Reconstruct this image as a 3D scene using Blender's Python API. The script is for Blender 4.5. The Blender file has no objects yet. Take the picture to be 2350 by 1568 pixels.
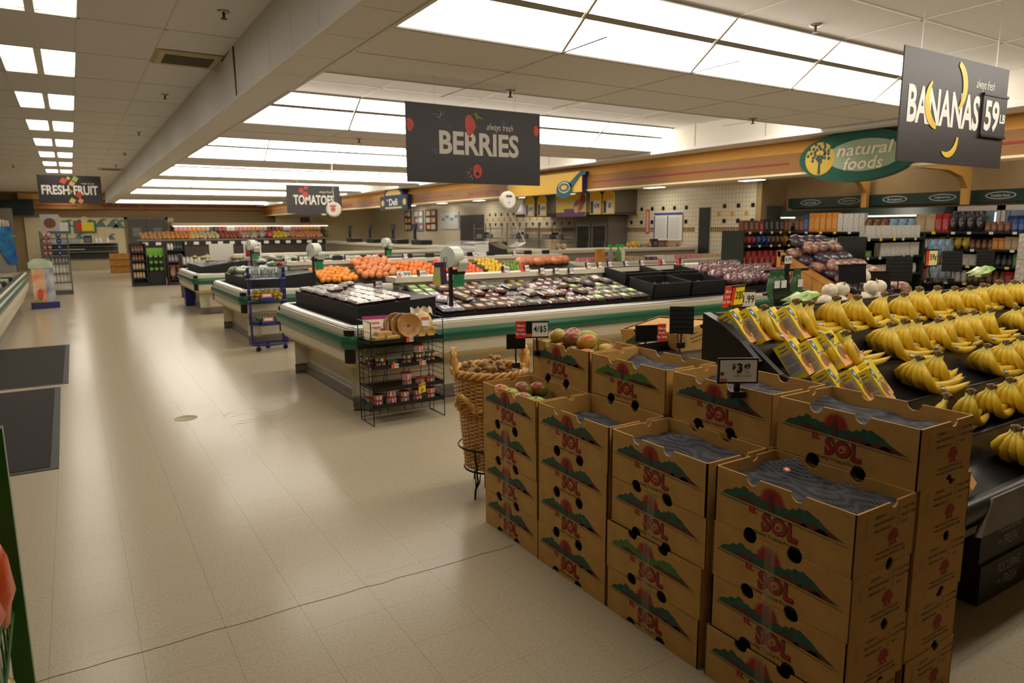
import bpy, math, random
from mathutils import Matrix, Vector
rnd = random.Random(7)
PI = math.pi
SC = bpy.context.scene
COL = SC.collection
# ---------------------------------------------------------------- camera
CAM_H = 1.62045
_f, _yaw, _pit, _rol = 1589.487, math.radians(32.1528), math.radians(9.29785), math.radians(-0.37227)
_fw = Vector((math.sin(_yaw)*math.cos(_pit), math.cos(_yaw)*math.cos(_pit), -math.sin(_pit)))
_rt = Vector((math.cos(_yaw), -math.sin(_yaw), 0)); _up = _rt.cross(_fw)
_r = _rt*math.cos(_rol) + _up*math.sin(_rol); _u = -_rt*math.sin(_rol) + _up*math.cos(_rol)
cam = bpy.data.cameras.new('camera'); camo = bpy.data.objects.new('camera', cam); COL.objects.link(camo)
cam.sensor_width = 36; cam.lens = _f/2350*36; cam.clip_end = 200; cam.clip_start = .05
mw = Matrix.Identity(4)
for i in range(3):
    mw[i][0] = _r[i]; mw[i][1] = _u[i]; mw[i][2] = -_fw[i]
mw.translation = Vector((0, 0, CAM_H)); camo.matrix_world = mw
cam.dof.use_dof = True; cam.dof.focus_distance = 3.0; cam.dof.aperture_fstop = 4.0
SC.camera = camo
# ---------------------------------------------------------------- world, exposure
w = bpy.data.worlds.new('world'); SC.world = w; w.use_nodes = True
w.node_tree.nodes['Background'].inputs[0].default_value = (.9, .85, .75, 1)
w.node_tree.nodes['Background'].inputs[1].default_value = .05
SC.view_settings.view_transform = 'Standard'; SC.view_settings.look = 'None'
SC.view_settings.gamma = 1; SC.view_settings.use_curve_mapping = False
SC.view_settings.exposure = 0.1
LAMP_E = 6.8          # emission of the ceiling lenses
def pix(x, y, z=None, X=None, Y=None):
    d = _fw + _r*((x-1175)/_f) + _u*((784-y)/_f)
    t = (z-CAM_H)/d.z if z is not None else (X/d.x if X is not None else Y/d.y)
    return Vector((0, 0, CAM_H)) + d*t
# ---------------------------------------------------------------- materials
MATS = {}
def srgb(c):
    return tuple(((v/255)/12.92 if v/255 <= .04045 else ((v/255+.055)/1.055)**2.4) for v in c)
def M(name, col, rough=.6, metal=0, var=0, scale=20, bump=0, bscale=None, alpha=1, coat=0, trans=0, emit=0, col2=None, spec=.5, lo=.35, hi=.65):
    """procedural principled material, sRGB colours; noise mixes col to col2"""
    if name in MATS: return MATS[name]
    m = bpy.data.materials.new(name); m.use_nodes = True; MATS[name] = m
    nt = m.node_tree; b = nt.nodes['Principled BSDF']; I = b.inputs
    c = srgb(col)
    I['Base Color'].default_value = (*c, 1); I['Roughness'].default_value = rough; I['Metallic'].default_value = metal
    I['Specular IOR Level'].default_value = spec
    I['Alpha'].default_value = alpha; I['Coat Weight'].default_value = coat; I['Coat Roughness'].default_value = .1
    I['Transmission Weight'].default_value = trans
    if emit:
        I['Emission Color'].default_value = (*c, 1); I['Emission Strength'].default_value = emit
    m.diffuse_color = (*c, 1)
    if var or col2 or bump:
        tc = nt.nodes.new('ShaderNodeTexCoord'); nz = nt.nodes.new('ShaderNodeTexNoise')
        nz.inputs['Scale'].default_value = scale; nz.inputs['Detail'].default_value = 4
        nt.links.new(tc.outputs['Object'], nz.inputs['Vector'])
        if var or col2:
            rp = nt.nodes.new('ShaderNodeValToRGB')
            k = srgb(col2) if col2 else tuple(v*(1-var) for v in c)
            k2 = c if col2 else tuple(min(1, v*(1+var)) for v in c)
            rp.color_ramp.elements[0].position = lo; rp.color_ramp.elements[1].position = hi
            rp.color_ramp.elements[0].color = (*k, 1); rp.color_ramp.elements[1].color = (*k2, 1)
            nt.links.new(nz.outputs['Fac'], rp.inputs['Fac']); nt.links.new(rp.outputs['Color'], I['Base Color'])
        if bump:
            n2 = nz
            if bscale:
                n2 = nt.nodes.new('ShaderNodeTexNoise'); n2.inputs['Scale'].default_value = bscale
                nt.links.new(tc.outputs['Object'], n2.inputs['Vector'])
            bp = nt.nodes.new('ShaderNodeBump'); bp.inputs['Strength'].default_value = bump; bp.inputs['Distance'].default_value = .004
            nt.links.new(n2.outputs['Fac'], bp.inputs['Height']); nt.links.new(bp.outputs['Normal'], I['Normal'])
    return m
def P(r, g, b, rough=.5, **k):          # plain colour by value, cached
    return M('plain_%d_%d_%d_%d' % (r, g, b, int(rough*100)), (r, g, b), rough, **k)
# ---------------------------------------------------------------- mesh builder
class B:
    def __init__(s): s.v = []; s.f = []; s.mi = []; s.sm = []; s.mats = []
    def m(s, mat):
        if mat not in s.mats: s.mats.append(mat)
        return s.mats.index(mat)
    def add(s, vs, fs, mat, smooth=False):
        o = len(s.v); s.v += [tuple(p) for p in vs]; k = s.m(mat)
        for f in fs: s.f.append(tuple(i+o for i in f)); s.mi.append(k); s.sm.append(smooth)
        return s
    def box(s, x0, x1, y0, y1, z0, z1, mat, T=None):
        vs = [Vector(p) for p in ((x0,y0,z0),(x1,y0,z0),(x1,y1,z0),(x0,y1,z0),(x0,y0,z1),(x1,y0,z1),(x1,y1,z1),(x0,y1,z1))]
        if T is not None: vs = [T @ p for p in vs]
        return s.add(vs, [(3,2,1,0),(4,5,6,7),(0,1,5,4),(1,2,6,5),(2,3,7,6),(3,0,4,7)], mat)
    def hexa(s, pts, mat):               # 8 points, bottom loop then top loop
        return s.add(pts, [(3,2,1,0),(4,5,6,7),(0,1,5,4),(1,2,6,5),(2,3,7,6),(3,0,4,7)], mat)
    def tube(s, pts, r, n, mat, close=False, caps=True, smooth=True):
        pts = [Vector(p) for p in pts]; N = len(pts); vs = []; fs = []
        rs = r if isinstance(r, (list, tuple)) else [r]*N
        up = Vector((0, 0, 1)); prev = None
        for i, p in enumerate(pts):
            a = pts[(i-1) % N] if (close or i > 0) else p; b = pts[(i+1) % N] if (close or i < N-1) else p
            t = (b-a).normalized() if (b-a).length > 1e-9 else Vector((0, 0, 1))
            if prev is None:
                ref = up if abs(t.z) < .9 else Vector((1, 0, 0)); u = t.cross(ref).normalized()
            else:
                u = prev - t*prev.dot(t)
                u = u.normalized() if u.length > 1e-6 else t.cross(Vector((1, 0, 0))).normalized()
            prev = u; v = t.cross(u)
            for k in range(n):
                a2 = 2*PI*k/n; vs.append(p + (u*math.cos(a2) + v*math.sin(a2))*rs[i])
        for i in range(N if close else N-1):
            j = (i+1) % N
            for k in range(n):
                fs.append((i*n+k, i*n+(k+1) % n, j*n+(k+1) % n, j*n+k))
        s.add(vs, fs, mat, smooth)
        if caps and not close:
            s.add(vs[:n], [tuple(range(n))[::-1]], mat); s.add(vs[-n:], [tuple(range(n))], mat)
        return s
    def lathe(s, prof, n, mat, c=(0, 0, 0), smooth=True, T=None, sx=1, sy=1, caps=True):
        vs = []; fs = []
        for (r, z) in prof:
            for k in range(n):
                a = 2*PI*k/n; p = Vector((c[0]+r*sx*math.cos(a), c[1]+r*sy*math.sin(a), c[2]+z)); vs.append(T @ p if T is not None else p)
        for i in range(len(prof)-1):
            for k in range(n): fs.append((i*n+k, i*n+(k+1) % n, (i+1)*n+(k+1) % n, (i+1)*n+k))
        if caps: fs.append(tuple(range(n))[::-1]); fs.append(tuple(range((len(prof)-1)*n, len(prof)*n)))
        return s.add(vs, fs, mat, smooth)
    def ball(s, c, rx, ry, rz, mat, nu=10, nv=7, T=None, fn=None):
        vs = []; fs = []
        for i in range(nv+1):
            ph = PI*i/nv
            for k in range(nu):
                a = 2*PI*k/nu; d = Vector((math.sin(ph)*math.cos(a), math.sin(ph)*math.sin(a), math.cos(ph)))
                q = fn(d) if fn else 1
                p = Vector((d.x*rx*q, d.y*ry*q, d.z*rz*q)); p = T @ p if T is not None else p
                vs.append(p + Vector(c))
        for i in range(nv):
            for k in range(nu): fs.append((i*nu+k, (i+1)*nu+k, (i+1)*nu+(k+1) % nu, i*nu+(k+1) % nu))
        return s.add(vs, fs, mat, True)
    def prism(s, pts, d, mat, T):        # 2D outline in the local xy plane of T, extruded d along local z
        n = len(pts); vs = [T @ Vector((x, y, 0)) for x, y in pts] + [T @ Vector((x, y, d)) for x, y in pts]
        fs = [tuple(range(n))[::-1], tuple(range(n, 2*n))] + [(i, (i+1) % n, (i+1) % n+n, i+n) for i in range(n)]
        return s.add(vs, fs, mat)
    def grid(s, nu, nv, fn, mat, smooth=True):
        vs = [fn(i/nu, j/nv) for j in range(nv+1) for i in range(nu+1)]
        fs = [(j*(nu+1)+i, j*(nu+1)+i+1, (j+1)*(nu+1)+i+1, (j+1)*(nu+1)+i) for j in range(nv) for i in range(nu)]
        return s.add(vs, fs, mat, smooth)
    def mesh(s, name):
        me = bpy.data.meshes.new(name); me.from_pydata(s.v, [], s.f)
        for m in s.mats: me.materials.append(m)
        me.polygons.foreach_set('material_index', s.mi); me.polygons.foreach_set('use_smooth', s.sm); me.update()
        if any(s.sm): me.set_sharp_from_angle(angle=1.0)
        return me
    def build(s, name, parent=None, loc=(0, 0, 0), rot=(0, 0, 0)):
        return ob(name, s.mesh(name), parent, loc, rot)
def ob(name, me, parent=None, loc=(0, 0, 0), rot=(0, 0, 0), scale=None):
    o = bpy.data.objects.new(name, me); COL.objects.link(o); o.parent = parent; o.location = loc; o.rotation_euler = rot
    if scale: o.scale = scale
    return o
def tag(o, label, cat, group=None):
    o['label'] = label; o['category'] = cat
    if group: o['group'] = group
    return o
def struct(o): o['kind'] = 'structure'; return o
def stuff(o): o['kind'] = 'stuff'; return o
def thing(name, label, cat, loc=(0, 0, 0), rz=0, group=None, rot=None):
    o = bpy.data.objects.new(name, None); COL.objects.link(o); o.location = loc; o.rotation_euler = rot or (0, 0, rz)
    o.empty_display_size = .1
    return tag(o, label, cat, group)
KIDS = {}
def dup(root, loc, rot=(0, 0, 0), label=None, group=None, scale=None):
    r = root.copy(); COL.objects.link(r); r.location = loc; r.rotation_euler = rot
    if scale: r.scale = scale
    if label: r['label'] = label
    if group: r['group'] = group
    for ch in KIDS.get(root.name) or KIDS.setdefault(root.name, list(root.children)):
        c = ch.copy(); COL.objects.link(c); c.parent = r
        for g in KIDS.get(ch.name) or KIDS.setdefault(ch.name, list(ch.children)):
            d = g.copy(); COL.objects.link(d); d.parent = c
    return r
ORD = ['first','second','third','fourth','fifth','sixth','seventh','eighth','ninth','tenth','eleventh','twelfth','thirteenth','fourteenth','fifteenth','sixteenth']
def TR(x, y, z, rx=0, ry=0, rz=0):
    return Matrix.Translation((x, y, z)) @ Matrix.Rotation(rz, 4, 'Z') @ Matrix.Rotation(ry, 4, 'Y') @ Matrix.Rotation(rx, 4, 'X')
# planes: local x, local y, local z(out)
def FR(o, ex, ey):
    ex = Vector(ex).normalized(); ey = Vector(ey).normalized(); ez = ex.cross(ey)
    m = Matrix.Identity(4)
    for i in range(3): m[i][0] = ex[i]; m[i][1] = ey[i]; m[i][2] = ez[i]
    m.translation = Vector(o); return m
FACE_MX = lambda x, y, z: FR((x, y, z), (0, -1, 0), (0, 0, 1))     # faces -X, reads along -Y
FACE_MY = lambda x, y, z: FR((x, y, z), (1, 0, 0), (0, 0, 1))      # faces -Y, reads along +X
# ---------------------------------------------------------------- lettering (built-in font turned to mesh)
TXT = {}
_tc = bpy.data.curves.new('txt', 'FONT'); _to = bpy.data.objects.new('txt', _tc)
def txt(s, bold=0.0, xs=1.0, shear=0.0):
    k = (s, bold, xs, shear)
    if k not in TXT:
        _tc.body = s; _tc.size = 1; _tc.offset = bold; _tc.align_x = 'CENTER'; _tc.align_y = 'CENTER'; _tc.shear = shear; _tc.resolution_u = 3
        me = _to.to_mesh()
        vs = [(v.co.x*xs, v.co.y, v.co.z) for v in me.vertices]; fs = [tuple(p.vertices) for p in me.polygons]
        _to.to_mesh_clear(); TXT[k] = (vs, fs)
    return TXT[k]
def put(b, s, size, mat, T, bold=0.0, xs=1.0, shear=0.0, off=.0012):
    vs, fs = txt(s, bold, xs, shear)
    return b.add([T @ Vector((x*size, y*size, off)) for x, y, z in vs], fs, mat)
def flat(b, pts, mat, T, off=.001):
    return b.add([T @ Vector((x, y, off)) for x, y in pts], [tuple(range(len(pts)))], mat)
def disc(b, cx, cy, r, mat, T, off=.001, n=16, ry=None):
    return flat(b, [(cx+r*math.cos(2*PI*i/n), cy+(ry or r)*math.sin(2*PI*i/n)) for i in range(n)], mat, T, off)
def rect(b, x0, y0, x1, y1, mat, T, off=.001): return flat(b, [(x0, y0), (x1, y0), (x1, y1), (x0, y1)], mat, T, off)
def fit(b, s, x0, y0, x1, y1, mat, T, bold=.02, shear=0, off=.0015):
    vs, fs = txt(s, bold, 1, shear); ax = [v[0] for v in vs]; ay = [v[1] for v in vs]
    mx, my, sx, sy = min(ax), min(ay), (x1-x0)/(max(ax)-min(ax)), (y1-y0)/(max(ay)-min(ay))
    b.add([T @ Vector((x0+(x-mx)*sx, y0+(y-my)*sy, off)) for x, y, z in vs], fs, mat)
def card(b, T, w, h, s, strip=None, base=None, low=None):
    """printed shelf price card in the plane of T, centred"""
    rect(b, -w/2, -h/2, w/2, h/2, base or PAPER, T, .0008)
    if strip: rect(b, -w/2, -h/2, -w/2+w*.27, h/2, strip, T, .0014)
    if low: rect(b, -w/2, -h/2, -w/2+w*.27, -h/2+h*.22, low, T, .002)
    x0 = -w/2+w*.33 if strip else -w*.4
    fit(b, s, x0, -h*.24, w*.44, h*.26, INK, T, .01, off=.0022)
PAPER = M('card_paper', (232, 230, 222), .6); INK = M('print_ink', (20, 18, 18), .6); RED = M('sign_red', (222, 52, 36), .55)
ORANGE = M('tag_orange', (226, 92, 30), .55); BLACKP = M('black_plastic', (22, 20, 20), .38, spec=.4); YEL = M('sign_yellow', (246, 222, 40), .55)
WHITE = M('white_plastic', (225, 222, 214), .4); STEEL = M('brushed_steel', (176, 174, 168), .28, .9); BLKM = M('black_wire', (18, 17, 17), .35, .3)
# ================================================================ THE SETTING
def pos_mat(name, c1, c2, rough, scale, coat=0, bump=0, spec=.5):
    """two-tone speckle in world position (large shared surfaces made of many pieces)"""
    m = bpy.data.materials.new(name); m.use_nodes = True; nt = m.node_tree; b = nt.nodes['Principled BSDF']; L = nt.links.new
    g = nt.nodes.new('ShaderNodeNewGeometry'); n1 = nt.nodes.new('ShaderNodeTexNoise'); n1.inputs['Scale'].default_value = scale; n1.inputs['Detail'].default_value = 5
    L(g.outputs['Position'], n1.inputs['Vector'])
    rp = nt.nodes.new('ShaderNodeValToRGB'); e = rp.color_ramp.elements
    e[0].position = .3; e[1].position = .7; e[0].color = (*srgb(c2), 1); e[1].color = (*srgb(c1), 1)
    L(n1.outputs['Fac'], rp.inputs['Fac'])
    n2 = nt.nodes.new('ShaderNodeTexNoise'); n2.inputs['Scale'].default_value = .9; n2.inputs['Detail'].default_value = 3
    L(g.outputs['Position'], n2.inputs['Vector'])
    mx = nt.nodes.new('ShaderNodeMixRGB'); mx.blend_type = 'MULTIPLY'; mx.inputs[0].default_value = 0
    L(rp.outputs['Color'], mx.inputs[1]); L(n2.outputs['Color'], mx.inputs[2]); L(mx.outputs[0], b.inputs['Base Color'])
    mr = nt.nodes.new('ShaderNodeMapRange'); mr.inputs[3].default_value = rough-.03; mr.inputs[4].default_value = rough+.05
    L(n1.outputs['Fac'], mr.inputs[0]); L(mr.outputs[0], b.inputs['Roughness'])
    b.inputs['Specular IOR Level'].default_value = spec; b.inputs['Coat Weight'].default_value = coat; b.inputs['Coat Roughness'].default_value = .12
    if bump:
        bp = nt.nodes.new('ShaderNodeBump'); bp.inputs['Strength'].default_value = bump; bp.inputs['Distance'].default_value = .002
        n3 = nt.nodes.new('ShaderNodeTexNoise'); n3.inputs['Scale'].default_value = 120 if coat == 0 else 25; L(g.outputs['Position'], n3.inputs['Vector'])
        L(n3.outputs['Fac'], bp.inputs['Height']); L(bp.outputs['Normal'], b.inputs['Normal'])
    return m
FLOORM = pos_mat('vinyl_tile', (192, 180, 156), (176, 162, 136), .2, 90, coat=.001, bump=.03, spec=.17)
GROUT = M('tile_joint', (140, 127, 106), .8)
CEILM = pos_mat('ceiling_board', (236, 233, 230), (227, 223, 218), .9, 160, bump=.5)
TBAR = M('ceiling_t_bar', (226, 222, 214), .6)
TANW = pos_mat('tan_wall_paint', (170, 144, 100), (164, 138, 96), .7, 6)
CREAM = pos_mat('cream_panel', (226, 212, 168), (220, 205, 160), .5, 5)
FASO = pos_mat('fascia_orange', (226, 172, 86), (220, 164, 80), .55, 4)
FAST = pos_mat('fascia_tan', (156, 108, 48), (150, 103, 45), .55, 4)
LENS = M('lamp_lens', (255, 247, 234), .4, emit=LAMP_E)
T = .3048; OX = -.2168; OY = 2.6393
# ---- floor: slab, the nearest tiles one by one, the rest joined
floor = struct(ob('floor', B().box(-8, 15, -3, 38, -.1, -.003, GROUT).mesh('floor')))
tile = B().box(.0004, T-.0004, .0004, T-.0004, -.003, 0, FLOORM).mesh('floor_tile')
cand = []
rest = B()
for i in range(-26, 51):
    for j in range(-14, 117):
        x, y = OX+i*T, OY+j*T
        c = Vector((x+T/2, y+T/2, -CAM_H)); d = c.dot(_fw)
        vis = d > .3 and abs(c.dot(_r)/d) < .80 and abs(c.dot(_u)/d) < .56 and x < 2.2
        cand.append((c.length if vis else 1e3+c.length, x, y))
cand.sort()
for k, (d, x, y) in enumerate(cand):
    if k < 300: ob('floor_tile', tile, floor, (x, y, 0))
    else: rest.add([(x+.0006, y+.0006, 0), (x+T-.0006, y+.0006, 0), (x+T-.0006, y+T-.0006, 0), (x+.0006, y+T-.0006, 0)], [(0, 1, 2, 3)], FLOORM)
stuff(rest.build('far_floor_tiles', floor))
crk = B(); _y = 2.871
crk.tube([(OX-.6+.09*i, _y+rnd.uniform(-.006, .006)-.0007*i, .0002) for i in range(30)], .0014, 4, M('floor_crack', (62, 54, 46), .9))
crk.build('floor_crack', floor)
dr = B(); dr.lathe([(.0, .0015), (.085, .0015), (.09, .003), (.095, .0)], 24, M('drain_cover', (158, 140, 104), .45, .2)); dr.build('drain_cover', floor, tuple(pix(427, 960, z=0)))
sc = B()
for i in range(46):                                   # scuff marks worn into the floor by the drain
    a = pix(rnd.gauss(530, 70), rnd.gauss(955, 26), z=.0004); th = rnd.uniform(-.4, 1.4); l = rnd.uniform(.05, .3)
    q = Vector((math.cos(th), math.sin(th), 0))*l; n = Vector((-q.y, q.x, 0)).normalized()*rnd.uniform(.0008, .003)
    sc.add([a-n, a+q-n*.3, a+q+n*.3, a+n], [(0, 1, 2, 3)], M('scuff', (128, 112, 86), .5))
stuff(sc.build('scuff_marks', floor))
# ---- left ceiling (z 3.23) with individual boards and T bars
ZC = 3.23; CX0 = .2; CY0 = 8.97; TW, TL = .6096, 1.2192
ceil_l = struct(ob('ceiling', B().box(-8, 1.37, -3, 36, ZC+.02, ZC+.1, CEILM).mesh('ceiling')))
board = B().box(.006, TW-.006, .006, TL-.006, .002, .02, CEILM).mesh('ceiling_board')
TROF_Y = [CY0+TL*(2*k-1) for k in range(-1, 8)]       # near edge of each 2x4 troffer along the aisle
hid = B()
for i in range(-13, 2):
    for j in range(-10, 23):
        x, y = CX0+i*TW, CY0+j*TL
        if x+TW > 1.38 or y > 35.8: continue
        if i == -1 and j % 2 == 1 and j >= -5 and j <= 21: continue
        if i == -6 and j in (13, 15): continue
        c = Vector((x+TW/2, y+TL/2, ZC-CAM_H)); d = c.dot(_fw)
        if d > .3 and -.85 < c.dot(_r)/d < .8 and c.dot(_u)/d < .6: ob('ceiling_board', board, ceil_l, (x, y, ZC))
        else: hid.box(x+.006, x+TW-.006, y+.006, y+TL-.006, ZC+.002, ZC+.02, CEILM)
stuff(hid.build('unseen_ceiling_boards', ceil_l))
last = B(); last.box(CX0+TW+.006, 1.37, -3, 36, ZC+.002, ZC+.02, CEILM); last.build('ceiling_board_cut', ceil_l)
for i in range(-13, 2): B().box(CX0+i*TW-.012, CX0+i*TW+.012, -3, 36, ZC-.003, ZC+.003, TBAR).build('t_bar', ceil_l)
for j in range(-10, 23): B().box(-8, 1.37, CY0+j*TL-.012, CY0+j*TL+.012, ZC-.003, ZC+.003, TBAR).build('t_bar', ceil_l)
# ---- troffers: two lit halves split by a centre spine, sloped sides
def troffer():
    t = thing('ceiling_light', 'x', 'ceiling light', group='recessed lights over the aisle')
    w, l = TW, TL; fr = B(); WP = M('troffer_white', (232, 226, 208), .4)
    fr.box(0, w, 0, l, .12, .13, WP)
    for a in ((0, .012, 0, l), (w-.012, w, 0, l), (0, w, 0, .012), (0, w, l-.012, l)): fr.box(*a, 0, .12, WP)
    fr.build('housing', t)
    B().box(w/2-.03, w/2+.03, .012, l-.012, -.002, .11, WP).build('spine', t)
    for s in (0, 1):
        x0, x1 = (.014, w/2-.032) if s == 0 else (w/2+.032, w-.014)
        B().add([(x0, .03, .004), (x1, .03, .02), (x1, l-.03, .02), (x0, l-.03, .004)] if s == 0 else [(x0, .03, .02), (x1, .03, .004), (x1, l-.03, .004), (x0, l-.03, .02)], [(3, 2, 1, 0)], LENS).build('lens', t)
    return t
tf = troffer(); first = True
for k, y in enumerate([CY0+TL*j for j in range(-5, 22, 2)]):  # nearest one, out of frame, and hidden far ones are added for brightness
    lb = 'recessed two-part aisle ceiling light, %s from the camera' % ORD[k]
    if first: tf.location = (CX0-TW, y, ZC); tf['label'] = lb; first = False
    else: dup(tf, (CX0-TW, y, ZC), label=lb)
for k, j in enumerate((13, 15)): dup(tf, (CX0-6*TW, CY0+TL*j, ZC), label='far left recessed ceiling light above the left shelves, %s one' % ('nearer', 'farther')[k], group='far left ceiling lights')
# ---- boxed soffit between the two ceilings
sof = struct(B().box(1.375, 1.68, -3, 34.6, 2.785, 3.23, M('soffit_core', (60, 54, 44), .9)).build('trim_1'))
pan = B().box(0, .006, .003, TW-.003, 0, .44, CEILM).mesh('soffit_panel'); pb = B().box(0, .29, .003, TW-.003, -.005, 0, CEILM).mesh('soffit_panel_low')
for j in range(0, 61):
    y = -2.4+j*TW
    if y > 34: continue
    o = ob('soffit_panel', pan, sof, (1.368, y, 2.788))
    if j == 15: o.rotation_euler = (math.radians(-4.5), 0, 0); o.location = (1.366, y+.05, 2.79)
    ob('soffit_panel', pb, sof, (1.385, y, 2.784), (math.radians(-.8), 0, 0) if j == 13 else (0, 0, 0))
B().box(1.362, 1.392, -3, 34.6, 2.77, 2.80, TBAR).build('corner_bead', sof); B().box(1.67, 1.70, -3, 34.6, 2.772, 2.79, TBAR).build('corner_bead', sof)
# ---- saw-tooth ceiling over the produce: flat beams, raised bays, sloped light banks
PY, PP, X0, XE, ZL, ZU = 3.977, 4.2785, 1.69, 7.78, 2.78, 3.085
rows = [PY+PP*k for k in range(6)] + [33.95]
ceil_c = struct(B().box(X0-.02, 8.4, -3, 36, 3.4, 3.45, CEILM).build('ceiling_1'))
def boards(x0, x1, y0, y1, z, dark=False):
    ny = max(1, round((y1-y0)/TW)); nx = max(1, round((x1-x0)/TL)); sy = (y1-y0)/ny; sx = (x1-x0)/nx
    me = B().box(.004, sx-.004, .004, sy-.004, 0, .015, CEILM).mesh('ceiling_board')
    for i in range(nx):
        for j in range(ny): ob('ceiling_board', me, ceil_c, (x0+i*sx, y0+j*sy, z+.002))
    for i in range(nx+1): B().box(x0+i*sx-.01, x0+i*sx+.01, y0, y1, z-.003, z+.004, TBAR).build('t_bar', ceil_c)
    for j in range(ny+1): B().box(x0, x1, y0+j*sy-.01, y0+j*sy+.01, z-.003, z+.004, TBAR).build('t_bar', ceil_c)
boards(X0, XE, -.302, 1.04, ZL); boards(X0, XE, -3, -.302, ZU)
prev = 1.04
for k, y in enumerate(rows):
    boards(X0, XE, prev, y-.44, ZU)
    B().box(X0, XE, prev-.02, prev, ZL, ZU+.01, CEILM).build('bay_face', ceil_c)
    nb = {5: 5.2, 6: 2.0}.get(k, 1.34)
    boards(X0, XE, y, y+nb, ZL); prev = y+nb
    for i in range(5):
        t = thing('ceiling_light', 'sloped light panel, %s from the soffit, %s light row from the camera' % (ORD[i], ORD[k]), 'ceiling light', (X0+.005+i*1.2155, y, ZL), group='sloped light banks over the produce')
        w = 1.2155; WP = MATS['troffer_white']; dk = M('lens_rail', (120, 112, 96), .5)
        if i == 0 and k == 0:
            b = B(); b.box(-.008, .010, -.47, .01, 0, .002, dk)
            b.hexa([(-.007, 0, 0), (.009, 0, 0), (.009, -.45, .30), (-.007, -.45, .30), (-.007, 0, .02), (.009, 0, .02), (.009, -.45, .32), (-.007, -.45, .32)], dk)
            b.box(0, w, -.012, .004, -.004, .016, dk); b.box(0, w, -.46, -.44, .29, .31, dk)
            b.hexa([(0, .02, .0), (w, .02, .0), (w, -.4, .45), (0, -.4, .45), (0, .03, .0), (w, .03, .0), (w, -.38, .46), (0, -.38, .46)], WP)
            me_fr = b.mesh('rail')
            l1 = B().add([(.012, -.008, .004), (w-.01, -.008, .004), (w-.01, -.222, .168), (.012, -.222, .168)], [(0, 1, 2, 3)], LENS).mesh('lens')
            sp = B().add([(.012, -.222, .168), (w-.01, -.222, .168), (w-.01, -.262, .192), (.012, -.262, .192)], [(0, 1, 2, 3)], dk)
            sp.add([(.012, -.222, .168), (w-.01, -.222, .168), (w-.01, -.225, .21), (.012, -.225, .21)], [(0, 1, 2, 3)], WP); sp = sp.mesh('lens_divider')
            l2 = B().add([(.012, -.262, .192), (w-.01, -.262, .192), (w-.01, -.438, .294), (.012, -.438, .294)], [(0, 1, 2, 3)], LENS).mesh('lens')
        ob('rail', me_fr, t); ob('lens', l1, t); ob('lens', l2, t); ob('lens_divider', sp, t)
for k, y in enumerate([1.04]+[r+1.34 for r in rows[:5]]+[rows[5]+5.2]):      # unseen banks added near side of each bay, facing away, to light the signs
    for i in range(5):
        t = thing('ceiling_light', 'added unseen light panel facing away, %s from the soffit, near side of %s bay' % (ORD[i], ORD[k]), 'ceiling light', (X0+.005+(i+1)*1.2155, y, ZL), PI, 'added light banks facing the back of the store')
        ob('rail', me_fr, t); ob('lens', l1, t); ob('lens', l2, t); ob('lens_divider', sp, t)
WTILE = M('white_bay_wall', (224, 218, 204), .7, bump=.2, bscale=150)
bw = struct(B().box(XE, XE+.05, -3, 36, ZL-.03, 3.4, WTILE).build('trim_2'))
for j in range(0, 32): B().box(XE-.004, XE, -2.4+j*1.2192, -2.39+j*1.2192, ZL, 3.4, M('panel_joint', (160, 152, 136), .7)).build('panel_joint', bw)
B().box(X0-.02, X0, -3, 36, ZL, 3.4, WTILE).build('bay_side', ceil_c)
B().box(XE-.02, 8.3, -3, 36, ZL-.045, ZL-.002, CEILM).build('edge_board', bw)
# ---- orange fascia over the service departments (right) and on the back wall
fas = struct(B().hexa([(8.12, -3, 2.56), (8.5, -3, 2.56), (8.5, 35.6, 2.56), (8.12, 35.6, 2.56), (8.24, -3, 2.735), (8.5, -3, 2.735), (8.5, 35.6, 2.735), (8.24, 35.6, 2.735)], FASO).build('trim_3'))
B().box(8.10, 8.4, -3, 35.6, 2.31, 2.565, FAST).build('lower_band', fas)
B().box(8.085, 8.4, -3, 35.6, 2.285, 2.312, M('light_strip', (248, 232, 190), .4)).build('bottom_moulding', fas)
STR = M('stripe_red', (150, 32, 26), .5)
for y0, y1 in ((-2, 4.1), (6.0, 10.1), (15.6, 17.7), (20.4, 21.4), (26.3, 30)): B().box(8.094, 8.1, y0, y1, 2.425, 2.45, STR).build('red_stripe', fas)
bt = B(); put(bt, 'great foods ready to go', .2, STR, FACE_MX(8.098, 14.1, 2.43), 0, .75); bt.build('lettering', fas)
bt = B(); put(bt, 'the best quality deli foods', .24, STR, FACE_MX(8.098, 23.8, 2.43), 0, .75); bt.build('lettering', fas)
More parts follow.
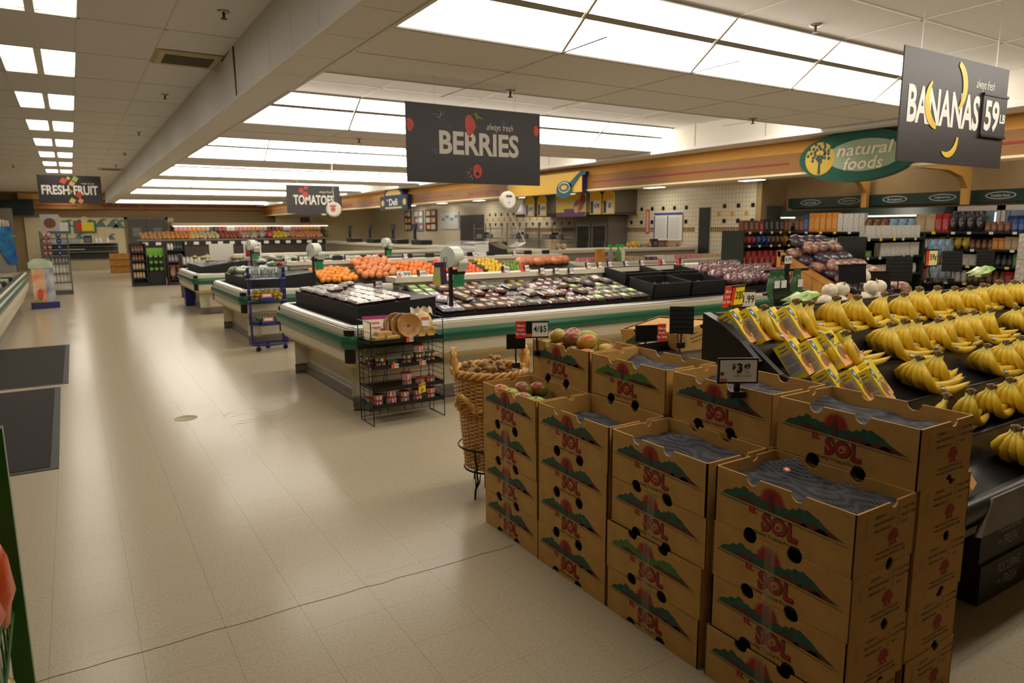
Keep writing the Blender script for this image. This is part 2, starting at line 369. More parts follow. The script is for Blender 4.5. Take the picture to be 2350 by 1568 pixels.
# ---- walls
wb = struct(B().box(-8, 15, 36, 36.2, 0, 3.5, TANW).build('wall_back'))
B().box(-1.6, 4.1, 35.93, 36, 0, 2.19, CREAM).build('cream_panel', wb)
B().box(-1.7, 12, 35.6, 35.9, 2.55, 2.95, FAST).build('fascia', wb); B().box(-1.7, 12, 35.55, 35.9, 2.95, 3.2, FASO).build('fascia_top', wb)
bt = B(); put(bt, 'quality seafood... guaranteed', .27, STR, FACE_MY(2.6, 35.595, 2.72), .01, .85)
bt.build('lettering', wb)
B().box(-1.1, .35, 35.59, 35.6, 2.68, 2.72, STR).build('red_stripe', wb); B().box(4.7, 9.5, 35.59, 35.6, 2.68, 2.72, STR).build('red_stripe', wb)
WAVE = M('wave_mosaic', (84, 122, 108), .35, var=.25, scale=30)
for (cx, cz, n, s) in ((.1, 1.95, 3, .34), (1.35, 1.95, 2, .4), (2.05, 1.9, 2, .42), (.5, 1.4, 1, .3), (1.7, 1.35, 1, .3)):
    b = B()
    for i in range(n):
        pts = [(-.5, -.35), (-.25, -.05), (0, .32), (.3, .42), (.52, .3), (.42, .22), (.3, .26), (.2, .12), (.32, -.1), (.5, -.35)]
        flat(b, [(x*s*1.3+i*s*1.15, y*s*1.2) for x, y in pts], WAVE, FACE_MY(cx-.2, 35.928, cz), .002)
    b.build('wave_mosaic', wb)
d1 = struct(B().box(2.2, 3.75, 35.9, 35.96, 0, 2.12, M('grey_door', (72, 68, 58), .4)).build('door_1'))
B().box(2.955, 2.975, 35.89, 35.9, 0, 2.12, INK).build('leaf_gap', d1)
for a in ((2.1, 2.2, 0, 2.22), (3.75, 3.85, 0, 2.22), (2.1, 3.85, 2.12, 2.22)): B().box(a[0], a[1], 35.86, 35.97, a[2], a[3], M('door_frame', (120, 106, 78), .5)).build('door_frame', d1)
for x in (2.55, 3.4): B().box(x-.17, x+.17, 35.885, 35.9, 1.35, 1.75, M('door_window', (128, 122, 108), .15)).build('window_pane', d1)
wr = struct(B().box(14.5, 14.7, -3, 11, 0, 3.5, TANW).build('wall_right'))
wt = struct(B().box(13.6, 14.7, 10.75, 10.9, 0, 3.5, TANW).build('wall_right_return'))
struct(B().box(8.4, 15, -3, 10.8, 3.3, 3.35, CEILM).build('ceiling_2'))
d2 = struct(B().box(13.75, 14.35, 10.71, 10.75, 0, 2.1, M('grey_door_2', (92, 86, 78), .45)).build('door_2'))
struct(B().box(-8.2, -8, -3, 36, 0, 3.5, TANW).build('wall_left'))
struct(B().box(-8, 15, -3.2, -3, 0, 3.5, TANW).build('wall_front'))
# ---- tiled kitchen behind the service counter
def tilemat(name, c, g, sc):
    m = bpy.data.materials.new(name); m.use_nodes = True; nt = m.node_tree; b = nt.nodes['Principled BSDF']
    ge = nt.nodes.new('ShaderNodeNewGeometry'); mp = nt.nodes.new('ShaderNodeMapping'); mp.inputs['Rotation'].default_value = (0, PI/2, PI/2) ; br = nt.nodes.new('ShaderNodeTexBrick')
    sx = nt.nodes.new('ShaderNodeSeparateXYZ'); cb = nt.nodes.new('ShaderNodeCombineXYZ'); ad = nt.nodes.new('ShaderNodeMath')
    L = nt.links.new; L(ge.outputs['Position'], sx.inputs[0]); L(sx.outputs[0], ad.inputs[0]); L(sx.outputs[1], ad.inputs[1]); L(ad.outputs[0], cb.inputs[0]); L(sx.outputs[2], cb.inputs[1])
    L(cb.outputs[0], br.inputs['Vector']); br.offset = 0; br.inputs['Scale'].default_value = 1; br.inputs['Brick Width'].default_value = sc; br.inputs['Row Height'].default_value = sc
    br.inputs['Mortar Size'].default_value = .006; br.inputs['Color1'].default_value = (*srgb(c), 1); br.inputs['Color2'].default_value = (*srgb(c), 1); br.inputs['Mortar'].default_value = (*srgb(g), 1)
    nt.nodes.remove(mp); L(br.outputs['Color'], b.inputs['Base Color']); b.inputs['Roughness'].default_value = .25; return m
KT = tilemat('white_wall_tile', (226, 216, 190), (186, 174, 148), .105)
wk = struct(B().box(13.6, 13.75, 10.905, 35.5, 0, 2.7, KT).build('wall_kitchen'))
struct(B().box(8.4, 13.7, 8.75, 36, 2.68, 2.74, CEILM).build('ceiling_3'))
struct(B().box(8.6, 13.6, 35.4, 35.55, 0, 2.7, CREAM).build('wall_deli_end'))
BT = M('black_tile', (28, 24, 24), .25); YT = M('amber_tile', (226, 158, 36), .25)
sq = {m: B().box(-.008, 0, -.05, .05, -.05, .05, m).mesh('accent_tile') for m in (BT, YT)}
for i in range(30):
    y = 10.98+i*.42
    if 12.2 < y < 12.75: continue
    ob('accent_tile', sq[BT], wk, (13.6, y, 2.12)); ob('accent_tile', sq[YT], wk, (13.6, y+.18, 1.93)); ob('accent_tile', sq[BT], wk, (13.6, y, 1.76))
chk = B()
for i in range(150):
    y = 10.85+i*.066
    if 12.2 < y < 12.75: continue
    chk.box(13.594, 13.6, y, y+.033, 1.58, 1.612, YT); chk.box(13.594, 13.6, y+.033, y+.066, 1.58, 1.612, BT)
    chk.box(13.594, 13.6, y, y+.033, 1.50, 1.532, YT); chk.box(13.594, 13.6, y+.033, y+.066, 1.50, 1.532, BT); chk.box(13.595, 13.6, y+.016, y+.05, 1.54, 1.572, BT)
stuff(chk.build('checker_border', wk))
d3 = struct(B().box(13.56, 13.6, 12.27, 12.6, 0, 2.1, M('dark_opening', (44, 42, 40), .6)).build('door_3'))
d4 = struct(B().box(13.55, 13.6, 23.6, 25.5, 0, 2.15, M('dark_grey_door', (66, 66, 68), .4)).build('door_4'))
kl = B()
def klight():
    t = thing('kitchen_light', 'x', 'ceiling light', group='lights over the kitchen')
    B().box(0, TL, 0, TW, .0, .034, MATS['troffer_white']).build('housing', t); B().add([(.03, .03, -.004), (TL-.03, .03, -.004), (TL-.03, TW-.03, -.004), (.03, TW-.03, -.004)], [(3, 2, 1, 0)], LENS).build('lens', t)
    return t
k0 = klight(); n = 0
for r, x in enumerate((9.6, 12.0)):
    for i in range(7):
        loc = (x, 9.4+i*3.1+(.9 if r else 0), 2.645); lb = 'flat ceiling light over the kitchen %s, %s from the tan wall' % (('counter side', 'tile wall side')[r], ORD[i])
        if n == 0: k0.location = loc; k0['label'] = lb
        else: dup(k0, loc, label=lb)
        n += 1
for i in range(9): dup(k0, (9.2+1.75*(i % 3), 1.8+3.1*(i//3), 3.262), label='added unseen ceiling light over the natural foods shelves, %s column, %s row' % (ORD[i % 3], ORD[i//3]), group='added lights over natural foods')  # unseen lights added to brighten the natural foods area
# ================================================================ FOREGROUND: cartons, mangoes, banana table
KRAFT = M('kraft_board', (190, 146, 76), .75, var=.07, scale=14, bump=.15, bscale=60)
KRAFTI = M('kraft_inside', (168, 126, 68), .8, var=.08, scale=10)
GRN = M('print_green', (38, 84, 66), .7, var=.15, scale=40); GRN2 = M('print_bright_green', (70, 118, 44), .7, var=.15, scale=40)
PRED = M('print_red', (158, 34, 26), .7); PBRN = M('print_brown', (92, 44, 28), .7); PDG = M('print_dark_green', (30, 62, 46), .7)
L_, D_, H_ = .515, .32, .2
def notched(w, h, cuts, r=.027):
    """rectangle outline centred in u, v from 0 to h; cuts = list of (u, top?)"""
    pts = [(-w/2, 0)]
    for u in sorted(c[0] for c in cuts if not c[1]):
        pts += [(u-r*math.cos(a), r*math.sin(a)) for a in [PI*i/8 for i in range(9)]]
    pts += [(w/2, 0), (w/2, h)]
    for u in sorted((c[0] for c in cuts if c[1]), reverse=True):
        pts += [(u+r*math.cos(a), h-r*math.sin(a)) for a in [PI*i/8 for i in range(9)]]
    return pts + [(-w/2, h)]
HOL = (-.105, .065)
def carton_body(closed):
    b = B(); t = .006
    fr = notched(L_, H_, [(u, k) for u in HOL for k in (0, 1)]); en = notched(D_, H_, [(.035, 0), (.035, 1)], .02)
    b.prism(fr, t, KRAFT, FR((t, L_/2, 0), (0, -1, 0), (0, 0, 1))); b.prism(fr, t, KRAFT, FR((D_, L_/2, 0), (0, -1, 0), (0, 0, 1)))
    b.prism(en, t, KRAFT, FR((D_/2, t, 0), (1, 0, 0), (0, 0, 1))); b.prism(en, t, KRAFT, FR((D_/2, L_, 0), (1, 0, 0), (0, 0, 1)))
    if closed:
        b.box(t, D_-t, t, L_-t, .0005, H_-.004, M('carton_inside_shade', (16, 11, 7), .95, spec=.1)); b.box(.03, D_-.03, .03, L_-.03, H_-.004, H_-.003, KRAFT)  # black filling paints the shade behind the round holes
    else: b.box(t, D_-t, t, L_-t, .0005, .008, MATS['carton_inside_shade'] if 'carton_inside_shade' in MATS else M('carton_inside_shade', (16, 11, 7), .95, spec=.1))
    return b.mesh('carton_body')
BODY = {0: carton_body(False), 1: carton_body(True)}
def front_prints(green):
    Tf = FR((0, L_/2, H_/2), (0, -1, 0), (0, 0, 1)); out = []
    hill = [(-.228, .012), (-.21, .03), (-.185, .036), (-.17, .05), (-.155, .047), (-.14, .063), (-.125, .058), (-.115, .049), (-.1, .052), (-.085, .044), (-.07, .047), (-.05, .04), (-.03, .043), (0, .04), (.02, .043), (.035, .038), (.05, .05), (.06, .046), (.07, .058), (.085, .055), (.1, .06), (.12, .05), (.14, .042), (.16, .028), (.18, .018), (.205, .008), (.228, .001)]
    b = B(); flat(b, hill, green, Tf, .0008); flat(b, [(-.236, .007), (.236, -.007), (.236, -.0085), (-.236, .0035)], green, Tf, .001)
    for cx, w in ((-.125, .045), (.055, .05), (.125, .05), (.165, .04)):
        flat(b, [(cx-w, .009-cx*.03), (cx-w*.6, .02-cx*.03), (cx-w*.2, .025-cx*.03), (cx+w*.3, .024-cx*.03), (cx+w*.8, .016-cx*.03), (cx+w, .006-cx*.03)], PBRN, Tf, .0012)
    out.append(('hill_print', b.mesh('hill_print')))
    b = B(); n = 19; pts = []
    for i in range(2*n+1):
        a = -.15+(PI+.3)*i/(2*n); r = .052 if i % 2 else .034; pts.append((-.028+r*math.cos(a), .042+r*math.sin(a)))
    flat(b, pts, PRED, Tf, .0016)
    flat(b, [(-.036, .008), (-.02, .008), (-.021, .032), (-.016, .05), (-.022, .055), (-.018, .062), (-.024, .07), (-.034, .068), (-.036, .06), (-.044, .048), (-.038, .03)], PBRN, Tf, .0022)
    out.append(('sun_print', b.mesh('sun_print')))
    b = B(); Ts = Tf @ Matrix.Translation((.004, -.035, 0))
    put(b, 'SOL', .076, PDG, Ts, .055, .98, off=.001); put(b, 'SOL', .072, PRED, Ts, .03, 1.03, off=.0018)
    for dx, w in ((-.055, .02), (.052, .03)): rect(b, dx-w/2, -.031, dx+w/2, -.026, PRED, Ts, .0019)
    disc(b, -.004, 0, .007, PRED, Ts, .002); disc(b, -.004, 0, .012, KRAFT, Ts, .0019)
    put(b, 'EL', .03, PRED, Tf @ Matrix.Translation((-.098, -.008, 0)), .04, 1.1)
    out.append(('red_lettering', b.mesh('red_lettering')))
    b = B(); put(b, 'Quality Tropical Products', .0165, PDG, Tf @ Matrix.Translation((-.004, -.077, 0)), .005, 1); out.append(('tagline', b.mesh('tagline')))
    return out
def end_prints():
    Te = FR((D_/2, 0, H_/2), (1, 0, 0), (0, 0, 1)); b = B()
    for i, s in enumerate(('BONIATO', 'MALANGA BLANCA', 'MALANGA LILA')):
        y = .068-.022*i; put(b, s, .0125, PDG, Te @ Matrix.Translation((-.055+.003*len(s), y, 0)), .01, 1)
        for q in ((-.118, y-.007, -.104, y-.006), (-.118, y+.006, -.104, y+.007), (-.118, y-.007, -.117, y+.007), (-.105, y-.007, -.104, y+.007)): rect(b, *q, PBRN, Te, .001)
    for i, s in enumerate(('WHITE YAME', 'YELLOW YAME', 'YUCA')):
        y = .068-.022*i; put(b, s, .0115, PDG, Te @ Matrix.Translation((.085+.003*len(s), y, 0)), .01, 1)
        for q in ((.056, y-.007, .07, y-.006), (.056, y+.006, .07, y+.007), (.056, y-.007, .057, y+.007), (.069, y-.007, .07, y+.007)): rect(b, *q, PBRN, Te, .001)
    put(b, 'FRESH QUALITY PRODUCE', .0125, PDG, Te @ Matrix.Translation((.03, -.052, 0)), .01, 1); put(b, 'WWW.ELSOLTROPICAL.COM', .0125, PDG, Te @ Matrix.Translation((.03, -.068, 0)), .01, 1)
    n = 15; pts = [(.04+(.034 if i % 2 else .024)*math.cos(-.1+(PI+.2)*i/(2*n)), -.018+(.034 if i % 2 else .024)*math.sin(-.1+(PI+.2)*i/(2*n))) for i in range(2*n+1)]
    flat(b, pts, PRED, Te, .001); put(b, 'SOL', .026, PRED, Te @ Matrix.Translation((.042, -.031, 0)), .04, .95)
    return b.mesh('end_print')
PF = front_prints(GRN); PF2 = front_prints(GRN2); PE = end_prints()
TAPE = M('clear_tape', (200, 185, 160), .12, alpha=.22, spec=.9); TAPE_ME = B(); rect(TAPE_ME, -.04, -.1, .0, .1, TAPE, FR((0, L_/2, H_/2), (0, -1, 0), (0, 0, 1)), .003); TAPE_ME = TAPE_ME.mesh('clear_tape')
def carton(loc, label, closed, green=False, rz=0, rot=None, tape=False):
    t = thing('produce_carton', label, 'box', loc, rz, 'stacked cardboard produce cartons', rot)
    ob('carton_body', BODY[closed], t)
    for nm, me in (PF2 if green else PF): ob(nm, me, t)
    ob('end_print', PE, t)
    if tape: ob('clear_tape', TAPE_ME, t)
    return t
FRONT = [(2.667, 'ginger basket end'), (2.14, 'second from the ginger basket'), (1.612, 'third from the ginger basket'), (1.068, 'nearest the camera')]
LEVEL = ['bottom', 'second from the floor', 'third from the floor', 'open top', 'fifth']
for s, (y, nm) in enumerate(FRONT):
    for k in range(4):
        st = ['at the basket end', 'second stack from the basket', 'third stack from the basket', 'corner stack nearest the camera'][s]
        carton((1.815+rnd.uniform(-.006, .008)+(.012 if s == 3 else 0), y+rnd.uniform(-.008, .008), .2*k+.0005), 'sun-print carton, %s, aisle row, %s' % (LEVEL[k], st), k < 3, green=(s == 2 and k == 1), tape=(s != 1 and k < 3), rz=rnd.uniform(-.008, .008))
for s, (y, nm) in enumerate([(2.705, ''), (2.16, ''), (1.605, ''), (1.075, '')]):
    for k in range(5):
        st = ['at the mango end', 'second from the mangoes', 'with the electronic price tag', 'nearest the camera'][s]
        lv = LEVEL[k] if k < 3 else ('fourth from the floor' if k == 3 else 'open top')
        carton((2.158+rnd.uniform(-.004, .006)+(.02 if k < 4 and s == 3 else 0), y+rnd.uniform(-.008, .008), .2*k+.0005), 'sun-print carton, %s, taller back row, %s' % (lv, st), k < 4, green=(s == 1 and k == 4), rz=rnd.uniform(-.008, .008))
# third row behind: two short stacks and one tilted carton
for s, (x, y) in enumerate(((2.52, 2.78), (2.86, 2.72))):
    for k in range(4): carton((x, y, .2*k+.0005), 'kraft carton %s in the %s hidden stack behind the mango cartons' % (LEVEL[k] if k < 3 else 'on top', ('left', 'right')[s]), True)
carton((2.85, 2.73, .835), 'tilted kraft carton lying askew behind the empty back row cartons', True, rot=(math.radians(-4), math.radians(-11), math.radians(-3)))
# ---- dark mesh liners inside open cartons
def linermat():
    m = bpy.data.materials.new('liner_mesh'); m.use_nodes = True; nt = m.node_tree; b = nt.nodes['Principled BSDF']; L = nt.links.new
    tc = nt.nodes.new('ShaderNodeTexCoord'); ck = nt.nodes.new('ShaderNodeTexVoronoi'); ck.inputs['Scale'].default_value = 115; ck.inputs['Randomness'].default_value = 0
    rp = nt.nodes.new('ShaderNodeValToRGB'); e = rp.color_ramp.elements; e[0].position = .2; e[1].position = .55; e[0].color = (*srgb((14, 14, 16)), 1); e[1].color = (*srgb((84, 83, 88)), 1)
    L(tc.outputs['Object'], ck.inputs['Vector']); L(ck.outputs['Distance'], rp.inputs['Fac']); L(rp.outputs['Color'], b.inputs['Base Color']); b.inputs['Roughness'].default_value = .9; b.inputs['Specular IOR Level'].default_value = .15
    bp = nt.nodes.new('ShaderNodeBump'); bp.inputs['Strength'].default_value = .5; bp.inputs['Distance'].default_value = .002; L(ck.outputs['Distance'], bp.inputs['Height']); L(bp.outputs['Normal'], b.inputs['Normal'])
    return m
LIN = linermat()
def liner(x, y, z, amp, label, seed, tip=0):
    r = random.Random(seed); ph = [r.uniform(0, 6) for _ in range(6)]
    def fn(u, v):
        h = amp*(math.sin(7*u+ph[0])*math.cos(5*v+ph[1])+.6*math.sin(13*v+ph[2]+3*u)+.4*math.sin(17*u+ph[3]))
        h += tip*(max(0, 1-(abs(u-.75-.3*(v-.7))/.16))*max(0, 1-abs(v-.72)/.3)+.7*max(0, 1-(abs(u-.9)/.12))*max(0, 1-abs(v-.38)/.14))
        e = .014
        return (x+e+u*(D_-2*e), y+e+v*(L_-2*e), z+h)
    b = B(); b.grid(26, 36, fn, LIN); b.grid(26, 36, lambda u, v: Vector(fn(1-u, v))-Vector((0, 0, .003)), LIN)
    tag(b.build('box_liner'), label, 'box liner', 'dark mesh liners in the cartons')
liner(1.815, 2.667, .70, .004, 'flat dark mesh liner under the six mangoes', 1)
liner(1.815, 2.14, .715, .008, 'dark mesh liner low in the aisle-side carton beside the six mangoes', 2)
liner(1.815, 1.612, .745, .010, 'dark mesh liner in the third aisle-side carton from the basket', 3, .02)
liner(1.827, 1.068, .765, .011, 'rumpled dark mesh liner in the corner carton nearest the camera', 4, .055)
liner(2.158, 2.16, .95, .010, 'dark mesh liner in the back row carton next to the mango pile', 5, .02)
liner(2.158, 1.605, .955, .011, 'dark mesh liner in the carton under the electronic price tag', 6)
liner(2.158, 1.075, .955, .010, 'dark mesh liner in the tall back row carton nearest the camera', 7)
pk = B(); q = Vector((2.0, 1.42, .80)); disc(pk, 0, 0, .012, P(222, 96, 40), FR(q, (.8, -.6, 0), (.5, .7, .3)), 0); disc(pk, 0, 0, .006, PAPER, FR(q, (.8, -.6, 0), (.5, .7, .3)), .001)
tag(pk.build('fruit_sticker'), 'round orange fruit sticker left on the rumpled liner', 'sticker')
# ---- mangoes
MG = [M('mango_skin_%d' % i, c1, .38, col2=c2, scale=11, lo=.42, hi=.6) for i, (c1, c2) in enumerate((((138, 150, 36), (166, 160, 40)), ((150, 152, 40), (186, 62, 40)), ((98, 116, 34), (146, 44, 28)), ((176, 156, 44), (196, 96, 40))))]
mgm = [B().ball((0, 0, 0), .046, .058, .044, m, 14, 10, fn=lambda d: 1+.06*d.y-.05*d.x*d.y).mesh('mango') for m in MG]
stk = B().lathe([(.0, .0006), (.008, .0006), (.0085, .0)], 12, P(60, 96, 170)).mesh('fruit_sticker')
stem = B().lathe([(.004, 0), (.003, .006)], 6, P(70, 50, 30)).mesh('stem_scar')
def mango(p, k, rot, lab, grp):
    t = thing('mango', lab, 'mango', p, 0, grp, rot); ob('skin', mgm[k], t); ob('stem_scar', stem, t, (0, .06, 0), (-PI/2, 0, 0))
    if rnd.random() < .6: ob('fruit_sticker', stk, t, (-.012, -.006, .0425), (-.1, -.25, 0))
for (u, v, dz, k) in ((.06, .43, 0, 3), (.06, .32, 0, 0), (.06, .21, 0, 1), (.065, .10, 0, 0), (.16, .36, .012, 2), (.24, .33, .01, 2)):
    mango((1.815+u, 2.667+v, .752+dz), k, (rnd.uniform(-.3, .3), rnd.uniform(-.3, .3), rnd.uniform(-1, 1)), 'green and red mango in the low carton beside the ginger basket', 'mangoes in the low carton')
n = 0
for lay, pts in enumerate(([(.06, .45), (.06, .33), (.06, .21), (.06, .10), (.15, .44), (.15, .32), (.15, .2), (.24, .42), (.24, .3), (.25, .17)], [(.10, .40), (.10, .27), (.19, .37), (.19, .24), (.11, .15)])):
    for (u, v) in pts:
        mango((2.158+u, 2.705+v, .955+.066*lay), (n*7+lay) % 4, (rnd.uniform(-.3, .3), rnd.uniform(-.3, .3), rnd.uniform(-1.5, 1.5)), 'ripe mango heaped in the full back carton under the four for five sign', 'mangoes in the full carton'); n += 1
B().box(2.17, 2.46, 2.72, 3.2, .86, .905, LIN).build('packing_pad')
tag(bpy.data.objects['packing_pad'], 'dark padding under the heaped mangoes in the full carton', 'box liner')
# ---- price signs on stems
def psign(c, w, h, label, front=True, red=False, price=None, tilt=0, foot=.1, yaw=None, base=None, fan=True, flip=False, ribs=True):
    """black ribbed holder facing the camera side, card, stem and clip"""
    ex = Vector((math.cos(yaw), math.sin(yaw), 0)) if yaw is not None else _rt.copy()
    t = thing('price_sign', label, 'price sign', c, 0, 'price signs on stems')
    ey = (Vector((0, 0, 1)) + ex.cross(Vector((0, 0, 1)))*(-tilt)).normalized()
    Tm = FR((0, 0, 0), ex, ey); b = B()
    b.box(-w/2, w/2, -h/2, h/2, -.006, 0, BLACKP, Tm)
    if not front and ribs:
        for i in range(6): b.box(-w/2, w/2, -h/2+h*(i+.15)/6, -h/2+h*(i+.5)/6, 0, .003, BLACKP, Tm)
    else:
        b.box(-w/2-.003, w/2+.003, h/2-.004, h/2+.004, -.006, .003, BLACKP, Tm); b.box(-w/2-.003, w/2+.003, -h/2-.004, -h/2+.004, -.006, .003, BLACKP, Tm)
    b.build('holder', t)
    if front and price:
        k = B(); card(k, Tm, w*.96, h*.92, price, BLACKP if base is None else RED, base or PAPER, ORANGE); k.build('price_card', t)
    if red:
        k = B(); x0, x1 = (-w/2-.058, -w/2-.002) if red > 0 else (w/2+.002, w/2+.05)
        k.box(x0, x1, -h/2-.004, h/2+.004, -.004, -.001, RED, Tm)
        if True:
            for i, s in enumerate(('More', 'fresh', 'for less')): put(k, s, h*.24, PAPER, Tm @ Matrix.Translation(((x0+x1)/2, h*.26-h*.26*i, 0)), .02 if i != 1 else .01, .9)
        k.build('red_tag', t)
    s = B(); s.tube([Tm @ Vector((0, -h/2+.01, -.008)), Tm @ Vector((0, -h/2-foot*.5, -.012)), (0, 0, -h/2-foot)], .0045, 6, BLACKP); s.build('stem', t)
    s = B(); s.box(-.02, .02, -.012, .012, -h/2-foot-.03, -h/2-foot, BLACKP); s.build('clip', t)
    return t
psign((2.152, 3.16, 1.062), .125, .088, 'four for five dollars price sign with red tag above the mango pile', price='4/$5', red=1, yaw=-.45, foot=.075)
psign((2.56, 2.72, 1.06), .125, .088, 'back of a black price sign with red tag behind the mangoes', front=False, red=-1, yaw=-.35, foot=.05)
psign((2.80, 2.70, 1.115), .13, .15, 'large ribbed black sign back leaning above the tilted carton', front=False, yaw=-.75, tilt=.2, foot=.05)
psign((2.12, 3.33, .975), .11, .09, 'back of a small black sign beside the ginger basket', front=False, yaw=-.4, foot=.08)
t = thing('electronic_price_tag', 'electronic tag reading three forty-nine each on the back row carton', 'price sign', (2.135, 1.755, 1.07))
Tm = FR((0, 0, 0), _rt, (0, 0, 1)); b = B(); b.box(-.078, .078, -.05, .05, -.012, 0, BLACKP, Tm); b.build('frame', t)
b = B(); rect(b, -.071, -.043, .071, .043, M('e_paper', (214, 210, 196), .5), Tm, .001); b.build('display', t)
b = B(); put(b, '3', .05, INK, Tm @ Matrix.Translation((.005, .01, .002)), .03, 1); put(b, '$', .026, INK, Tm @ Matrix.Translation((-.018, .018, .002)), .03, 1); put(b, '49', .026, INK, Tm @ Matrix.Translation((.033, .018, .002)), .03, 1)
put(b, '/ea.', .014, INK, Tm @ Matrix.Translation((.035, -.004, .002))); put(b, 'Golden Pineapple', .01, INK, Tm @ Matrix.Translation((.018, -.019, .002)))
rect(b, -.069, -.042, -.043, -.029, ORANGE, Tm, .002); rect(b, -.069, -.016, -.056, -.004, P(90, 60, 90), Tm, .002); b.build('print', t)
b = B(); b.tube([Tm @ Vector((0, -.045, -.006)), Tm @ Vector((0, -.085, -.01))], .012, 8, BLACKP); b.box(-.03, .03, -.105, -.08, -.03, .015, BLACKP, Tm); b.build('clip', t)
# ================================================================ banana table
TY = [2.3-.22*n for n in range(6)]; TZ = [1.2-.124*n for n in range(6)]; BX0, BX1 = 2.63, 6.6
BLK = M('black_moulded_tray', (30, 28, 28), .36, spec=.5, bump=.1, bscale=200)
tb = thing('banana_table', 'stepped black tray table holding the bananas beside the cartons', 'display table', (0, 0, 0))
for n in range(5):
    prof = [(TY[n]-.0, TZ[n]+.0), (TY[n]-.012, TZ[n]-.02), (TY[n]-.02, TZ[n]-.10), (TY[n]-.05, TZ[n]-.125), (TY[n+1]+.05, TZ[n+1]-.03), (TY[n+1]+.03, TZ[n+1]-.012), (TY[n+1]+.012, TZ[n+1]), (TY[n+1]-.004, TZ[n+1])]
    b = B(); N = len(prof); vs = [(BX0, y, z) for y, z in prof]+[(BX1, y, z) for y, z in prof]
    b.add(vs, [(i, i+N, i+1+N, i+1) for i in range(N-1)], BLK, True); b.build('tray_tier', tb)
b = B(); N = 12
roll = [(TY[5]-.004-.035*math.sin(PI*i/N), TZ[5]-.045+.045*math.cos(PI*i/N)) for i in range(N+1)]
b.add([(BX0, y, z) for y, z in roll]+[(BX1, y, z) for y, z in roll], [(i, i+N+1, i+2+N, i+1) for i in range(N)], BLK, True); b.build('front_roll', tb)
b = B(); out = [(TY[0]+.03, .95), (TY[0]+.03, 1.2)]
for n in range(6): out += [(TY[n], TZ[n])] if n == 0 else [(TY[n]+.05, TZ[n]+.02), (TY[n], TZ[n]+.01)]
out += [(TY[5]-.04, .5), (TY[5], .45)]
b.prism([(-y, z) for y, z in out], .03, BLK, FR((BX0+.0, 0, 0), (0, -1, 0), (0, 0, 1))); b.build('end_panel', tb)
b = B(); b.prism([(-2.33, 1.21), (-2.33, .98), (-2.1, .93), (-2.0, 1.02), (-2.1, 1.1), (-2.22, 1.17)], .05, BLK, FR((BX0-.02, 0, 0), (0, -1, 0), (0, 0, 1))); b.build('corner_bulge', tb)
B().box(BX0, BX1, TY[0]-.005, TY[0]+.025, 1.0, 1.205, BLK).build('back_rail', tb)
WOODG = M('grey_wood', (104, 96, 82), .6, var=.2, scale=8)
b = B(); b.hexa([(2.80, 1.14, .455), (BX1, 1.14, .455), (BX1, 1.165, .45), (2.80, 1.165, .45), (2.93, 1.165, .575), (BX1, 1.165, .575), (BX1, 1.19, .57), (2.93, 1.19, .57)], WOODG); b.build('front_board', tb)
B().box(2.66, BX1, 1.2, 2.28, .43, .46, WOODG).build('table_deck', tb)
for x in (2.7, 4.6, 6.5):
    for y in (1.26, 2.2): B().box(x-.03, x+.03, y-.03, y+.03, .0005, .43, BLACKP).build('leg', tb)
b = B(); b.box(BX0, BX1, 2.335, 2.85, .9, .93, BLK); b.build('rear_shelf', tb); B().box(BX0, BX1, 2.83, 2.86, .5, .98, BLK).build('rear_lip', tb)
B().box(BX0, BX1, 2.8, 2.83, .02, .9, BLACKP).build('rear_skirt', tb)
# black storage cartons under the front
DKC = M('black_carton', (52, 48, 48), .6); DKP = M('grey_print', (176, 166, 156), .7)
for i, (x0, x1, y0) in enumerate(((2.70, 3.02, 1.30), (3.15, 3.62, 1.27), (3.66, 4.1, 1.27))):
    for k in range(2):
        t = thing('storage_carton', 'black carton lettered focusing on fresh, %s, %s under the banana table' % (('lower', 'upper')[k], ('nearest the cardboard cartons', 'middle pair', 'far pair')[i]), 'box', (x0, y0+.012*k, .001+.181*k), 0, 'black cartons under the banana table')
        B().box(0, x1-x0, 0, .34, 0, .18, DKC).build('body', t)
        b = B(); Tq = FR(((x1-x0)*.56, 0, .09), (1, 0, 0), (0, 0, 1)); put(b, 'FOCUSING', .062, DKP, Tq @ Matrix.Translation((0, .036, 0)), 0, .7); put(b, 'ON', .03, DKP, Tq @ Matrix.Translation((-.085, -.025, 0)), 0, .8); put(b, 'FRESH', .068, DKP, Tq @ Matrix.Translation((.02, -.03, 0)), 0, .7); b.build('lettering', t)
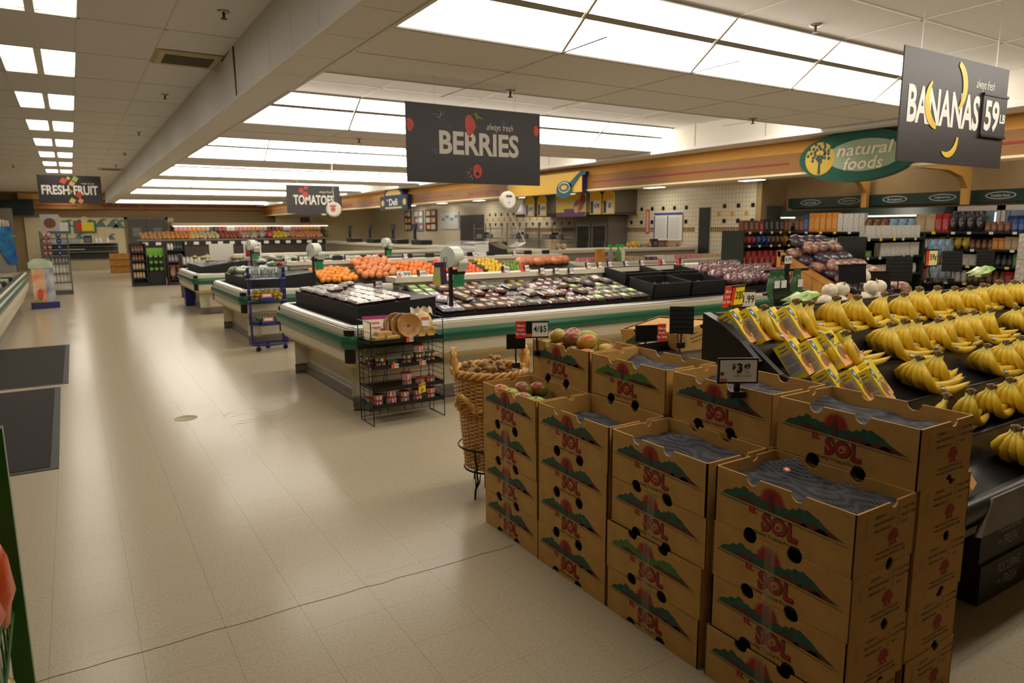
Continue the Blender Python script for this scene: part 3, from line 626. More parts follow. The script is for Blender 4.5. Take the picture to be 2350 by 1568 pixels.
# ---- bananas: one hand = crown + single bananas
BAN = [M('banana_peel_%d' % i, c, .42, col2=c2, scale=18) for i, (c, c2) in enumerate((((222, 186, 46), (204, 164, 34)), ((212, 178, 50), (186, 146, 36))))]
BGR = M('banana_neck', (176, 170, 52), .45, col2=(200, 176, 48), scale=20); BTIP = M('banana_tip', (58, 44, 26), .7); BCR = M('banana_crown', (84, 60, 34), .8, col2=(120, 96, 50), scale=60)
BST = M('banana_sticker', (52, 86, 168), .4)
def hand(nb, seed, mat):
    r = random.Random(seed); t = thing('banana_hand', 'x', 'bananas', (0, 0, 0), 0, 'hands of bananas on the black tiers')
    b = B(); b.tube([(-.005, -.018, .152), (0, 0, .156), (-.004, .018, .152)], [.009, .012, .009], 7, BCR); b.tube([(0, 0, .14), (-.004, 0, .164)], [.015, .009], 7, BCR); b.build('crown', t)
    for i in range(nb):
        s = (i-(nb-1)/2)/max(1, (nb-1)/2)*(1 if nb > 1 else 0); y = s*.030*(nb-1)/2; L = r.uniform(.94, 1.1); lay = .0 if i % 2 == 0 else .013
        ctrl = [(0, s*.013, .148), (-.010, y*.3, .130), (-.024, y*.62, .108), (-.030, y*.95, .078), (-.012, y*1.05, .046+lay), (.038, y*1.04, .025+lay), (.10*L, y*.98, .019+lay), (.158*L, y*.9, .024+lay), (.196*L, y*.86, .033+lay)]
        rad = [.006, .0085, .0145, .0180, .0192, .0192, .0178, .0130, .0055]
        pts = [Vector(p) for p in ctrl]; b = B()
        mid = (pts[1]+pts[2])/2; b.tube([pts[0], pts[1], mid], [.0065, .0085, .0115], 7, BGR, caps=False); b.tube([mid]+pts[2:], [.0115]+rad[2:], 7, mat, caps=True)
        o = b.build('banana', t)
        B().tube([pts[-1], pts[-1]+(pts[-1]-pts[-2])*.35], [.0056, .004], 6, BTIP).build('tip', o)
        if (i+seed) % 2 == 0:
            p = Vector((.038, y*1.04-.0, .027+lay)); q = p+Vector((-.004, -.013, .0155))
            k = B(); rect(k, -.014, -.009, .014, .009, BST, FR(q, (.93, 0, -.2), (.12, .72, .66)), 0); rect(k, -.008, -.004, .008, .004, PAPER, FR(q, (.93, 0, -.2), (.12, .72, .66)), .0008); k.build('sticker', o)
    return t
protos = [hand(5, 0, BAN[0]), hand(4, 1, BAN[0]), hand(6, 2, BAN[0]), hand(3, 3, BAN[1]), hand(2, 4, BAN[0])]
used = set()
def place(k, x, n, dy, sc, label, rz=0, rx=0):
    y = TY[n+1]+.105+dy; z = TZ[n+1]-.018
    rot = (rx+math.radians(4), math.radians(rnd.uniform(-5, 5)), math.radians(rnd.uniform(-16, 10))+rz)
    p = protos[k]
    if k not in used:
        used.add(k); p.location = (x, y, z); p.rotation_euler = rot; p.scale = (sc,)*3; p['label'] = label; o = p
    else: o = dup(p, (x, y, z), rot, label, scale=(sc,)*3)
    return o
TIERN = ['top', 'second', 'third', 'fourth', 'front']
layout = {0: [2.82, 3.06, 3.2, 3.38, 3.6, 3.84]+[4.04+.19*i for i in range(0, 11)], 1: [3.02, 3.16, 3.5, 3.68, 3.83, 3.98, 4.12, 4.27, 4.42, 4.6, 4.98, 5.2], 2: [3.44, 3.62, 4.1, 4.3, 4.5, 4.7], 3: [3.24, 3.45, 3.68, 3.86, 4.05, 4.25], 4: [3.40, 3.6, 3.8, 4.0]}
for n, xs in layout.items():
    for i, x in enumerate(xs):
        k = (i*2+n) % 3 if not (n == 3 and i == 0) else 4
        if n == 3 and i == 1: k = 3
        place(k, x+rnd.uniform(-.012, .012), n, rnd.uniform(-.012, .012), rnd.uniform(1.12, 1.26), 'hand of yellow bananas on the %s black tier, %s from the cartons' % (TIERN[n], ORD[i] if i < 16 else 'last'))
# ---- banana bread mix boxes
BY = M('mix_box_yellow', (236, 206, 30), .4); BGN = M('mix_box_green', (44, 110, 52), .4); BBL = M('mix_box_blue', (50, 96, 190), .4); BRE = M('bread_photo', (150, 98, 50), .6, var=.25, scale=60); BPN = M('peach_print', (232, 170, 110), .5); BGY = M('grey_text_panel', (178, 172, 164), .6)
def mixbox():
    t = thing('bread_mix_box', 'x', 'box', (0, 0, 0), 0, 'yellow bread mix boxes leaning on the banana table'); w, d, h = .118, .078, .185
    B().box(-w/2, w/2, 0, d, 0, h, BY).build('box_body', t)
    b = B(); Tf = FR((0, 0, h/2), (1, 0, 0), (0, 0, 1))
    rect(b, -w/2, -h/2, w/2, -h*.22, BPN, Tf, .0006); flat(b, [(-w*.48, h*.46), (-w*.1, h*.46), (-w*.02, h*.2), (-w*.2, h*.14), (-w*.42, h*.3)], BGN, Tf, .0008); disc(b, -w*.24, h*.32, .017, BBL, Tf, .0012, ry=.022); disc(b, -w*.24, h*.33, .009, PAPER, Tf, .0016)
    put(b, 'Banana Bread', .018, BBL, Tf @ Matrix.Translation((.008, .018, 0)), .01, .9, .2, off=.0016); disc(b, .008, -.028, .043, BRE, Tf, .001, ry=.038); rect(b, .006, -.072, .036, -.045, BPN, Tf, .0014); b.build('front_print', t)
    b = B(); Ts = FR((-w/2, d/2, h/2), (0, -1, 0), (0, 0, 1)); rect(b, -d*.42, -h*.36, d*.42, h*.24, BGY, Ts, .0008)
    put(b, 'Recipe', .0135, BBL, Ts @ Matrix.Translation((0, h*.40, 0)), .03, 1); put(b, 'Suggestions', .0105, BBL, Ts @ Matrix.Translation((0, h*.31, 0)), .03, 1)
    for i in range(11):
        if i != 6: rect(b, -d*.36, h*(.17-.043*i), d*rnd.uniform(.2, .37), h*(.185-.043*i), P(120, 118, 122), Ts, .0014)
    b.build('side_print', t)
    return t
mb = mixbox()
spots = [(2.705, 2.135, 1.08, 0), (2.80, 2.115, 1.085, 0), (2.93, 2.10, 1.075, 0), (3.03, 2.07, 1.08, 0), (2.83, 1.90, .955, 0), (2.925, 1.865, .95, 0), (3.06, 1.87, .975, 0), (3.20, 1.885, .965, 0), (2.86, 1.72, .85, 0), (2.97, 1.68, .84, 0), (3.07, 1.655, .84, 0), (3.13, 1.70, .85, 0), (2.96, 1.44, .72, 0), (2.82, 1.225, .60, 0), (2.93, 1.235, .60, 0)]
for i, (x, y, z, rz) in enumerate(spots):
    lb = 'yellow bread mix box, %s of the banana table' % ('%s on the %s step' % (['far left', 'second', 'third', 'fourth'][i % 4], ('top', 'middle', 'lower')[i//4]) if i < 12 else ('tucked behind the tall nearest carton', 'front left at the bottom', 'front right at the bottom')[i-12])
    rot = (math.radians(-36), math.radians(rnd.uniform(-2, 2)), math.radians(17+rnd.uniform(-4, 4)))
    if i == 0: mb.location = (x, y, z); mb.rotation_euler = rot; mb['label'] = lb
    else: dup(mb, (x, y, z), rot, lb)
# signs around the banana table
psign((2.79, 2.32, 1.28), .105, .1, 'two for five price sign with red tag at the banana table corner', price='2/$5', red=1, yaw=.1, base=YEL, foot=.06, tilt=-.15)
psign((2.93, 2.38, 1.25), .1, .085, 'white one ninety-nine price sign tucked behind the two for five sign', price='1.99', yaw=-.5, foot=.06)
for i, (x, y, z, w, h, yw, lb) in enumerate(((3.25, 2.40, 1.24, .12, .10, -.1, 'back of a black sign above the first bananas'), (3.98, 2.5, 1.33, .09, .11, -.5, 'left black rounded sign back standing in the white onions'), (4.12, 2.5, 1.33, .09, .11, -.5, 'right black rounded sign back standing in the white onions'), (4.42, 2.55, 1.27, .17, .11, -.5, 'low black sign back right of the white onions'), (4.75, 2.6, 1.33, .16, .17, -.9, 'large tilted black sign back over the top banana tier'), (5.45, 2.6, 1.36, .13, .15, -.9, 'black sign back behind the fifty-nine cent sign'), (5.95, 2.6, 1.36, .12, .15, -.9, 'black sign back at the far right of the banana table'))):
    psign((x, y, z), w, h, lb, front=False, yaw=yw, tilt=.15, foot=.05, ribs=i not in (1, 2, 3))
psign((5.0, 2.52, 1.40), .11, .11, 'fifty-nine cent banana price sign above the top tier', price='59\u00a2', yaw=-.2, foot=.08, base=M('sign_pale_yellow', (238, 226, 150), .5))
# white onions and bagged greens on the rear shelf
ON = M('white_onion_skin', (226, 214, 190), .35, col2=(206, 190, 160), scale=14)
onm = B().ball((0, 0, 0), .047, .047, .042, ON, 12, 8, fn=lambda d: 1+.14*max(0, d.z-.75)).mesh('onion_bulb')
onr = B().tube([(0, 0, .042), (.004, 0, .058)], [.008, .003], 6, P(170, 150, 110)).mesh('onion_neck')
for i, (x, y, z) in enumerate(((3.82, 2.52, 1.17), (3.91, 2.48, 1.165), (3.99, 2.56, 1.17), (3.86, 2.52, 1.235), (3.95, 2.5, 1.24), (4.22, 2.52, 1.165), (4.31, 2.48, 1.165), (4.40, 2.54, 1.165), (4.26, 2.5, 1.235), (4.35, 2.5, 1.235), (4.30, 2.58, 1.30))):
    t = thing('white_onion', 'white onion in the heap behind the top tier of bananas', 'onion', (x, y, z), 0, 'white onions behind the bananas', (rnd.uniform(-.6, .6), rnd.uniform(-.6, .6), 0)); ob('bulb', onm, t); ob('neck', onr, t)
tag(B().box(3.7, 4.55, 2.40, 2.65, .932, 1.125, BLK).build('onion_crate'), 'black crate under the white onions behind the bananas', 'crate')
b = B(); b.tube([(3.68, 2.365, 1.155), (3.72, 2.365, 1.16), (4.3, 2.37, 1.16), (4.33, 2.37, 1.155)], [.02, .035, .035, .02], 10, M('printed_film', (226, 222, 212), .25, col2=(200, 206, 190), scale=9)); tag(b.build('plastic_roll'), 'white printed plastic sleeve lying along the back rail of the bananas', 'packaging')
b = B(); b.tube([(4.36, 2.37, 1.155), (4.40, 2.37, 1.16), (4.86, 2.38, 1.16), (4.89, 2.38, 1.155)], [.02, .035, .035, .02], 10, M('green_film', (196, 208, 190), .25, col2=(150, 180, 140), scale=6)); tag(b.build('plastic_roll'), 'pale green plastic sleeve right of the white one behind the bananas', 'packaging')
GB = M('green_bag', (120, 168, 50), .3, col2=(196, 204, 150), scale=14)
for i, (x, y, z, lb) in enumerate(((3.28, 2.31, 1.235, 'crumpled green printed bag over the first bananas'), (5.28, 2.33, 1.30, 'crumpled green bag among the far top tier bananas'))):
    r = random.Random(i); b = B(); b.ball((0, 0, 0), .11, .05, .035, GB, 12, 8, fn=lambda d: 1+.25*math.sin(9*d.x+5*d.y)*math.cos(7*d.z+3*d.x)); tag(b.build('plastic_bag', None, (x, y, z), (0, -.2, -.2)), lb, 'plastic bag')
# ================================================================ REFRIGERATED PRODUCE ISLANDS
CASEW = M('case_cream', (214, 204, 178), .45, var=.03, scale=3); BUMPG = M('bumper_green', (22, 92, 62), .3, spec=.6); KICK = M('kick_plate_grey', (122, 116, 104), .4)
DECK = M('deck_black', (34, 33, 34), .5, spec=.3); SPW = M('spine_white', (214, 206, 184), .4); HOLE = M('vent_slot', (96, 90, 80), .8)
def rr(x0, x1, y0, y1, r, n=6):
    pts = []
    for cx, cy, a0 in ((x1-r, y1-r, 0), (x0+r, y1-r, PI/2), (x0+r, y0+r, PI), (x1-r, y0+r, 1.5*PI)):
        for i in range(n+1):
            a = a0+PI/2*i/n; pts.append((cx+r*math.cos(a), cy+r*math.sin(a), math.cos(a), math.sin(a)))
    return pts
def sweep(b, rect4, r, prof, mat, smooth=True):
    pts = rr(*rect4, r); n = len(pts); m = len(prof)
    vs = [(x+nx*o, y+ny*o, z) for o, z in prof for x, y, nx, ny in pts]
    b.add(vs, [(j*n+i, j*n+(i+1) % n, (j+1)*n+(i+1) % n, (j+1)*n+i) for j in range(m-1) for i in range(n)], mat, smooth)
    return b
IX0, IX1 = 1.90, 8.35
def island(y0, label, spx0):
    y1 = y0+2.42; t = thing('produce_island', label, 'refrigerated case', (0, 0, 0), 0, 'refrigerated produce islands')
    R4 = (IX0, IX1, y0, y1)
    b = B(); sweep(b, R4, .12, [(-.27, .12), (-.27, .40), (-.265, .415)], CASEW, False); b.build('base_panel', t)
    b = B(); sweep(b, R4, .12, [(-.255, .0005), (-.235, .012), (-.235, .035), (-.25, .04), (-.25, .07), (-.245, .075), (-.245, .11), (-.262, .125)], KICK, False); b.build('kick_plate', t)
    b = B(); sweep(b, R4, .12, [(-.26, .40), (-.12, .41), (-.06, .43), (-.035, .47)], M('case_lower_roll', (206, 186, 134), .45)); b.build('lower_roll', t)
    b = B(); sweep(b, R4, .12, [(-.035, .47), (-.02, .485), (-.02, .60)], CASEW, False); b.build('side_panel', t)
    b = B(); sweep(b, R4, .12, [(-.02, .595), (0.012, .602), (.022, .63), (.024, .655), (.02, .68), (.008, .708), (-.02, .712)], BUMPG); b.build('bumper', t)
    b = B(); sweep(b, R4, .12, [(-.02, .71), (-.022, .765), (-.04, .775)], CASEW, False); b.build('rail', t)
    b = B(); sweep(b, R4, .12, [(-.03, .772), (-.035, .785), (-.075, .80), (-.115, .795), (-.12, .76)], STEEL); b.build('steel_edge', t)
    b = B(); pts = rr(IX0+.11, IX1-.11, y0+.11, y1-.11, .1); b.add([(x, y, .762) for x, y, _, _ in pts], [tuple(range(len(pts)))], DECK); b.build('deck', t)
    for cx, cy in ((IX0+.06, y0+.06), (IX0+.06, y1-.06)):        # black corner clamps
        a = B(); n = 6; sg = -1 if cy < (y0+y1)/2 else 1
        vs = []
        for i in range(n+1):
            th = PI+(.15+.6*i/n)*PI/2*(-sg)
            for z in (.475, .595, .715, .765): vs.append((IX0+.12+.116*math.cos(th), (y0+.12 if sg < 0 else y1-.12)+.116*math.sin(th), z))
        a.add(vs, [(i*4+k, (i+1)*4+k, (i+1)*4+k+1, i*4+k+1) for i in range(n) for k in (0, 2)], BLACKP); a.build('corner_clamp', t)
    ys = y0+1.28; sp = B(); sp.box(spx0, IX1-.2, ys-.09, ys+.09, .765, 1.06, SPW); sp = sp.build('spine', t)
    cp = B(); cp.box(spx0-.06, IX1-.15, ys-.14, ys+.14, 1.06, 1.115, SPW); cp.build('spine_cap', t)
    seg = .92; k = 0
    x = spx0+.02
    pm = B(); pm.box(.06, seg-.06, -.006, 0, .02, .24, SPW)
    for r in range(9):
        for c in range(18): pm.box(.08+c*.042, .08+c*.042+.03, -.0075, -.005, .035+r*.022, .040+r*.022, HOLE)
    pm = pm.mesh('vent_panel'); um = B(); um.box(-.02, .02, -.008, 0, 0, .29, SPW)
    for r in range(8): um.box(-.006, .006, -.0095, -.006, .02+r*.033, .035+r*.033, HOLE)
    um = um.mesh('slotted_upright')
    while x+seg < IX1-.2:
        ob('vent_panel', pm, sp, (x, ys-.09, .775)); ob('slotted_upright', um, sp, (x, ys-.09, .767)); x += seg
    b = B(); [b.box(spx0-.004, spx0, ys-.06+.03*i, ys-.045+.03*i, .84+.03*j, .852+.03*j, HOLE) for i in range(4) for j in range(6)]; b.build('end_vent', sp)
    return t
I1, I2, I3 = 5.66, 10.02, 14.38
island(I1, 'white produce island with green bumper nearest the camera, berries on top', 2.9)
island(I2, 'second white produce island with green bumper, oranges on top', 2.9)
island(I3, 'third and farthest white produce island with green bumper', 2.9)
def riser(name, label, x0, x1, y0, y1, z0, za, zb, cat='display riser', zc=None, zd=None):
    """sloped black block: top heights za (x0,y0) zb (x1,y0) zc (x1,y1) zd (x0,y1)"""
    zc = zb if zc is None else zc; zd = za if zd is None else zd
    b = B().hexa([(x0, y0, z0), (x1, y0, z0), (x1, y1, z0), (x0, y1, z0), (x0, y0, za), (x1, y0, zb), (x1, y1, zc), (x0, y1, zd)], DECK)
    return tag(b.build(name), label, cat)
riser('display_riser', 'black sloped riser at the aisle end of the berry island', 2.10, 2.86, 5.90, 7.95, .763, .935, .99)
riser('display_riser', 'black sloped riser at the aisle end of the orange island', 2.10, 3.02, 10.24, 12.25, .763, .92, 1.0)
riser('display_riser', 'black sloped bin at the aisle end of the third island', 2.10, 2.95, 14.6, 16.6, .763, .92, 1.02)
riser('display_riser', 'black tilted deck under the berry boxes', 2.92, 5.62, 5.90, 6.84, .763, .81, .81, zc=.99, zd=.99)
# ---- berry clamshells
def clam(w, d, h, label_fn, glass, inner):
    t = thing('berry_box', 'x', 'berry box'); b = B()
    b.hexa([(-w/2+.008, -d/2+.008, 0), (w/2-.008, -d/2+.008, 0), (w/2-.008, d/2-.008, 0), (-w/2+.008, d/2-.008, 0), (-w/2, -d/2, h*.6), (w/2, -d/2, h*.6), (w/2, d/2, h*.6), (-w/2, d/2, h*.6)], inner); b.build('berries', t)
    b = B(); b.hexa([(-w/2-.004, -d/2-.004, h*.6), (w/2+.004, -d/2-.004, h*.6), (w/2+.004, d/2+.004, h*.6), (-w/2-.004, d/2+.004, h*.6), (-w/2+.01, -d/2+.01, h), (w/2-.01, -d/2+.01, h), (w/2-.01, d/2-.01, h), (-w/2+.01, d/2-.01, h)], glass); b.build('lid', t)
    b = B(); label_fn(b, FR((0, 0, h), (1, 0, 0), (0, 1, 0)), w, d); b.build('lid_label', t)
    return t
CLR = M('clear_lid_dark', (112, 104, 100), .12, spec=.9, col2=(70, 58, 60), scale=40); CLW = M('clear_lid_glossy', (196, 190, 180), .1, spec=.9, col2=(120, 110, 108), scale=50)
BERD = M('dark_berries', (40, 20, 28), .4, col2=(78, 28, 34), scale=60); BERR = M('red_berries', (132, 30, 30), .4, col2=(80, 18, 26), scale=50); BERB = M('blue_berries', (48, 52, 84), .5, col2=(28, 26, 44), scale=60)
def lab_shiny(b, T, w, d): rect(b, -w*.42, -d*.30, w*.42, d*.30, M('glare_label', (224, 218, 206), .2, spec=.8), T, .001); rect(b, -w*.3, -d*.1, w*.2, d*.1, P(150, 130, 140), T, .002)  # white of this label stands in for glare on the shiny lid
def lab_maroon(b, T, w, d): rect(b, -w*.45, -d*.42, w*.45, d*.42, M('maroon_label', (96, 34, 34), .3), T, .001); flat(b, [(-w*.3, -d*.05), (-w*.1, -d*.28), (w*.3, -d*.2), (w*.25, d*.1), (0, d*.25), (-w*.28, d*.16)], M('cream_print', (222, 204, 150), .4), T, .002)
def lab_yellow(b, T, w, d): disc(b, 0, 0, w*.28, M('yellow_label', (214, 180, 40), .35), T, .0012, ry=d*.22)
def lab_purple(b, T, w, d): rect(b, -w*.45, -d*.45, w*.45, d*.45, M('violet_label', (140, 118, 170), .4), T, .001); rect(b, -w*.4, -d*.2, w*.4, d*.38, PAPER, T, .0015); disc(b, 0, d*.08, w*.2, P(150, 160, 70), T, .002)
def lab_green(b, T, w, d): rect(b, -w*.4, -d*.4, w*.4, d*.4, M('lime_label', (140, 186, 60), .4), T, .001); rect(b, -w*.3, -d*.1, w*.3, d*.2, PAPER, T, .0015)
def lab_red(b, T, w, d): rect(b, -w*.45, -d*.45, w*.45, d*.45, M('maroon_label', (96, 34, 34), .3), T, .001); disc(b, 0, 0, w*.3, PAPER, T, .0015, ry=d*.26); rect(b, -w*.1, -d*.08, w*.1, d*.08, P(190, 60, 60), T, .002)
def lab_dark(b, T, w, d): rect(b, -w*.32, -d*.3, w*.32, d*.3, P(120, 128, 118, .3), T, .001); rect(b, -w*.2, -d*.12, w*.2, d*.12, P(190, 180, 140, .3), T, .0015)
CL = {k: clam(.115, .155, .042, f, g, i) for k, f, g, i in (('shiny', lab_shiny, CLW, BERD), ('maroon', lab_maroon, CLR, BERR), ('yellow', lab_yellow, CLR, BERB), ('purple', lab_purple, CLW, BERB), ('green', lab_green, CLR, P(90, 110, 40)), ('red', lab_red, CLR, BERR), ('dark', lab_dark, CLR, BERD))}
cnt = {}; firstc = set()
NAMES = {'shiny': 'berry box with a white glare label on the end riser of the berry island', 'maroon': 'berry box with a maroon and cream label on the tilted deck', 'yellow': 'dark berry box with a round yellow label on the tilted deck', 'purple': 'berry box with a violet and white label by the bag roll post', 'green': 'berry box with a lime green label on the tilted deck', 'red': 'berry box with a maroon label and white disc on the tilted deck', 'dark': 'dark berry box with a small grey label on the tilted deck'}
GRP = {k: v.split(' on the ')[0].split(' by the ')[0].replace('berry box', 'berry boxes') for k, v in NAMES.items()}
def put_clam(k, loc, rot):
    lb = NAMES[k]
    if k not in firstc:
        firstc.add(k); o = CL[k]; o.location = loc; o.rotation_euler = rot; o['label'] = lb; o['group'] = GRP[k]
    else: o = dup(CL[k], loc, rot, lb, GRP[k])
for i in range(11):
    for j in range(4 if i < 10 else 3):
        x = 2.175+j*.125+.008*(i % 2); y = 6.02+i*.172
        if i < 3 and j == 3: x += .01
        z = .935+(x-2.10)*.0724+.002; put_clam('shiny', (x+rnd.uniform(-.006, .006), y+rnd.uniform(-.01, .01), z), (0, -.072, rnd.uniform(-.06, .06)))
for i in range(3): put_clam('shiny', (2.235+i*.125, 6.95+i*.17, .995+.009*i), (0, -.072, rnd.uniform(-.2, .2)))
SL = math.atan2(.18, .94)
for i in range(21):
    for j in range(6):
        x = 3.0+i*.126; y = 5.99+j*.155
        if x > 5.55: continue
        k = 'purple' if i < 2 and j < 4 else ('green' if i < 2 else ('maroon' if i < 7 and (i+j) % 4 else ('dark' if i in (7, 8, 9) else ('yellow' if i in (10, 11) else ('red' if i in (12, 13, 14, 16) else ('dark' if (i+j) % 3 else 'green'))))))
        if i in (5, 6) and (i+j) % 4 == 0: k = 'red'
        if j == 5 and i in (8, 9, 12): continue
        put_clam(k, (x+rnd.uniform(-.012, .012), y+rnd.uniform(-.012, .012), .81+(y-5.9)*.1915+.002), (SL, 0, rnd.uniform(-.12, .12)))
for i in range(24):
    x = 3.05+rnd.random()*2.4; y = 6.05+rnd.random()*.55; k = 'purple' if x < 3.25 else rnd.choice(['maroon', 'red', 'dark', 'yellow', 'dark'])
    put_clam(k, (x, y, .81+(y-5.9)*.1915+.046), (SL+rnd.uniform(-.1, .1), rnd.uniform(-.1, .1), rnd.uniform(-.5, .5)))
# ---- black crates and grapes at the far right of the berry island
CRB = M('crate_black', (26, 25, 27), .55)
for i, (x, y, z, lb) in enumerate(((5.66, 5.92, .80, 'near left'), (6.28, 5.92, .80, 'near right'), (5.66, 6.40, .90, 'rear left'), (6.28, 6.40, .90, 'rear right'))):
    t = thing('fruit_crate', 'black plum crate on the berry island, %s of four' % lb, 'crate', (x, y, z), 0, 'black crates on the berry island', (.14, 0, 0)); w, d, h = .6, .44, .17
    B().box(0, w, 0, d, 0, .01, CRB).build('floor_panel', t)
    for q in ((0, w, 0, .012), (0, w, d-.012, d), (0, .012, 0, d), (w-.012, w, 0, d)): B().box(*q, 0, h, CRB).build('wall_panel', t)
riser('display_riser', 'black base under the plum crates of the berry island', 5.64, 6.94, 5.90, 6.84, .763, .79, .79, zc=.90, zd=.90)
PL = M('plum_skin', (44, 26, 40), .3, col2=(70, 34, 48), scale=8); plm = B().ball((0, 0, 0), .03, .03, .029, PL, 9, 6).mesh('plum_body'); pst = B().tube([(0, 0, .028), (.003, 0, .036)], .003, 5, P(80, 60, 40)).mesh('stem')
for i in range(44):
    x = 6.02+rnd.random()*.8; y = 6.0+rnd.random()*.3
    t = thing('plum', 'dark plum lying in the near black crate of the berry island', 'plum', (x, y, .848+(y-5.92)*.14+.014*(i % 3)), 0, 'plums in the near crates'); ob('body', plm, t); ob('stem', pst, t)
riser('display_riser', 'black base under the bagged grapes', 6.97, 8.2, 5.90, 6.84, .763, .86, .86, zc=1.04, zd=1.04)
GRB = [M('grape_bag_%d' % i, c, .18, col2=c2, scale=30, spec=.9, bump=.6) for i, (c, c2) in enumerate((((150, 112, 112), (64, 22, 40)), ((186, 166, 160), (90, 34, 48)), ((140, 100, 106), (50, 18, 34))))]
for i in range(16):
    x = 7.1+(i % 6)*.2+rnd.uniform(-.03, .03); y = 6.0+(i//6)*.24; rr_ = random.Random(i); ph = rr_.uniform(0, 6)
    b = B(); b.ball((0, 0, 0), .125, .12, .085, GRB[i % 3], 14, 9, fn=lambda d: 1+.12*math.sin(11*d.x+ph)*math.sin(9*d.y+ph)+.05*math.sin(23*d.z+7*d.x))
    t = thing('grape_bag', 'clear bag of dark red grapes at the far right of the berry island', 'grapes', (x, y, .94+(y-5.9)*.19), 0, 'bagged grapes'); b.build('bag', t)
    b = B(); b.grid(6, 3, lambda u, v: ((u-.5)*.16, .04*math.sin(5*u)+.02, .07+v*.05), GRB[1]); b.build('bag_top', t)
# ---- price cards along the spine of the berry island
def scard(x, y, z, s, label, w=.085, h=.07, black=True, yaw=.12, red=False, base=None):
    t = thing('price_card', label, 'price card', (x, y, z), 0, 'price cards on the islands'); Tm = FR((0, 0, 0), (math.cos(yaw), math.sin(yaw), 0), (0, .35, 1))
    B().box(-w/2-.004, w/2+.004, -h/2-.004, h/2+.004, -.006, 0, BLACKP, Tm).build('holder', t)
    k = B(); card(k, Tm, w, h, s, BLACKP if black else None, base or PAPER, ORANGE); k.build('card', t)
    if red: k = B(); k.box(-w/2-.05, -w/2-.005, -h/2-.01, h/2+.02, -.003, 0, RED, Tm); k.build('red_tag', t)
    return t
ys1 = I1+1.28
for px, s, red in ((1243, '$5', 0), (1276, '6.99', 0), (1310, '7.99', 0)):
    p = pix(px, 622, Y=ys1-.15); scard(p.x, p.y-.004, p.z, s, 'price card reading %s hanging below the spine cap' % {'$5': 'five dollars', '6.99': 'six ninety-nine', '7.99': 'seven ninety-nine'}[s])
for i, (px, s, red) in enumerate(((1160, '$5', 0), (1208, '4.99', 1), (1350, '4.99', 0), (1376, '5.99', 0), (1399, '5.99', 0), (1437, '5.99', 0), (1473, '2.99', 0), (1522, '2.99', 1))):
    p = pix(px, 600, Y=ys1-.1); scard(p.x, p.y, 1.155, s, 'price card standing on the berry island spine, %s from the left' % ORD[i], red=red)
p = pix(1152, 625, Y=ys1-.12)
for i, (px, w) in enumerate(((927, .16), (968, .1), (1160, .1))):
    p = pix(px, 622, Y=ys1-.1); scard(p.x, p.y, 1.145, '6.99' if i == 0 else '4.99', 'black flap sign on the spine cap, %s from the aisle' % ORD[i], w=w, black=i > 0, yaw=-.1)
psign((pix(1565, 612, Y=6.1).x, 6.1, 1.20), .1, .08, 'two ninety-nine price sign with red tag before the grapes', price='2.99', red=1, yaw=.1, foot=.1)
psign((2.62, 6.75, 1.06), .09, .07, 'small white price card on a bracket at the berry riser', price='4.99', yaw=-.3, foot=.02)
# ---- bag roll posts on the islands
ROLL = M('bag_roll', (206, 212, 200), .3, spec=.6); TIE = M('green_ties', (40, 150, 96), .5)
def bagpost(x, y, z0, label, pouch=True):
    t = thing('bag_roll_post', label, 'bag dispenser', (x, y, z0), 0, 'bag roll posts')
    B().box(-.016, .016, -.016, .016, 0, .43, BLACKP).build('post', t); B().box(-.05, .05, -.06, .06, 0, .012, BLACKP).build('foot', t)
    b = B(); b.box(-.02, .15, -.02, .01, .35, .40, BLACKP); b.build('bracket', t)
    b = B(); n = 11
    for i in range(n): b.box(.02+.011*i, .029+.011*i, -.022-.004*(i % 2), -.014, .235-.004*(i % 3), .35, TIE)
    b.build('twist_ties', t)
    b = B(); Tq = TR(.02, 0, .52, 0, PI/2, .35); b.lathe([(.018, -.065), (.1, -.065), (.1, .065), (.018, .065)], 24, ROLL, T=Tq); b.build('bag_roll', t)
    b = B(); b.tube([(-.075, -.02, .40), (-.08, -.02, .52), (-.02, -.01, .52)], .006, 6, STEEL); b.tube([(.09, .02, .40), (.11, .03, .52)], .006, 6, STEEL); b.build('wire_arm', t)
    b = B(); b.grid(6, 5, lambda u, v: (.05+.1*u, -.07-.02*math.sin(5*v), .5-.12*v), ROLL); b.build('loose_bag', t)
    if pouch:
        for i in range(4):
            b = B(); w = .075; x0 = -.175+.028*i; c = [M('pouch_fruit', (210, 160, 70), .25, col2=(150, 190, 120), scale=25), M('pouch_blue', (40, 70, 110), .25, col2=(130, 30, 36), scale=12)][i > 0]
            b.hexa([(x0-.035, -.05+.012*i, .26), (x0+.045, -.05+.012*i, .26), (x0+.045, -.025+.012*i, .26), (x0-.035, -.025+.012*i, .26), (x0-.02, -.05+.012*i, .46), (x0+.035, -.05+.012*i, .46), (x0+.035, -.046+.012*i, .46), (x0-.02, -.046+.012*i, .46)], c)
            o = b.build('hanging_pouch', t); B().box(x0-.021, x0+.036, -.052+.012*i, -.045+.012*i, .43, .475, P(30, 44, 84)).build('header', o)
    return t
bagpost(3.075, 6.0, .83, 'black post with white bag roll, green ties and pouches on the berry island')
p = pix(721, 640, Y=10.25); bagpost(p.x, 10.25, .80, 'black post with bag roll and green ties before the oranges', False)
p = pix(577, 600, Y=14.6); bagpost(p.x, 14.6, .80, 'black post with bag roll and green ties on the third island', False)
p = pix(885, 580, Y=14.7); bagpost(p.x, 14.7, .80, 'bag roll post further right on the third island', False)
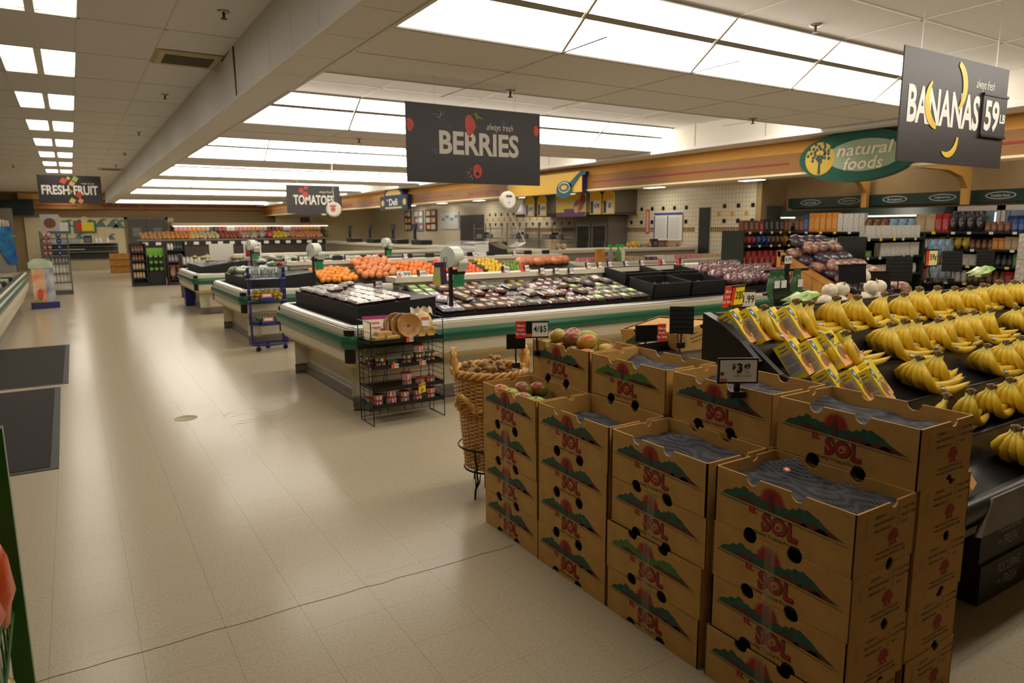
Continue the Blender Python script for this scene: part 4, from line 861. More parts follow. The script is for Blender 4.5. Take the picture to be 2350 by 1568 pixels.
# ---- oranges and grapefruit on the second island
def fruit(name, c, c2, r):
    t = thing(name, 'x', name.replace('_', ' ')); m = M(name+'_peel', c, .4, col2=c2, scale=6, bump=.1, bscale=120)
    B().ball((0, 0, 0), r, r, r*.97, m, 12, 8).build('peel', t); B().lathe([(.004, r*.96), (.003, r*.985), (0, r*.985)], 6, P(96, 110, 50)).build('stem_button', t); return t
FRU = {'orange': fruit('orange', (240, 158, 34), (234, 140, 24), .042), 'grapefruit': fruit('grapefruit', (228, 150, 86), (212, 124, 66), .054), 'tangerine': fruit('tangerine', (238, 104, 34), (228, 88, 24), .038), 'navel_orange': fruit('navel_orange', (238, 132, 30), (230, 116, 20), .042)}
fu = set()
def pile(kind, x0, x1, y0, rows, r, label, group, zb=.80, sl=.33, hump=0):
    n = 0
    for j in range(rows):
        y = y0+j*r*1.8; xs = int((x1-x0)/(2*r))
        for i in range(xs):
            x = x0+r+i*2*r+(r if j % 2 else 0)
            if x > x1: continue
            z = zb+r+(y-y0)*sl+hump*math.sin(PI*min(1, max(0, (x-x0)/(x1-x0))))
            loc = (x+rnd.uniform(-.3, .3)*r, y+rnd.uniform(-.3, .3)*r, z+rnd.uniform(-.2, .75)*r); rot = (rnd.uniform(-1, 1), rnd.uniform(-1, 1), rnd.uniform(0, 6))
            if kind not in fu: fu.add(kind); o = FRU[kind]; o.location = loc; o.rotation_euler = rot; o['label'] = label; o['group'] = group
            else: dup(FRU[kind], loc, rot, label, group)
riser('display_riser', 'black tilted trays under the oranges', 3.05, 5.95, 10.24, 11.18, .763, .80, .80, zc=1.0, zd=1.0)
pile('orange', 3.08, 3.72, 10.28, 9, .042, 'golden orange in the left heap on the orange island', 'left heap of oranges', .81, .22)
pile('grapefruit', 3.74, 4.46, 10.27, 8, .054, 'pink grapefruit between the two heaps of oranges', 'grapefruit heap', .82, .30, .03)
pile('navel_orange', 4.48, 5.2, 10.28, 9, .042, 'deep orange navel orange right of the grapefruit', 'navel orange heap', .82, .25, .02)
pile('tangerine', 5.22, 5.92, 10.28, 10, .038, 'reddish tangerine at the right end of the citrus heaps', 'tangerine heap', .83, .30)
FRU['lemon'] = fruit('lemon', (226, 190, 40), (214, 176, 34), .036); FRU['lime'] = fruit('lime', (120, 150, 46), (100, 132, 40), .032)
riser('display_riser', 'black tilted trays under the lemons and bagged oranges', 5.98, 8.2, 10.24, 11.18, .763, .80, .80, zc=1.0, zd=1.0)
pile('lemon', 6.0, 6.5, 10.28, 9, .036, 'yellow lemon right of the tangerines on the second island', 'lemon heap', .84, .32)
pile('lime', 6.52, 6.95, 10.28, 9, .032, 'green lime right of the lemons on the second island', 'lime heap', .82, .3)
OB = M('orange_net_bag', (226, 110, 50), .3, col2=(226, 160, 120), scale=22, spec=.8)
for i in range(6):
    b = B(); ph = i*1.3; b.ball((0, 0, 0), .16, .11, .09, OB, 14, 8, fn=lambda d: 1+.1*math.sin(13*d.x+ph)*math.sin(11*d.y)); tag(b.build('orange_bag', None, (7.05+.2*i, 10.85+.08*(i % 2), 1.0)), 'net bag of oranges lying right of the limes', 'bag of oranges', 'bagged oranges')
# cards on the orange island spine
ys2 = I2+1.28
for i, (px, py) in enumerate(((797, 598), (820, 587), (845, 587), (862, 595), (930, 605), (1090, 590), (1180, 605), (660, 580), (690, 580), (705, 600))):
    p = pix(px, py, Y=ys2-.12); scard(p.x, p.y, 1.155, '4.99', 'small price card on the orange island spine, %s of ten' % ORD[i], w=.1, h=.08, black=i % 2 == 0)
for i in range(12):
    x = 3.2+i*.42; riser('sign_flap', 'black sign flap standing on the orange island spine, %s from the aisle' % ORD[i], x, x+.16, ys2-.02, ys2+.02, 1.115, 1.19, 1.19, 'price sign') if i % 3 else None
# ---- bagged lettuce, lettuce and vegetables on the far sides
LET = [M('lettuce_bag_%d' % i, c, .22, col2=c2, scale=22, spec=.8, bump=.5) for i, (c, c2) in enumerate((((196, 206, 190), (110, 140, 90)), ((170, 186, 164), (226, 226, 220)), ((92, 132, 70), (180, 196, 160))))]
def bagheap(n, x0, x1, y0, y1, zf, label, group, mats, sx=.11, sy=.09, sz=.05, cat='bagged salad', name='salad_bag'):
    for i in range(n):
        x = x0+(x1-x0)*rnd.random(); y = y0+(y1-y0)*rnd.random(); ph = rnd.uniform(0, 6)
        b = B(); b.ball((0, 0, 0), sx, sy, sz, mats[i % len(mats)], 11, 7, fn=lambda d: 1+.22*math.sin(9*d.x+ph)*math.cos(8*d.y+ph)+.08*math.sin(19*d.x+7*d.z))
        tag(b.build(name, None, (x, y, zf(x, y)+sz*.7+rnd.uniform(0, sz*.9)), (rnd.uniform(-.3, .3), rnd.uniform(-.3, .3), rnd.uniform(0, 3))), label, cat, group)
bagheap(16, 2.15, 2.62, 10.4, 12.1, lambda x, y: .93, 'shiny bag of salad on the aisle end of the orange island', 'bagged salad at the orange island end', LET)
PEP = [M('veg_mix_%d' % i, c, .4, col2=c2, scale=30) for i, (c, c2) in enumerate((((196, 170, 120), (150, 110, 60)), ((206, 180, 140), (120, 140, 60)), ((190, 60, 44), (120, 40, 30))))]
bagheap(20, 2.2, 2.9, 14.75, 16.5, lambda x, y: .99+.05*(x-2.2), 'loose root vegetable in the third island end bin', 'root vegetables in the end bin', PEP[:2], .06, .05, .04, 'vegetable', 'root_vegetable')
bagheap(26, 3.1, 8.0, 14.7, 15.5, lambda x, y: .82+.2*(y-14.7), 'packet of vegetables on the near side of the third island', 'packets on the third island', LET+PEP[2:], .12, .08, .05, 'vegetables', 'vegetable_packet')
riser('display_riser', 'black deck on the near side of the third island', 3.0, 8.2, 14.6, 15.5, .763, .80, .80, zc=.98, zd=.98)
riser('display_riser', 'black deck on the far side of the orange island', 3.1, 8.2, 11.45, 12.25, .763, .98, .98, zc=.80, zd=.80)
riser('display_riser', 'black deck on the far side of the berry island', 2.95, 8.2, 7.1, 7.95, .763, .98, .98, zc=.80, zd=.80)
b = B().box(2.3, 2.75, 14.9, 14.94, 1.02, 1.35, P(206, 200, 188)); tag(b.build('sign_board'), 'blank pale sign board standing on the third island end', 'sign')
t = thing('framed_sign', 'white framed picture of red peppers on the third island', 'sign', (2.95, 14.9, 1.05)); B().box(0, .34, 0, .02, 0, .32, WHITE).build('frame', t)
k = B(); rect(k, .03, .03, .31, .27, M('pepper_photo', (190, 50, 36), .5, col2=(110, 30, 26), scale=22), FR((0, 0, 0), (1, 0, 0), (0, 0, 1)), .002); k.build('picture', t)
# ================================================================ hanging scales
def hscale(c, top, pan, label, red=False, yaw=.6):
    t = thing('hanging_scale', label, 'scale', c); Tq = FR((0, 0, 0), (math.cos(yaw-.55), math.sin(yaw-.55), 0), (0, 0, 1))
    b = B(); b.lathe([(.0, -.035), (.11, -.035), (.125, -.02), (.125, .02), (.11, .035), (0, .035)], 24, M('scale_body', (216, 206, 180), .35), T=Tq); b.build('dial_housing', t)
    k = B(); disc(k, 0, 0, .1, PAPER, Tq, .037, 24); rect(k, -.05, .04, .05, .07, P(110, 70, 120) if not red else P(200, 110, 90), Tq, .039); disc(k, 0, -.03, .012, ORANGE, Tq, .039)
    if red: disc(k, 0, 0, .04, P(206, 110, 96), Tq, .04)
    k.build('dial', t)
    k = B(); n = 10; zt = top-c[2]
    for i in range(n): k.tube([(0.012*math.cos(PI*j/3+i), .012*math.sin(PI*j/3+i) if i % 2 else 0, .125+(zt-.125)*(i+.5)/n+(zt-.125)/n*.6*math.sin(PI*j/3)) for j in range(6)], .003, 5, STEEL, close=True)
    k.build('chain', t)
    if pan:
        k = B(); zp = pan-c[2]
        k.grid(12, 8, lambda u, v: (.23*(u-.5)*2, .16*(v-.5)*2, zp+.09*((u-.5)*2)**2+.03*((v-.5)*2)**4), M('zinc_pan', (172, 172, 164), .3, .7)); k.build('pan', t)
        k = B(); [k.tube([(0, 0, -.13), (sx*.2, sy*.15, zp+.08)], .003, 5, STEEL) for sx in (-1, 1) for sy in (-1, 1)]; k.build('pan_wire', t)
hscale((5.16, 8.3, 2.0), 2.78, 1.33, 'round white hanging produce scale with a steel pan left of the kitchen sign')
p = pix(766, 481, Y=11.6); hscale((p.x, 11.6, p.z), 3.082, None, 'round hanging scale in front of the tomato sign', True, 0)
# ================================================================ WIRE RACK with pies and dips
t = thing('wire_rack', 'black wire rack with four shelves before the berry island', 'rack', (1.985, 5.31, 0)); W_, DP = .65, .30; wr_ = .0035
def wire(b, pts, r=wr_): return b.tube(pts, r, 6, BLKM)
for x, nm in ((0, 'l'), (W_, 'r')):
    b = B(); wire(b, [(x, DP, .004), (x, 0, .004), (x, 0, .86), (x, .02, .87), (x, DP, .87), (x, DP, .004)], .0045)
    for i in range(15): wire(b, [(x, 0, .14+.046*i), (x, DP, .14+.046*i)], .0025)
    wire(b, [(x, DP*.72, .004), (x, DP*.72, .78)], .003); b.build('side_frame', t)
b = B()
for i in range(4): wire(b, [(W_*(i+.5)/4, DP, .02), (W_*(i+.5)/4, DP, .74)], .003)
for z in (.02, .31, .36, .55, .74): wire(b, [(0, DP, z), (W_, DP, z)], .003)
wire(b, [(W_*.25, DP, .02), (W_*.33, DP*.9, .4)], .003); wire(b, [(W_*.75, DP, .02), (W_*.68, DP*.9, .4)], .003); b.build('back_wires', t)
SHZ = [.16, .30, .49, .70]
for z in SHZ:
    b = B(); b.box(.006, W_-.006, .004, DP-.006, z, z+.004, BLACKP); b.box(.006, W_-.006, 0, .006, z-.012, z+.022, BLACKP); b.box(.006, .012, 0, DP, z-.004, z+.018, BLACKP); b.box(W_-.012, W_-.006, 0, DP, z-.004, z+.018, BLACKP); b.build('shelf', t)
for i, (x, z, s, y2) in enumerate(((.34, .70, '4.99', 0), (.20, .49, '3.49', 0), (.45, .49, '2.99', 0), (.44, .30, '2/$5', 1))):
    k = B(); Tq = FR((x, -.003, z+.004), (1, .05, .04), (0, 0, 1)); h = .036 if not y2 else .085; rect(k, -.033, -.018-(h-.036), .033, .018, PAPER if not y2 else YEL, Tq, .001)
    rect(k, -.033, -.018, -.003, .018, ORANGE, Tq, .0014); put(k, s, .026, INK, Tq @ Matrix.Translation((.016, 0, 0)), .02, .7, off=.0016)
    if y2: put(k, '$5', .04, INK, Tq @ Matrix.Translation((0, -.045, 0)), .02, .8, off=.0016)
    k.build('shelf_tag', t)
RX, RY = 1.985, 5.31
def tubc(lidc, wallc, r=.042, h=.04, art=None):
    t = thing('dip_tub', 'x', 'tub'); b = B(); b.lathe([(r*.86, 0), (r*.97, h*.85), (r, h*.86)], 18, wallc); b.build('tub_wall', t)
    b = B(); b.lathe([(r*1.03, h*.84), (r*1.05, h), (r*.9, h*1.0), (r*.86, h*.94), (0, h*.94)], 18, lidc); b.build('lid', t)
    k = B()
    for i in range(-4, 3):
        a0, a1 = -PI/2+i*.32, -PI/2+(i+1)*.32; rr_ = r*.955; c = art[(i+4) % len(art)]
        k.add([(rr_*math.cos(a0), rr_*math.sin(a0), h*.12), (rr_*math.cos(a1), rr_*math.sin(a1), h*.12), (rr_*1.03*math.cos(a1), rr_*1.03*math.sin(a1), h*.74), (rr_*1.03*math.cos(a0), rr_*1.03*math.sin(a0), h*.74)], [(0, 1, 2, 3)], c)
    k.build('wrap_label', t); return t
RL = M('tub_lid_red', (196, 44, 38), .35); GL = M('tub_lid_green', (60, 110, 54), .35); TW_ = M('tub_white', (206, 198, 190), .4); LB = M('tub_blue', (120, 166, 196), .4)
red = tubc(RL, TW_, .044, .046, [LB, P(200, 60, 50), P(230, 200, 196), P(200, 60, 50), P(226, 226, 222), P(110, 160, 80), LB]); tall = tubc(RL, TW_, .046, .062, [LB, P(200, 60, 50), P(230, 200, 196), P(206, 70, 56), P(226, 226, 222), P(200, 60, 50), LB]); grn = tubc(GL, P(120, 50, 40), .045, .038, [P(206, 190, 170), P(190, 80, 56), P(220, 210, 196), P(60, 50, 50), P(200, 100, 70)])
seen = set()
def tub(pr, key, x, y, z, lb, grp):
    loc = (RX+x, RY+y, z+.0045); rot = (0, 0, rnd.uniform(-.6, .6))
    if key not in seen: seen.add(key); pr.location = loc; pr.rotation_euler = rot; pr['label'] = lb; pr['group'] = grp
    else: dup(pr, loc, rot, lb, grp)
G1, G2 = 'red lidded dip tubs on the wire rack', 'green lidded dip tubs on the wire rack'
for i, x in enumerate((.06, .18, .30, .42, .54)):
    for k in range(2): tub(red if i not in (1,) else tall, 'r' if i != 1 else 't', x, .06, .16+.05*k+(.016*k if i == 1 else 0), 'red lidded dip tub, bottom rack shelf, %s column from left, %s' % (ORD[i], ('lower', 'upper')[k]), G1)
tub(red, 'r', .05, .17, .16, 'red lidded dip tub at the back of the bottom rack shelf', G1)
for x, k, lb in ((.33, 0, 'lower of the left pair'), (.45, 0, 'single in the middle'), (.55, 0, 'single at the right')): tub(red, 'r', x, .07, .30, 'red lidded dip tub on the second lowest rack shelf, %s' % lb, G1)
tub(tall, 't', .325, .07, .348, 'tall red lidded tub stacked highest on the second rack shelf', G1)
for x, n, lb in ((.10, 2, 'left front'), (.05, 2, 'left back'), (.205, 1, 'second'), (.33, 2, 'middle'), (.44, 2, 'right of middle'), (.55, 2, 'far right')):
    for k in range(n): tub(grn, 'g', x, .06 if lb != 'left back' else .17, .49+.042*k, 'green lidded dip tub on the third rack shelf, %s stack, %s' % (lb, ('lower', 'upper')[k]), G2)
tub(tall, 't', .44, .06, .578, 'tall red lidded tub on top of green lidded tubs', G1)
# pies, crepes, tart shells on the top shelf
CRU = M('pie_crust', (212, 160, 96), .35, col2=(188, 130, 70), scale=18); FOIL = M('pie_foil', (140, 138, 134), .25, .9)
pie = thing('pie_shell', 'front pie shell in a foil pan on the top rack shelf', 'pie', (RX+.38, RY+.09, .705+.105), 0, 'pie shells on the wire rack', (math.radians(80), 0, math.radians(-8)))
b = B(); b.lathe([(.0, -.03), (.066, -.03), (.1, .0), (.108, .003), (.1, .008)], 32, FOIL, caps=False); b.build('foil_pan', pie)
b = B(); b.lathe([(0, -.022), (.062, -.022), (.085, .0), (.1, .01), (.104, .006)], 32, CRU, caps=False); b.build('crust', pie)
b = B(); [b.ball((.1*math.cos(2*PI*i/36), .1*math.sin(2*PI*i/36), .006), .007, .007, .006, CRU, 6, 4) for i in range(36)]; b.build('crimped_edge', pie)
B().lathe([(.016, -.0215), (.014, -.016), (0, -.016)], 14, FOIL).build('centre_seal', pie)
dup(pie, (RX+.335, RY+.125, .705+.105), (math.radians(80), 0, math.radians(-8)), 'middle pie shell in a foil pan on the top rack shelf'); dup(pie, (RX+.29, RY+.16, .705+.108), (math.radians(82), 0, math.radians(-8)), 'rear pie shell in a foil pan on the top rack shelf')
FILM = M('clear_film_cream', (226, 206, 160), .2, spec=.8, col2=(206, 180, 120), scale=18)
t = thing('crepe_pack', 'pack of crepes with magenta lettering on the top rack shelf', 'food pack', (RX+.12, RY+.16, .706), 0, None, (math.radians(-16), 0, math.radians(-6)))
B().box(-.11, .11, 0, .012, 0, .19, FILM).build('film_pouch', t); B().box(-.112, .112, -.002, .008, .17, .2, P(170, 40, 110)).build('header', t)
k = B(); Tq = FR((0, -.001, .11), (1, 0, 0), (0, 0, 1)); MG_ = P(190, 40, 120); put(k, 'petite', .036, MG_, Tq @ Matrix.Translation((-.01, .03, 0)), .02); put(k, 'crepes', .036, MG_, Tq @ Matrix.Translation((-.01, -.01, 0)), .02); disc(k, .05, -.035, .022, MG_, Tq, .001, ry=.015); k.build('print', t)
CAK = M('sponge_cake', (214, 160, 72), .45, col2=(224, 186, 110), scale=14)
for i, (x, y, z, lb) in enumerate(((.10, .07, .706, 'lower left'), (.20, .06, .706, 'lower right'), (.15, .10, .74, 'top'))):
    t = thing('cake_pack', 'wrapped sponge cake slab before the crepes, %s of three' % lb, 'food pack', (RX+x, RY+y, z), rnd.uniform(-.15, .15), 'wrapped sponge cakes'); b = B(); b.box(-.06, .06, -.045, .045, 0, .033, CAK); b.build('cake', t); b = B(); b.box(-.062, .062, -.047, .047, .030, .035, FILM); b.build('film', t)
t = thing('tart_shell_bag', 'clear bag of tart shells at the right of the top rack shelf', 'food pack', (RX+.53, RY+.11, .706), 0, None, (math.radians(-12), 0, math.radians(-4)))
b = B(); b.ball((0, .02, .1), .095, .035, .115, M('tart_bag', (216, 176, 96), .22, col2=(232, 206, 150), scale=26, spec=.8), 16, 12, fn=lambda d: 1+.08*math.sin(14*d.x)*math.sin(12*d.z)); b.build('filled_bag', t)
b = B(); b.grid(16, 4, lambda u, v: ((u-.5)*.2, .02+.02*math.sin(15*u)*v, .19+v*.06+.012*math.sin(23*u)), M('bag_film', (222, 208, 180), .2, spec=.8)); b.build('gathered_top', t)
for i, x in enumerate((-.045, .04)): b = B(); b.lathe([(.028, 0), (.04, .018), (.036, .018), (.026, .006), (0, .006)], 16, CAK, T=TR(x, -.035, .03, PI/2)); b.build('tart_shell', t)
k = B(); Tq = FR((.01, -.022, .12), (1, 0, 0), (0, .12, 1)); rect(k, -.035, -.04, .035, .04, PAPER, Tq, .002); rect(k, -.035, .012, .035, .04, P(196, 96, 70), Tq, .003); k.build('paper_label', t)
# ================================================================ GINGER BASKET on an iron stand
WIC = [M('wicker_%d' % i, c, .5, col2=c2, scale=30) for i, (c, c2) in enumerate((((218, 172, 88), (192, 140, 62)), ((204, 154, 74), (176, 122, 52))))]
BC = (2.10, 3.60); bt_ = thing('wicker_basket', 'tall woven wicker basket of ginger on a black iron stand', 'basket', (BC[0], BC[1], 0))
def brad(z): return .155+(z-.17)/.6*.055 + (.012 if z > .52 else 0)
NST = 34
for rng, nm in (((.17, .545), 'lower_weave'), ((.555, .745), 'upper_weave')):
    b = B(); z = rng[0]; k = 0
    while z < rng[1]:
        r0 = brad(z); b.tube([((r0+.006*(1 if (i+k) % 2 else -1))*math.cos(2*PI*i/NST), (r0+.006*(1 if (i+k) % 2 else -1))*math.sin(2*PI*i/NST), z) for i in range(NST)], .0058, 5, WIC[k % 2], close=True); z += .0118; k += 1
    b.build(nm, bt_)
b = B()
for i in range(NST): a = 2*PI*i/NST; b.tube([(brad(.17)*math.cos(a), brad(.17)*math.sin(a), .165), (brad(.5)*math.cos(a), brad(.5)*math.sin(a), .5), (brad(.74)*math.cos(a), brad(.74)*math.sin(a), .75)], .004, 4, WIC[1])
b.build('stakes', bt_)
def braid(zc, R, r, nm, turns=30, th=.011):
    b = B()
    for s in range(3): b.tube([((R+r*math.cos(turns*a/3+s*2.1))*math.cos(a), (R+r*math.cos(turns*a/3+s*2.1))*math.sin(a), zc+r*math.sin(turns*a/3+s*2.1)) for a in [2*PI*i/90 for i in range(90)]], th, 6, WIC[s % 2], close=True)
    b.build(nm, bt_)
braid(.765, .222, .014, 'braided_rim'); braid(.555, .205, .011, 'braided_band', 24, .01)
def bhandle(a, z, h, w, nm, out=0):
    b = B(); c = Vector((math.cos(a), math.sin(a), 0)); s = Vector((-math.sin(a), math.cos(a), 0)); R = .222 if z > .6 else .21
    for q in range(2): b.tube([c*(R+out*math.sin(PI*i/14)+.009*math.cos(i*1.3+q*PI)) + s*(w*math.cos(PI*i/14)) + Vector((0, 0, z+h*math.sin(PI*i/14)+.009*math.sin(i*1.3+q*PI))) for i in range(15)], .011, 6, WIC[q])
    b.build(nm, bt_)
bhandle(PI-.35, .76, .14, .085, 'handle'); bhandle(-.35, .76, .14, .085, 'handle'); bhandle(PI+.35, .55, .10, .06, 'handle', .06)
b = B(); b.lathe([(.2, .70), (.0, .705)], 24, M('basket_fill', (92, 66, 40), .9)); b.build('inner_liner', bt_)
st = thing('basket_stand', 'black wrought iron stand holding the ginger basket', 'plant stand', (BC[0], BC[1], 0)); IRON = M('wrought_iron', (16, 15, 16), .4, .5)
for z, R in ((.30, .20), (.155, .165)):
    b = B(); b.tube([(R*math.cos(2*PI*i/40), R*math.sin(2*PI*i/40), z) for i in range(40)], .006, 6, IRON, close=True); b.build('ring', st)
for a in (PI+.55, PI+.55+2.09, PI+.55+4.19):
    c = Vector((math.cos(a), math.sin(a), 0)); s = Vector((-math.sin(a), math.cos(a), 0)); b = B(); Z = lambda z: Vector((0, 0, z))
    b.tube([c*.20+Z(.30), c*.195+Z(.24), c*.18+Z(.2), c*.178+Z(.15), c*.165+Z(.1), c*.20+Z(.05), c*.205+Z(.001)], .006, 6, IRON)
    for q in (-1, 1): b.tube([c*.17+s*.02*q+Z(.16), c*.17+s*.014*q+Z(.1), c*.19+Z(.06)], .004, 5, IRON)
    b.build('leg', st)
GIN = M('ginger_skin', (184, 150, 100), .7, col2=(150, 116, 72), scale=22, bump=.4, bscale=50)
for i in range(30):
    r = random.Random(i); b = B(); a = r.uniform(0, 6.28); R = .17*math.sqrt(r.random()); dz = .06*(1-R/.17)+(.05 if i > 24 else 0)
    b.ball((0, 0, 0), .034, .02, .018, GIN, 9, 6)
    for q in range(r.randint(2, 4)): b.ball((r.uniform(-.035, .035), r.uniform(-.02, .02), r.uniform(-.004, .016)), r.uniform(.014, .022), r.uniform(.012, .016), .014, GIN, 8, 5)
    tag(b.build('ginger_root', None, (BC[0]+R*math.cos(a)+.02, BC[1]+R*math.sin(a), .735+dz), (r.uniform(-.4, .4), r.uniform(-.4, .4), r.uniform(0, 6))), 'knobbly ginger root heaped in the wicker basket', 'ginger', 'ginger roots in the basket')
# ================================================================ FLOOR MATS
MATM = pos_mat('mat_pile', (52, 48, 44), (34, 31, 28), .95, 160, bump=.6); MATE = M('mat_rubber_edge', (62, 58, 56), .6)
for lb, x1, y0, y1, rz in (('nearer dark ribbed floor mat by the left edge of the aisle', -.215, 5.55, 8.55, .006), ('farther dark ribbed floor mat by the left edge of the aisle', -.165, 8.72, 11.75, -.003)):
    t = thing('floor_mat', lb, 'floor mat', (x1, y0, 0), rz, 'floor mats'); h = y1-y0
    B().box(-1.2, -.05, .05, h-.05, .0005, .009, MATM).build('carpet_pile', t)
    b = B(); b.box(-1.25, 0, 0, .05, .0005, .006, MATE); b.box(-1.25, 0, h-.05, h, .0005, .006, MATE); b.box(-.05, 0, .05, h-.05, .0005, .006, MATE); b.build('rubber_edge', t)
# ================================================================ GREEN RACK at the left frame edge
GRN_ = M('rack_green', (40, 96, 30), .35); t = thing('green_rack', 'green metal rack with yellow bags at the lower left edge', 'rack', (-.40, 1.86, 0))
b = B(); b.box(.16, .205, .3, .335, .0005, 1.12, GRN_, TR(0, 0, 0)); b.build('upright', t); b = B(); b.box(.16, .2, -.25, -.215, .0005, 1.1, GRN_); b.build('upright', t)
for z in (.25, .62, 1.0):
    b = B(); b.tube([(.18, .3, z), (-.3, .3, z)], .008, 6, GRN_); b.tube([(.18, -.22, z), (-.3, -.22, z)], .008, 6, GRN_); b.tube([(.175, .3, z), (.175, -.22, z-.06)], .007, 6, GRN_)
    for i in range(8): b.tube([(.175, .3-.065*i, z-.005*i), (.175, .3-.065*i, z+.09)], .003, 5, GRN_)
    b.tube([(.175, .3, z+.09), (.175, -.2, z+.06)], .005, 6, GRN_); b.build('wire_basket', t)
for i in range(4): B().box(-.3, .16, -.2+.12*i, -.19+.12*i, .24, .25, GRN_).build('shelf_wire', t)
SNK = [M('snack_bag_yellow', (214, 186, 30), .3, col2=(120, 130, 30), scale=9, spec=.7), M('snack_bag_orange', (214, 96, 20), .3, col2=(196, 60, 20), scale=9, spec=.7), M('snack_bag_white', (206, 204, 196), .3, col2=(120, 120, 160), scale=6)]
for i, (y, z, k) in enumerate(((2.0, .26, 0), (1.86, .26, 0), (2.03, .63, 1), (1.9, .63, 1), (2.0, 1.01, 0), (2.04, .80, 0))):
    b = B(); ph = i; b.ball((0, 0, .13), .06, .08, .13, SNK[k], 10, 9, fn=lambda d: 1+.1*math.sin(9*d.z+ph)); tag(b.build('snack_bag', None, (-.258-.015*(i % 2), y, z)), '%s bag in the green rack at the lower left edge, %s' % (('yellow', 'orange')[k], ('lowest front', 'lowest rear', 'middle front', 'middle rear', 'top', 'behind the orange ones')[i]), 'snack bag', 'bags in the green rack')
# ================================================================ BLUE WHEELED STAND between the islands
BLU = M('stand_blue', (34, 36, 110), .35); t = thing('wheeled_basket_stand', 'blue wheeled stand with three wire baskets of lemons and limes', 'basket stand', (2.17, 9.66, 0))
b = B()
b.tube([(.24*math.cos(2*PI*i/30), .15*math.sin(2*PI*i/30), .09) for i in range(30)], .014, 8, BLU, close=True); b.build('base_ring', t)
b = B(); b.box(-.24, -.215, -.02, .02, .09, 1.13, BLU); b.build('upright', t); b = B(); b.box(.175, .245, -.02, .02, .09, 1.13, BLU); b.build('upright', t)
for x, y in ((-.17, -.08), (.19, -.06), (0, .14)): b = B(); b.lathe([(.03, -.012), (.034, 0), (.03, .012)], 14, BLACKP, T=TR(x, y, .036, PI/2)); b.tube([(x, y, .04), (x, y, .09)], .008, 6, BLACKP); b.build('caster', t)
for n, z in enumerate((.36, .68, .97)):
    b = B()
    for zz in (z, z+.07, z+.15): b.tube([(.25*math.cos(2*PI*i/30), .16*math.sin(2*PI*i/30), zz) for i in range(30)], .004 if zz > z else .008, 5, BLU, close=True)
    for i in range(36): a = 2*PI*i/36; b.tube([(.25*math.cos(a), .16*math.sin(a), z), (.25*math.cos(a), .16*math.sin(a), z+.15)], .0018, 4, BLU)
    b.build('wire_basket', t); b = B(); b.lathe([(0, 0), (.245, 0), (.245, .004)], 24, BLU, c=(0, 0, z-.004), sy=.64); b.build('basket_floor', t)
    if n < 2: k = B(); Tq = FR((-.03, -.165, z+.06), (1, 0, 0), (0, 0, 1)); rect(k, -.09, -.05, .09, .0, P(40, 40, 120), Tq, .001); rect(k, -.08, -.01, .06, .055, P(206, 110, 90), Tq, .0015); rect(k, -.06, .005, .045, .035, PAPER, Tq, .002); k.build('basket_label', t)
lem = M('small_lemon', (218, 190, 28), .4, col2=(200, 170, 24), scale=9); lmm = B().ball((0, 0, 0), .032, .026, .026, lem, 9, 6, fn=lambda d: 1+.12*abs(d.x)**6).mesh('lemon_peel'); lim = B().ball((0, 0, 0), .027, .024, .024, M('small_lime', (44, 108, 46), .4, col2=(70, 130, 60), scale=9), 9, 6).mesh('lime_peel')
nib = B().lathe([(.004, 0), (.002, .005)], 5, P(120, 110, 40)).mesh('tip')
for n, (z, me, nm, num) in enumerate(((.68, lmm, 'lemon', 58), (.36, lim, 'lime', 36))):
    for i in range(num):
        a = 2.4*i; R = math.sqrt((i % 20+.5)/20); t = thing('stand_'+nm, '%s in the blue wheeled stand' % ('yellow lemon' if n == 0 else 'green lime'), nm, (2.17+.205*R*math.cos(a), 9.66+.12*R*math.sin(a), z+.03+.046*(i//20)), 0, nm+'s in the blue stand', (rnd.uniform(-1, 1), rnd.uniform(-1, 1), 0)); ob('peel', me, t); ob('tip', nib, t, (.032, 0, 0), (0, PI/2, 0))
for i in range(7):
    t = thing('garlic_sleeve', 'white packet in the top basket of the blue stand', 'food pack', (2.0+.055*i, 9.62+.05*(i % 2), .985), 0, 'packets in the top blue basket', (rnd.uniform(-.2, .2), 0, rnd.uniform(-.4, .4))); B().box(-.028, .028, -.008, .008, 0, .12, LET[i % 2]).build('pouch', t)
# blue bin under the third island end
t = thing('waste_bin', 'dark blue bin under the end of the third island', 'bin', (2.09, 16.45, 0)); b = B(); b.hexa([(-.11, -.11, .0005), (.11, -.11, .0005), (.11, .11, .0005), (-.11, .11, .0005), (-.125, -.125, .40), (.125, -.125, .40), (.125, .125, .40), (-.125, .125, .40)], M('bin_blue', (30, 40, 116), .45)); b.build('bin_body', t); B().box(-.13, .13, -.13, .13, .40, .41, M('bin_blue', (30, 40, 116), .45)).build('rim', t)
# ================================================================ HANGING SIGNS
SGN = M('sign_board_black', (50, 45, 45), .42, spec=.5); SGT = M('sign_letter_white', (236, 230, 220), .5)
def hsign(label, c, w, h, ceil, wires=(-.3, .3)):
    t = thing('hanging_sign', label, 'sign', c, 0, 'black hanging department signs'); T0 = FR((0, 0, 0), (1, 0, 0), (0, 0, 1))
    B().box(-w/2, w/2, 0, .008, -h/2, h/2, SGN).build('board', t)
    for x in wires: b = B(); b.tube([(x*w, .004, h/2), (x*w, .004, ceil-c[2])], .0018, 5, STEEL); b.build('wire', t)
    return t, T0
def blob(b, cx, cy, pts, s, mat, T, off=.002): flat(b, [(cx+x*s, cy+y*s) for x, y in pts], mat, T, off)
STRAW = [(-.5, .6), (-.2, .85), (.1, .8), (.45, .35), (.6, -.1), (.35, -.5), (-.05, -1), (-.35, -.8), (-.55, -.1)]
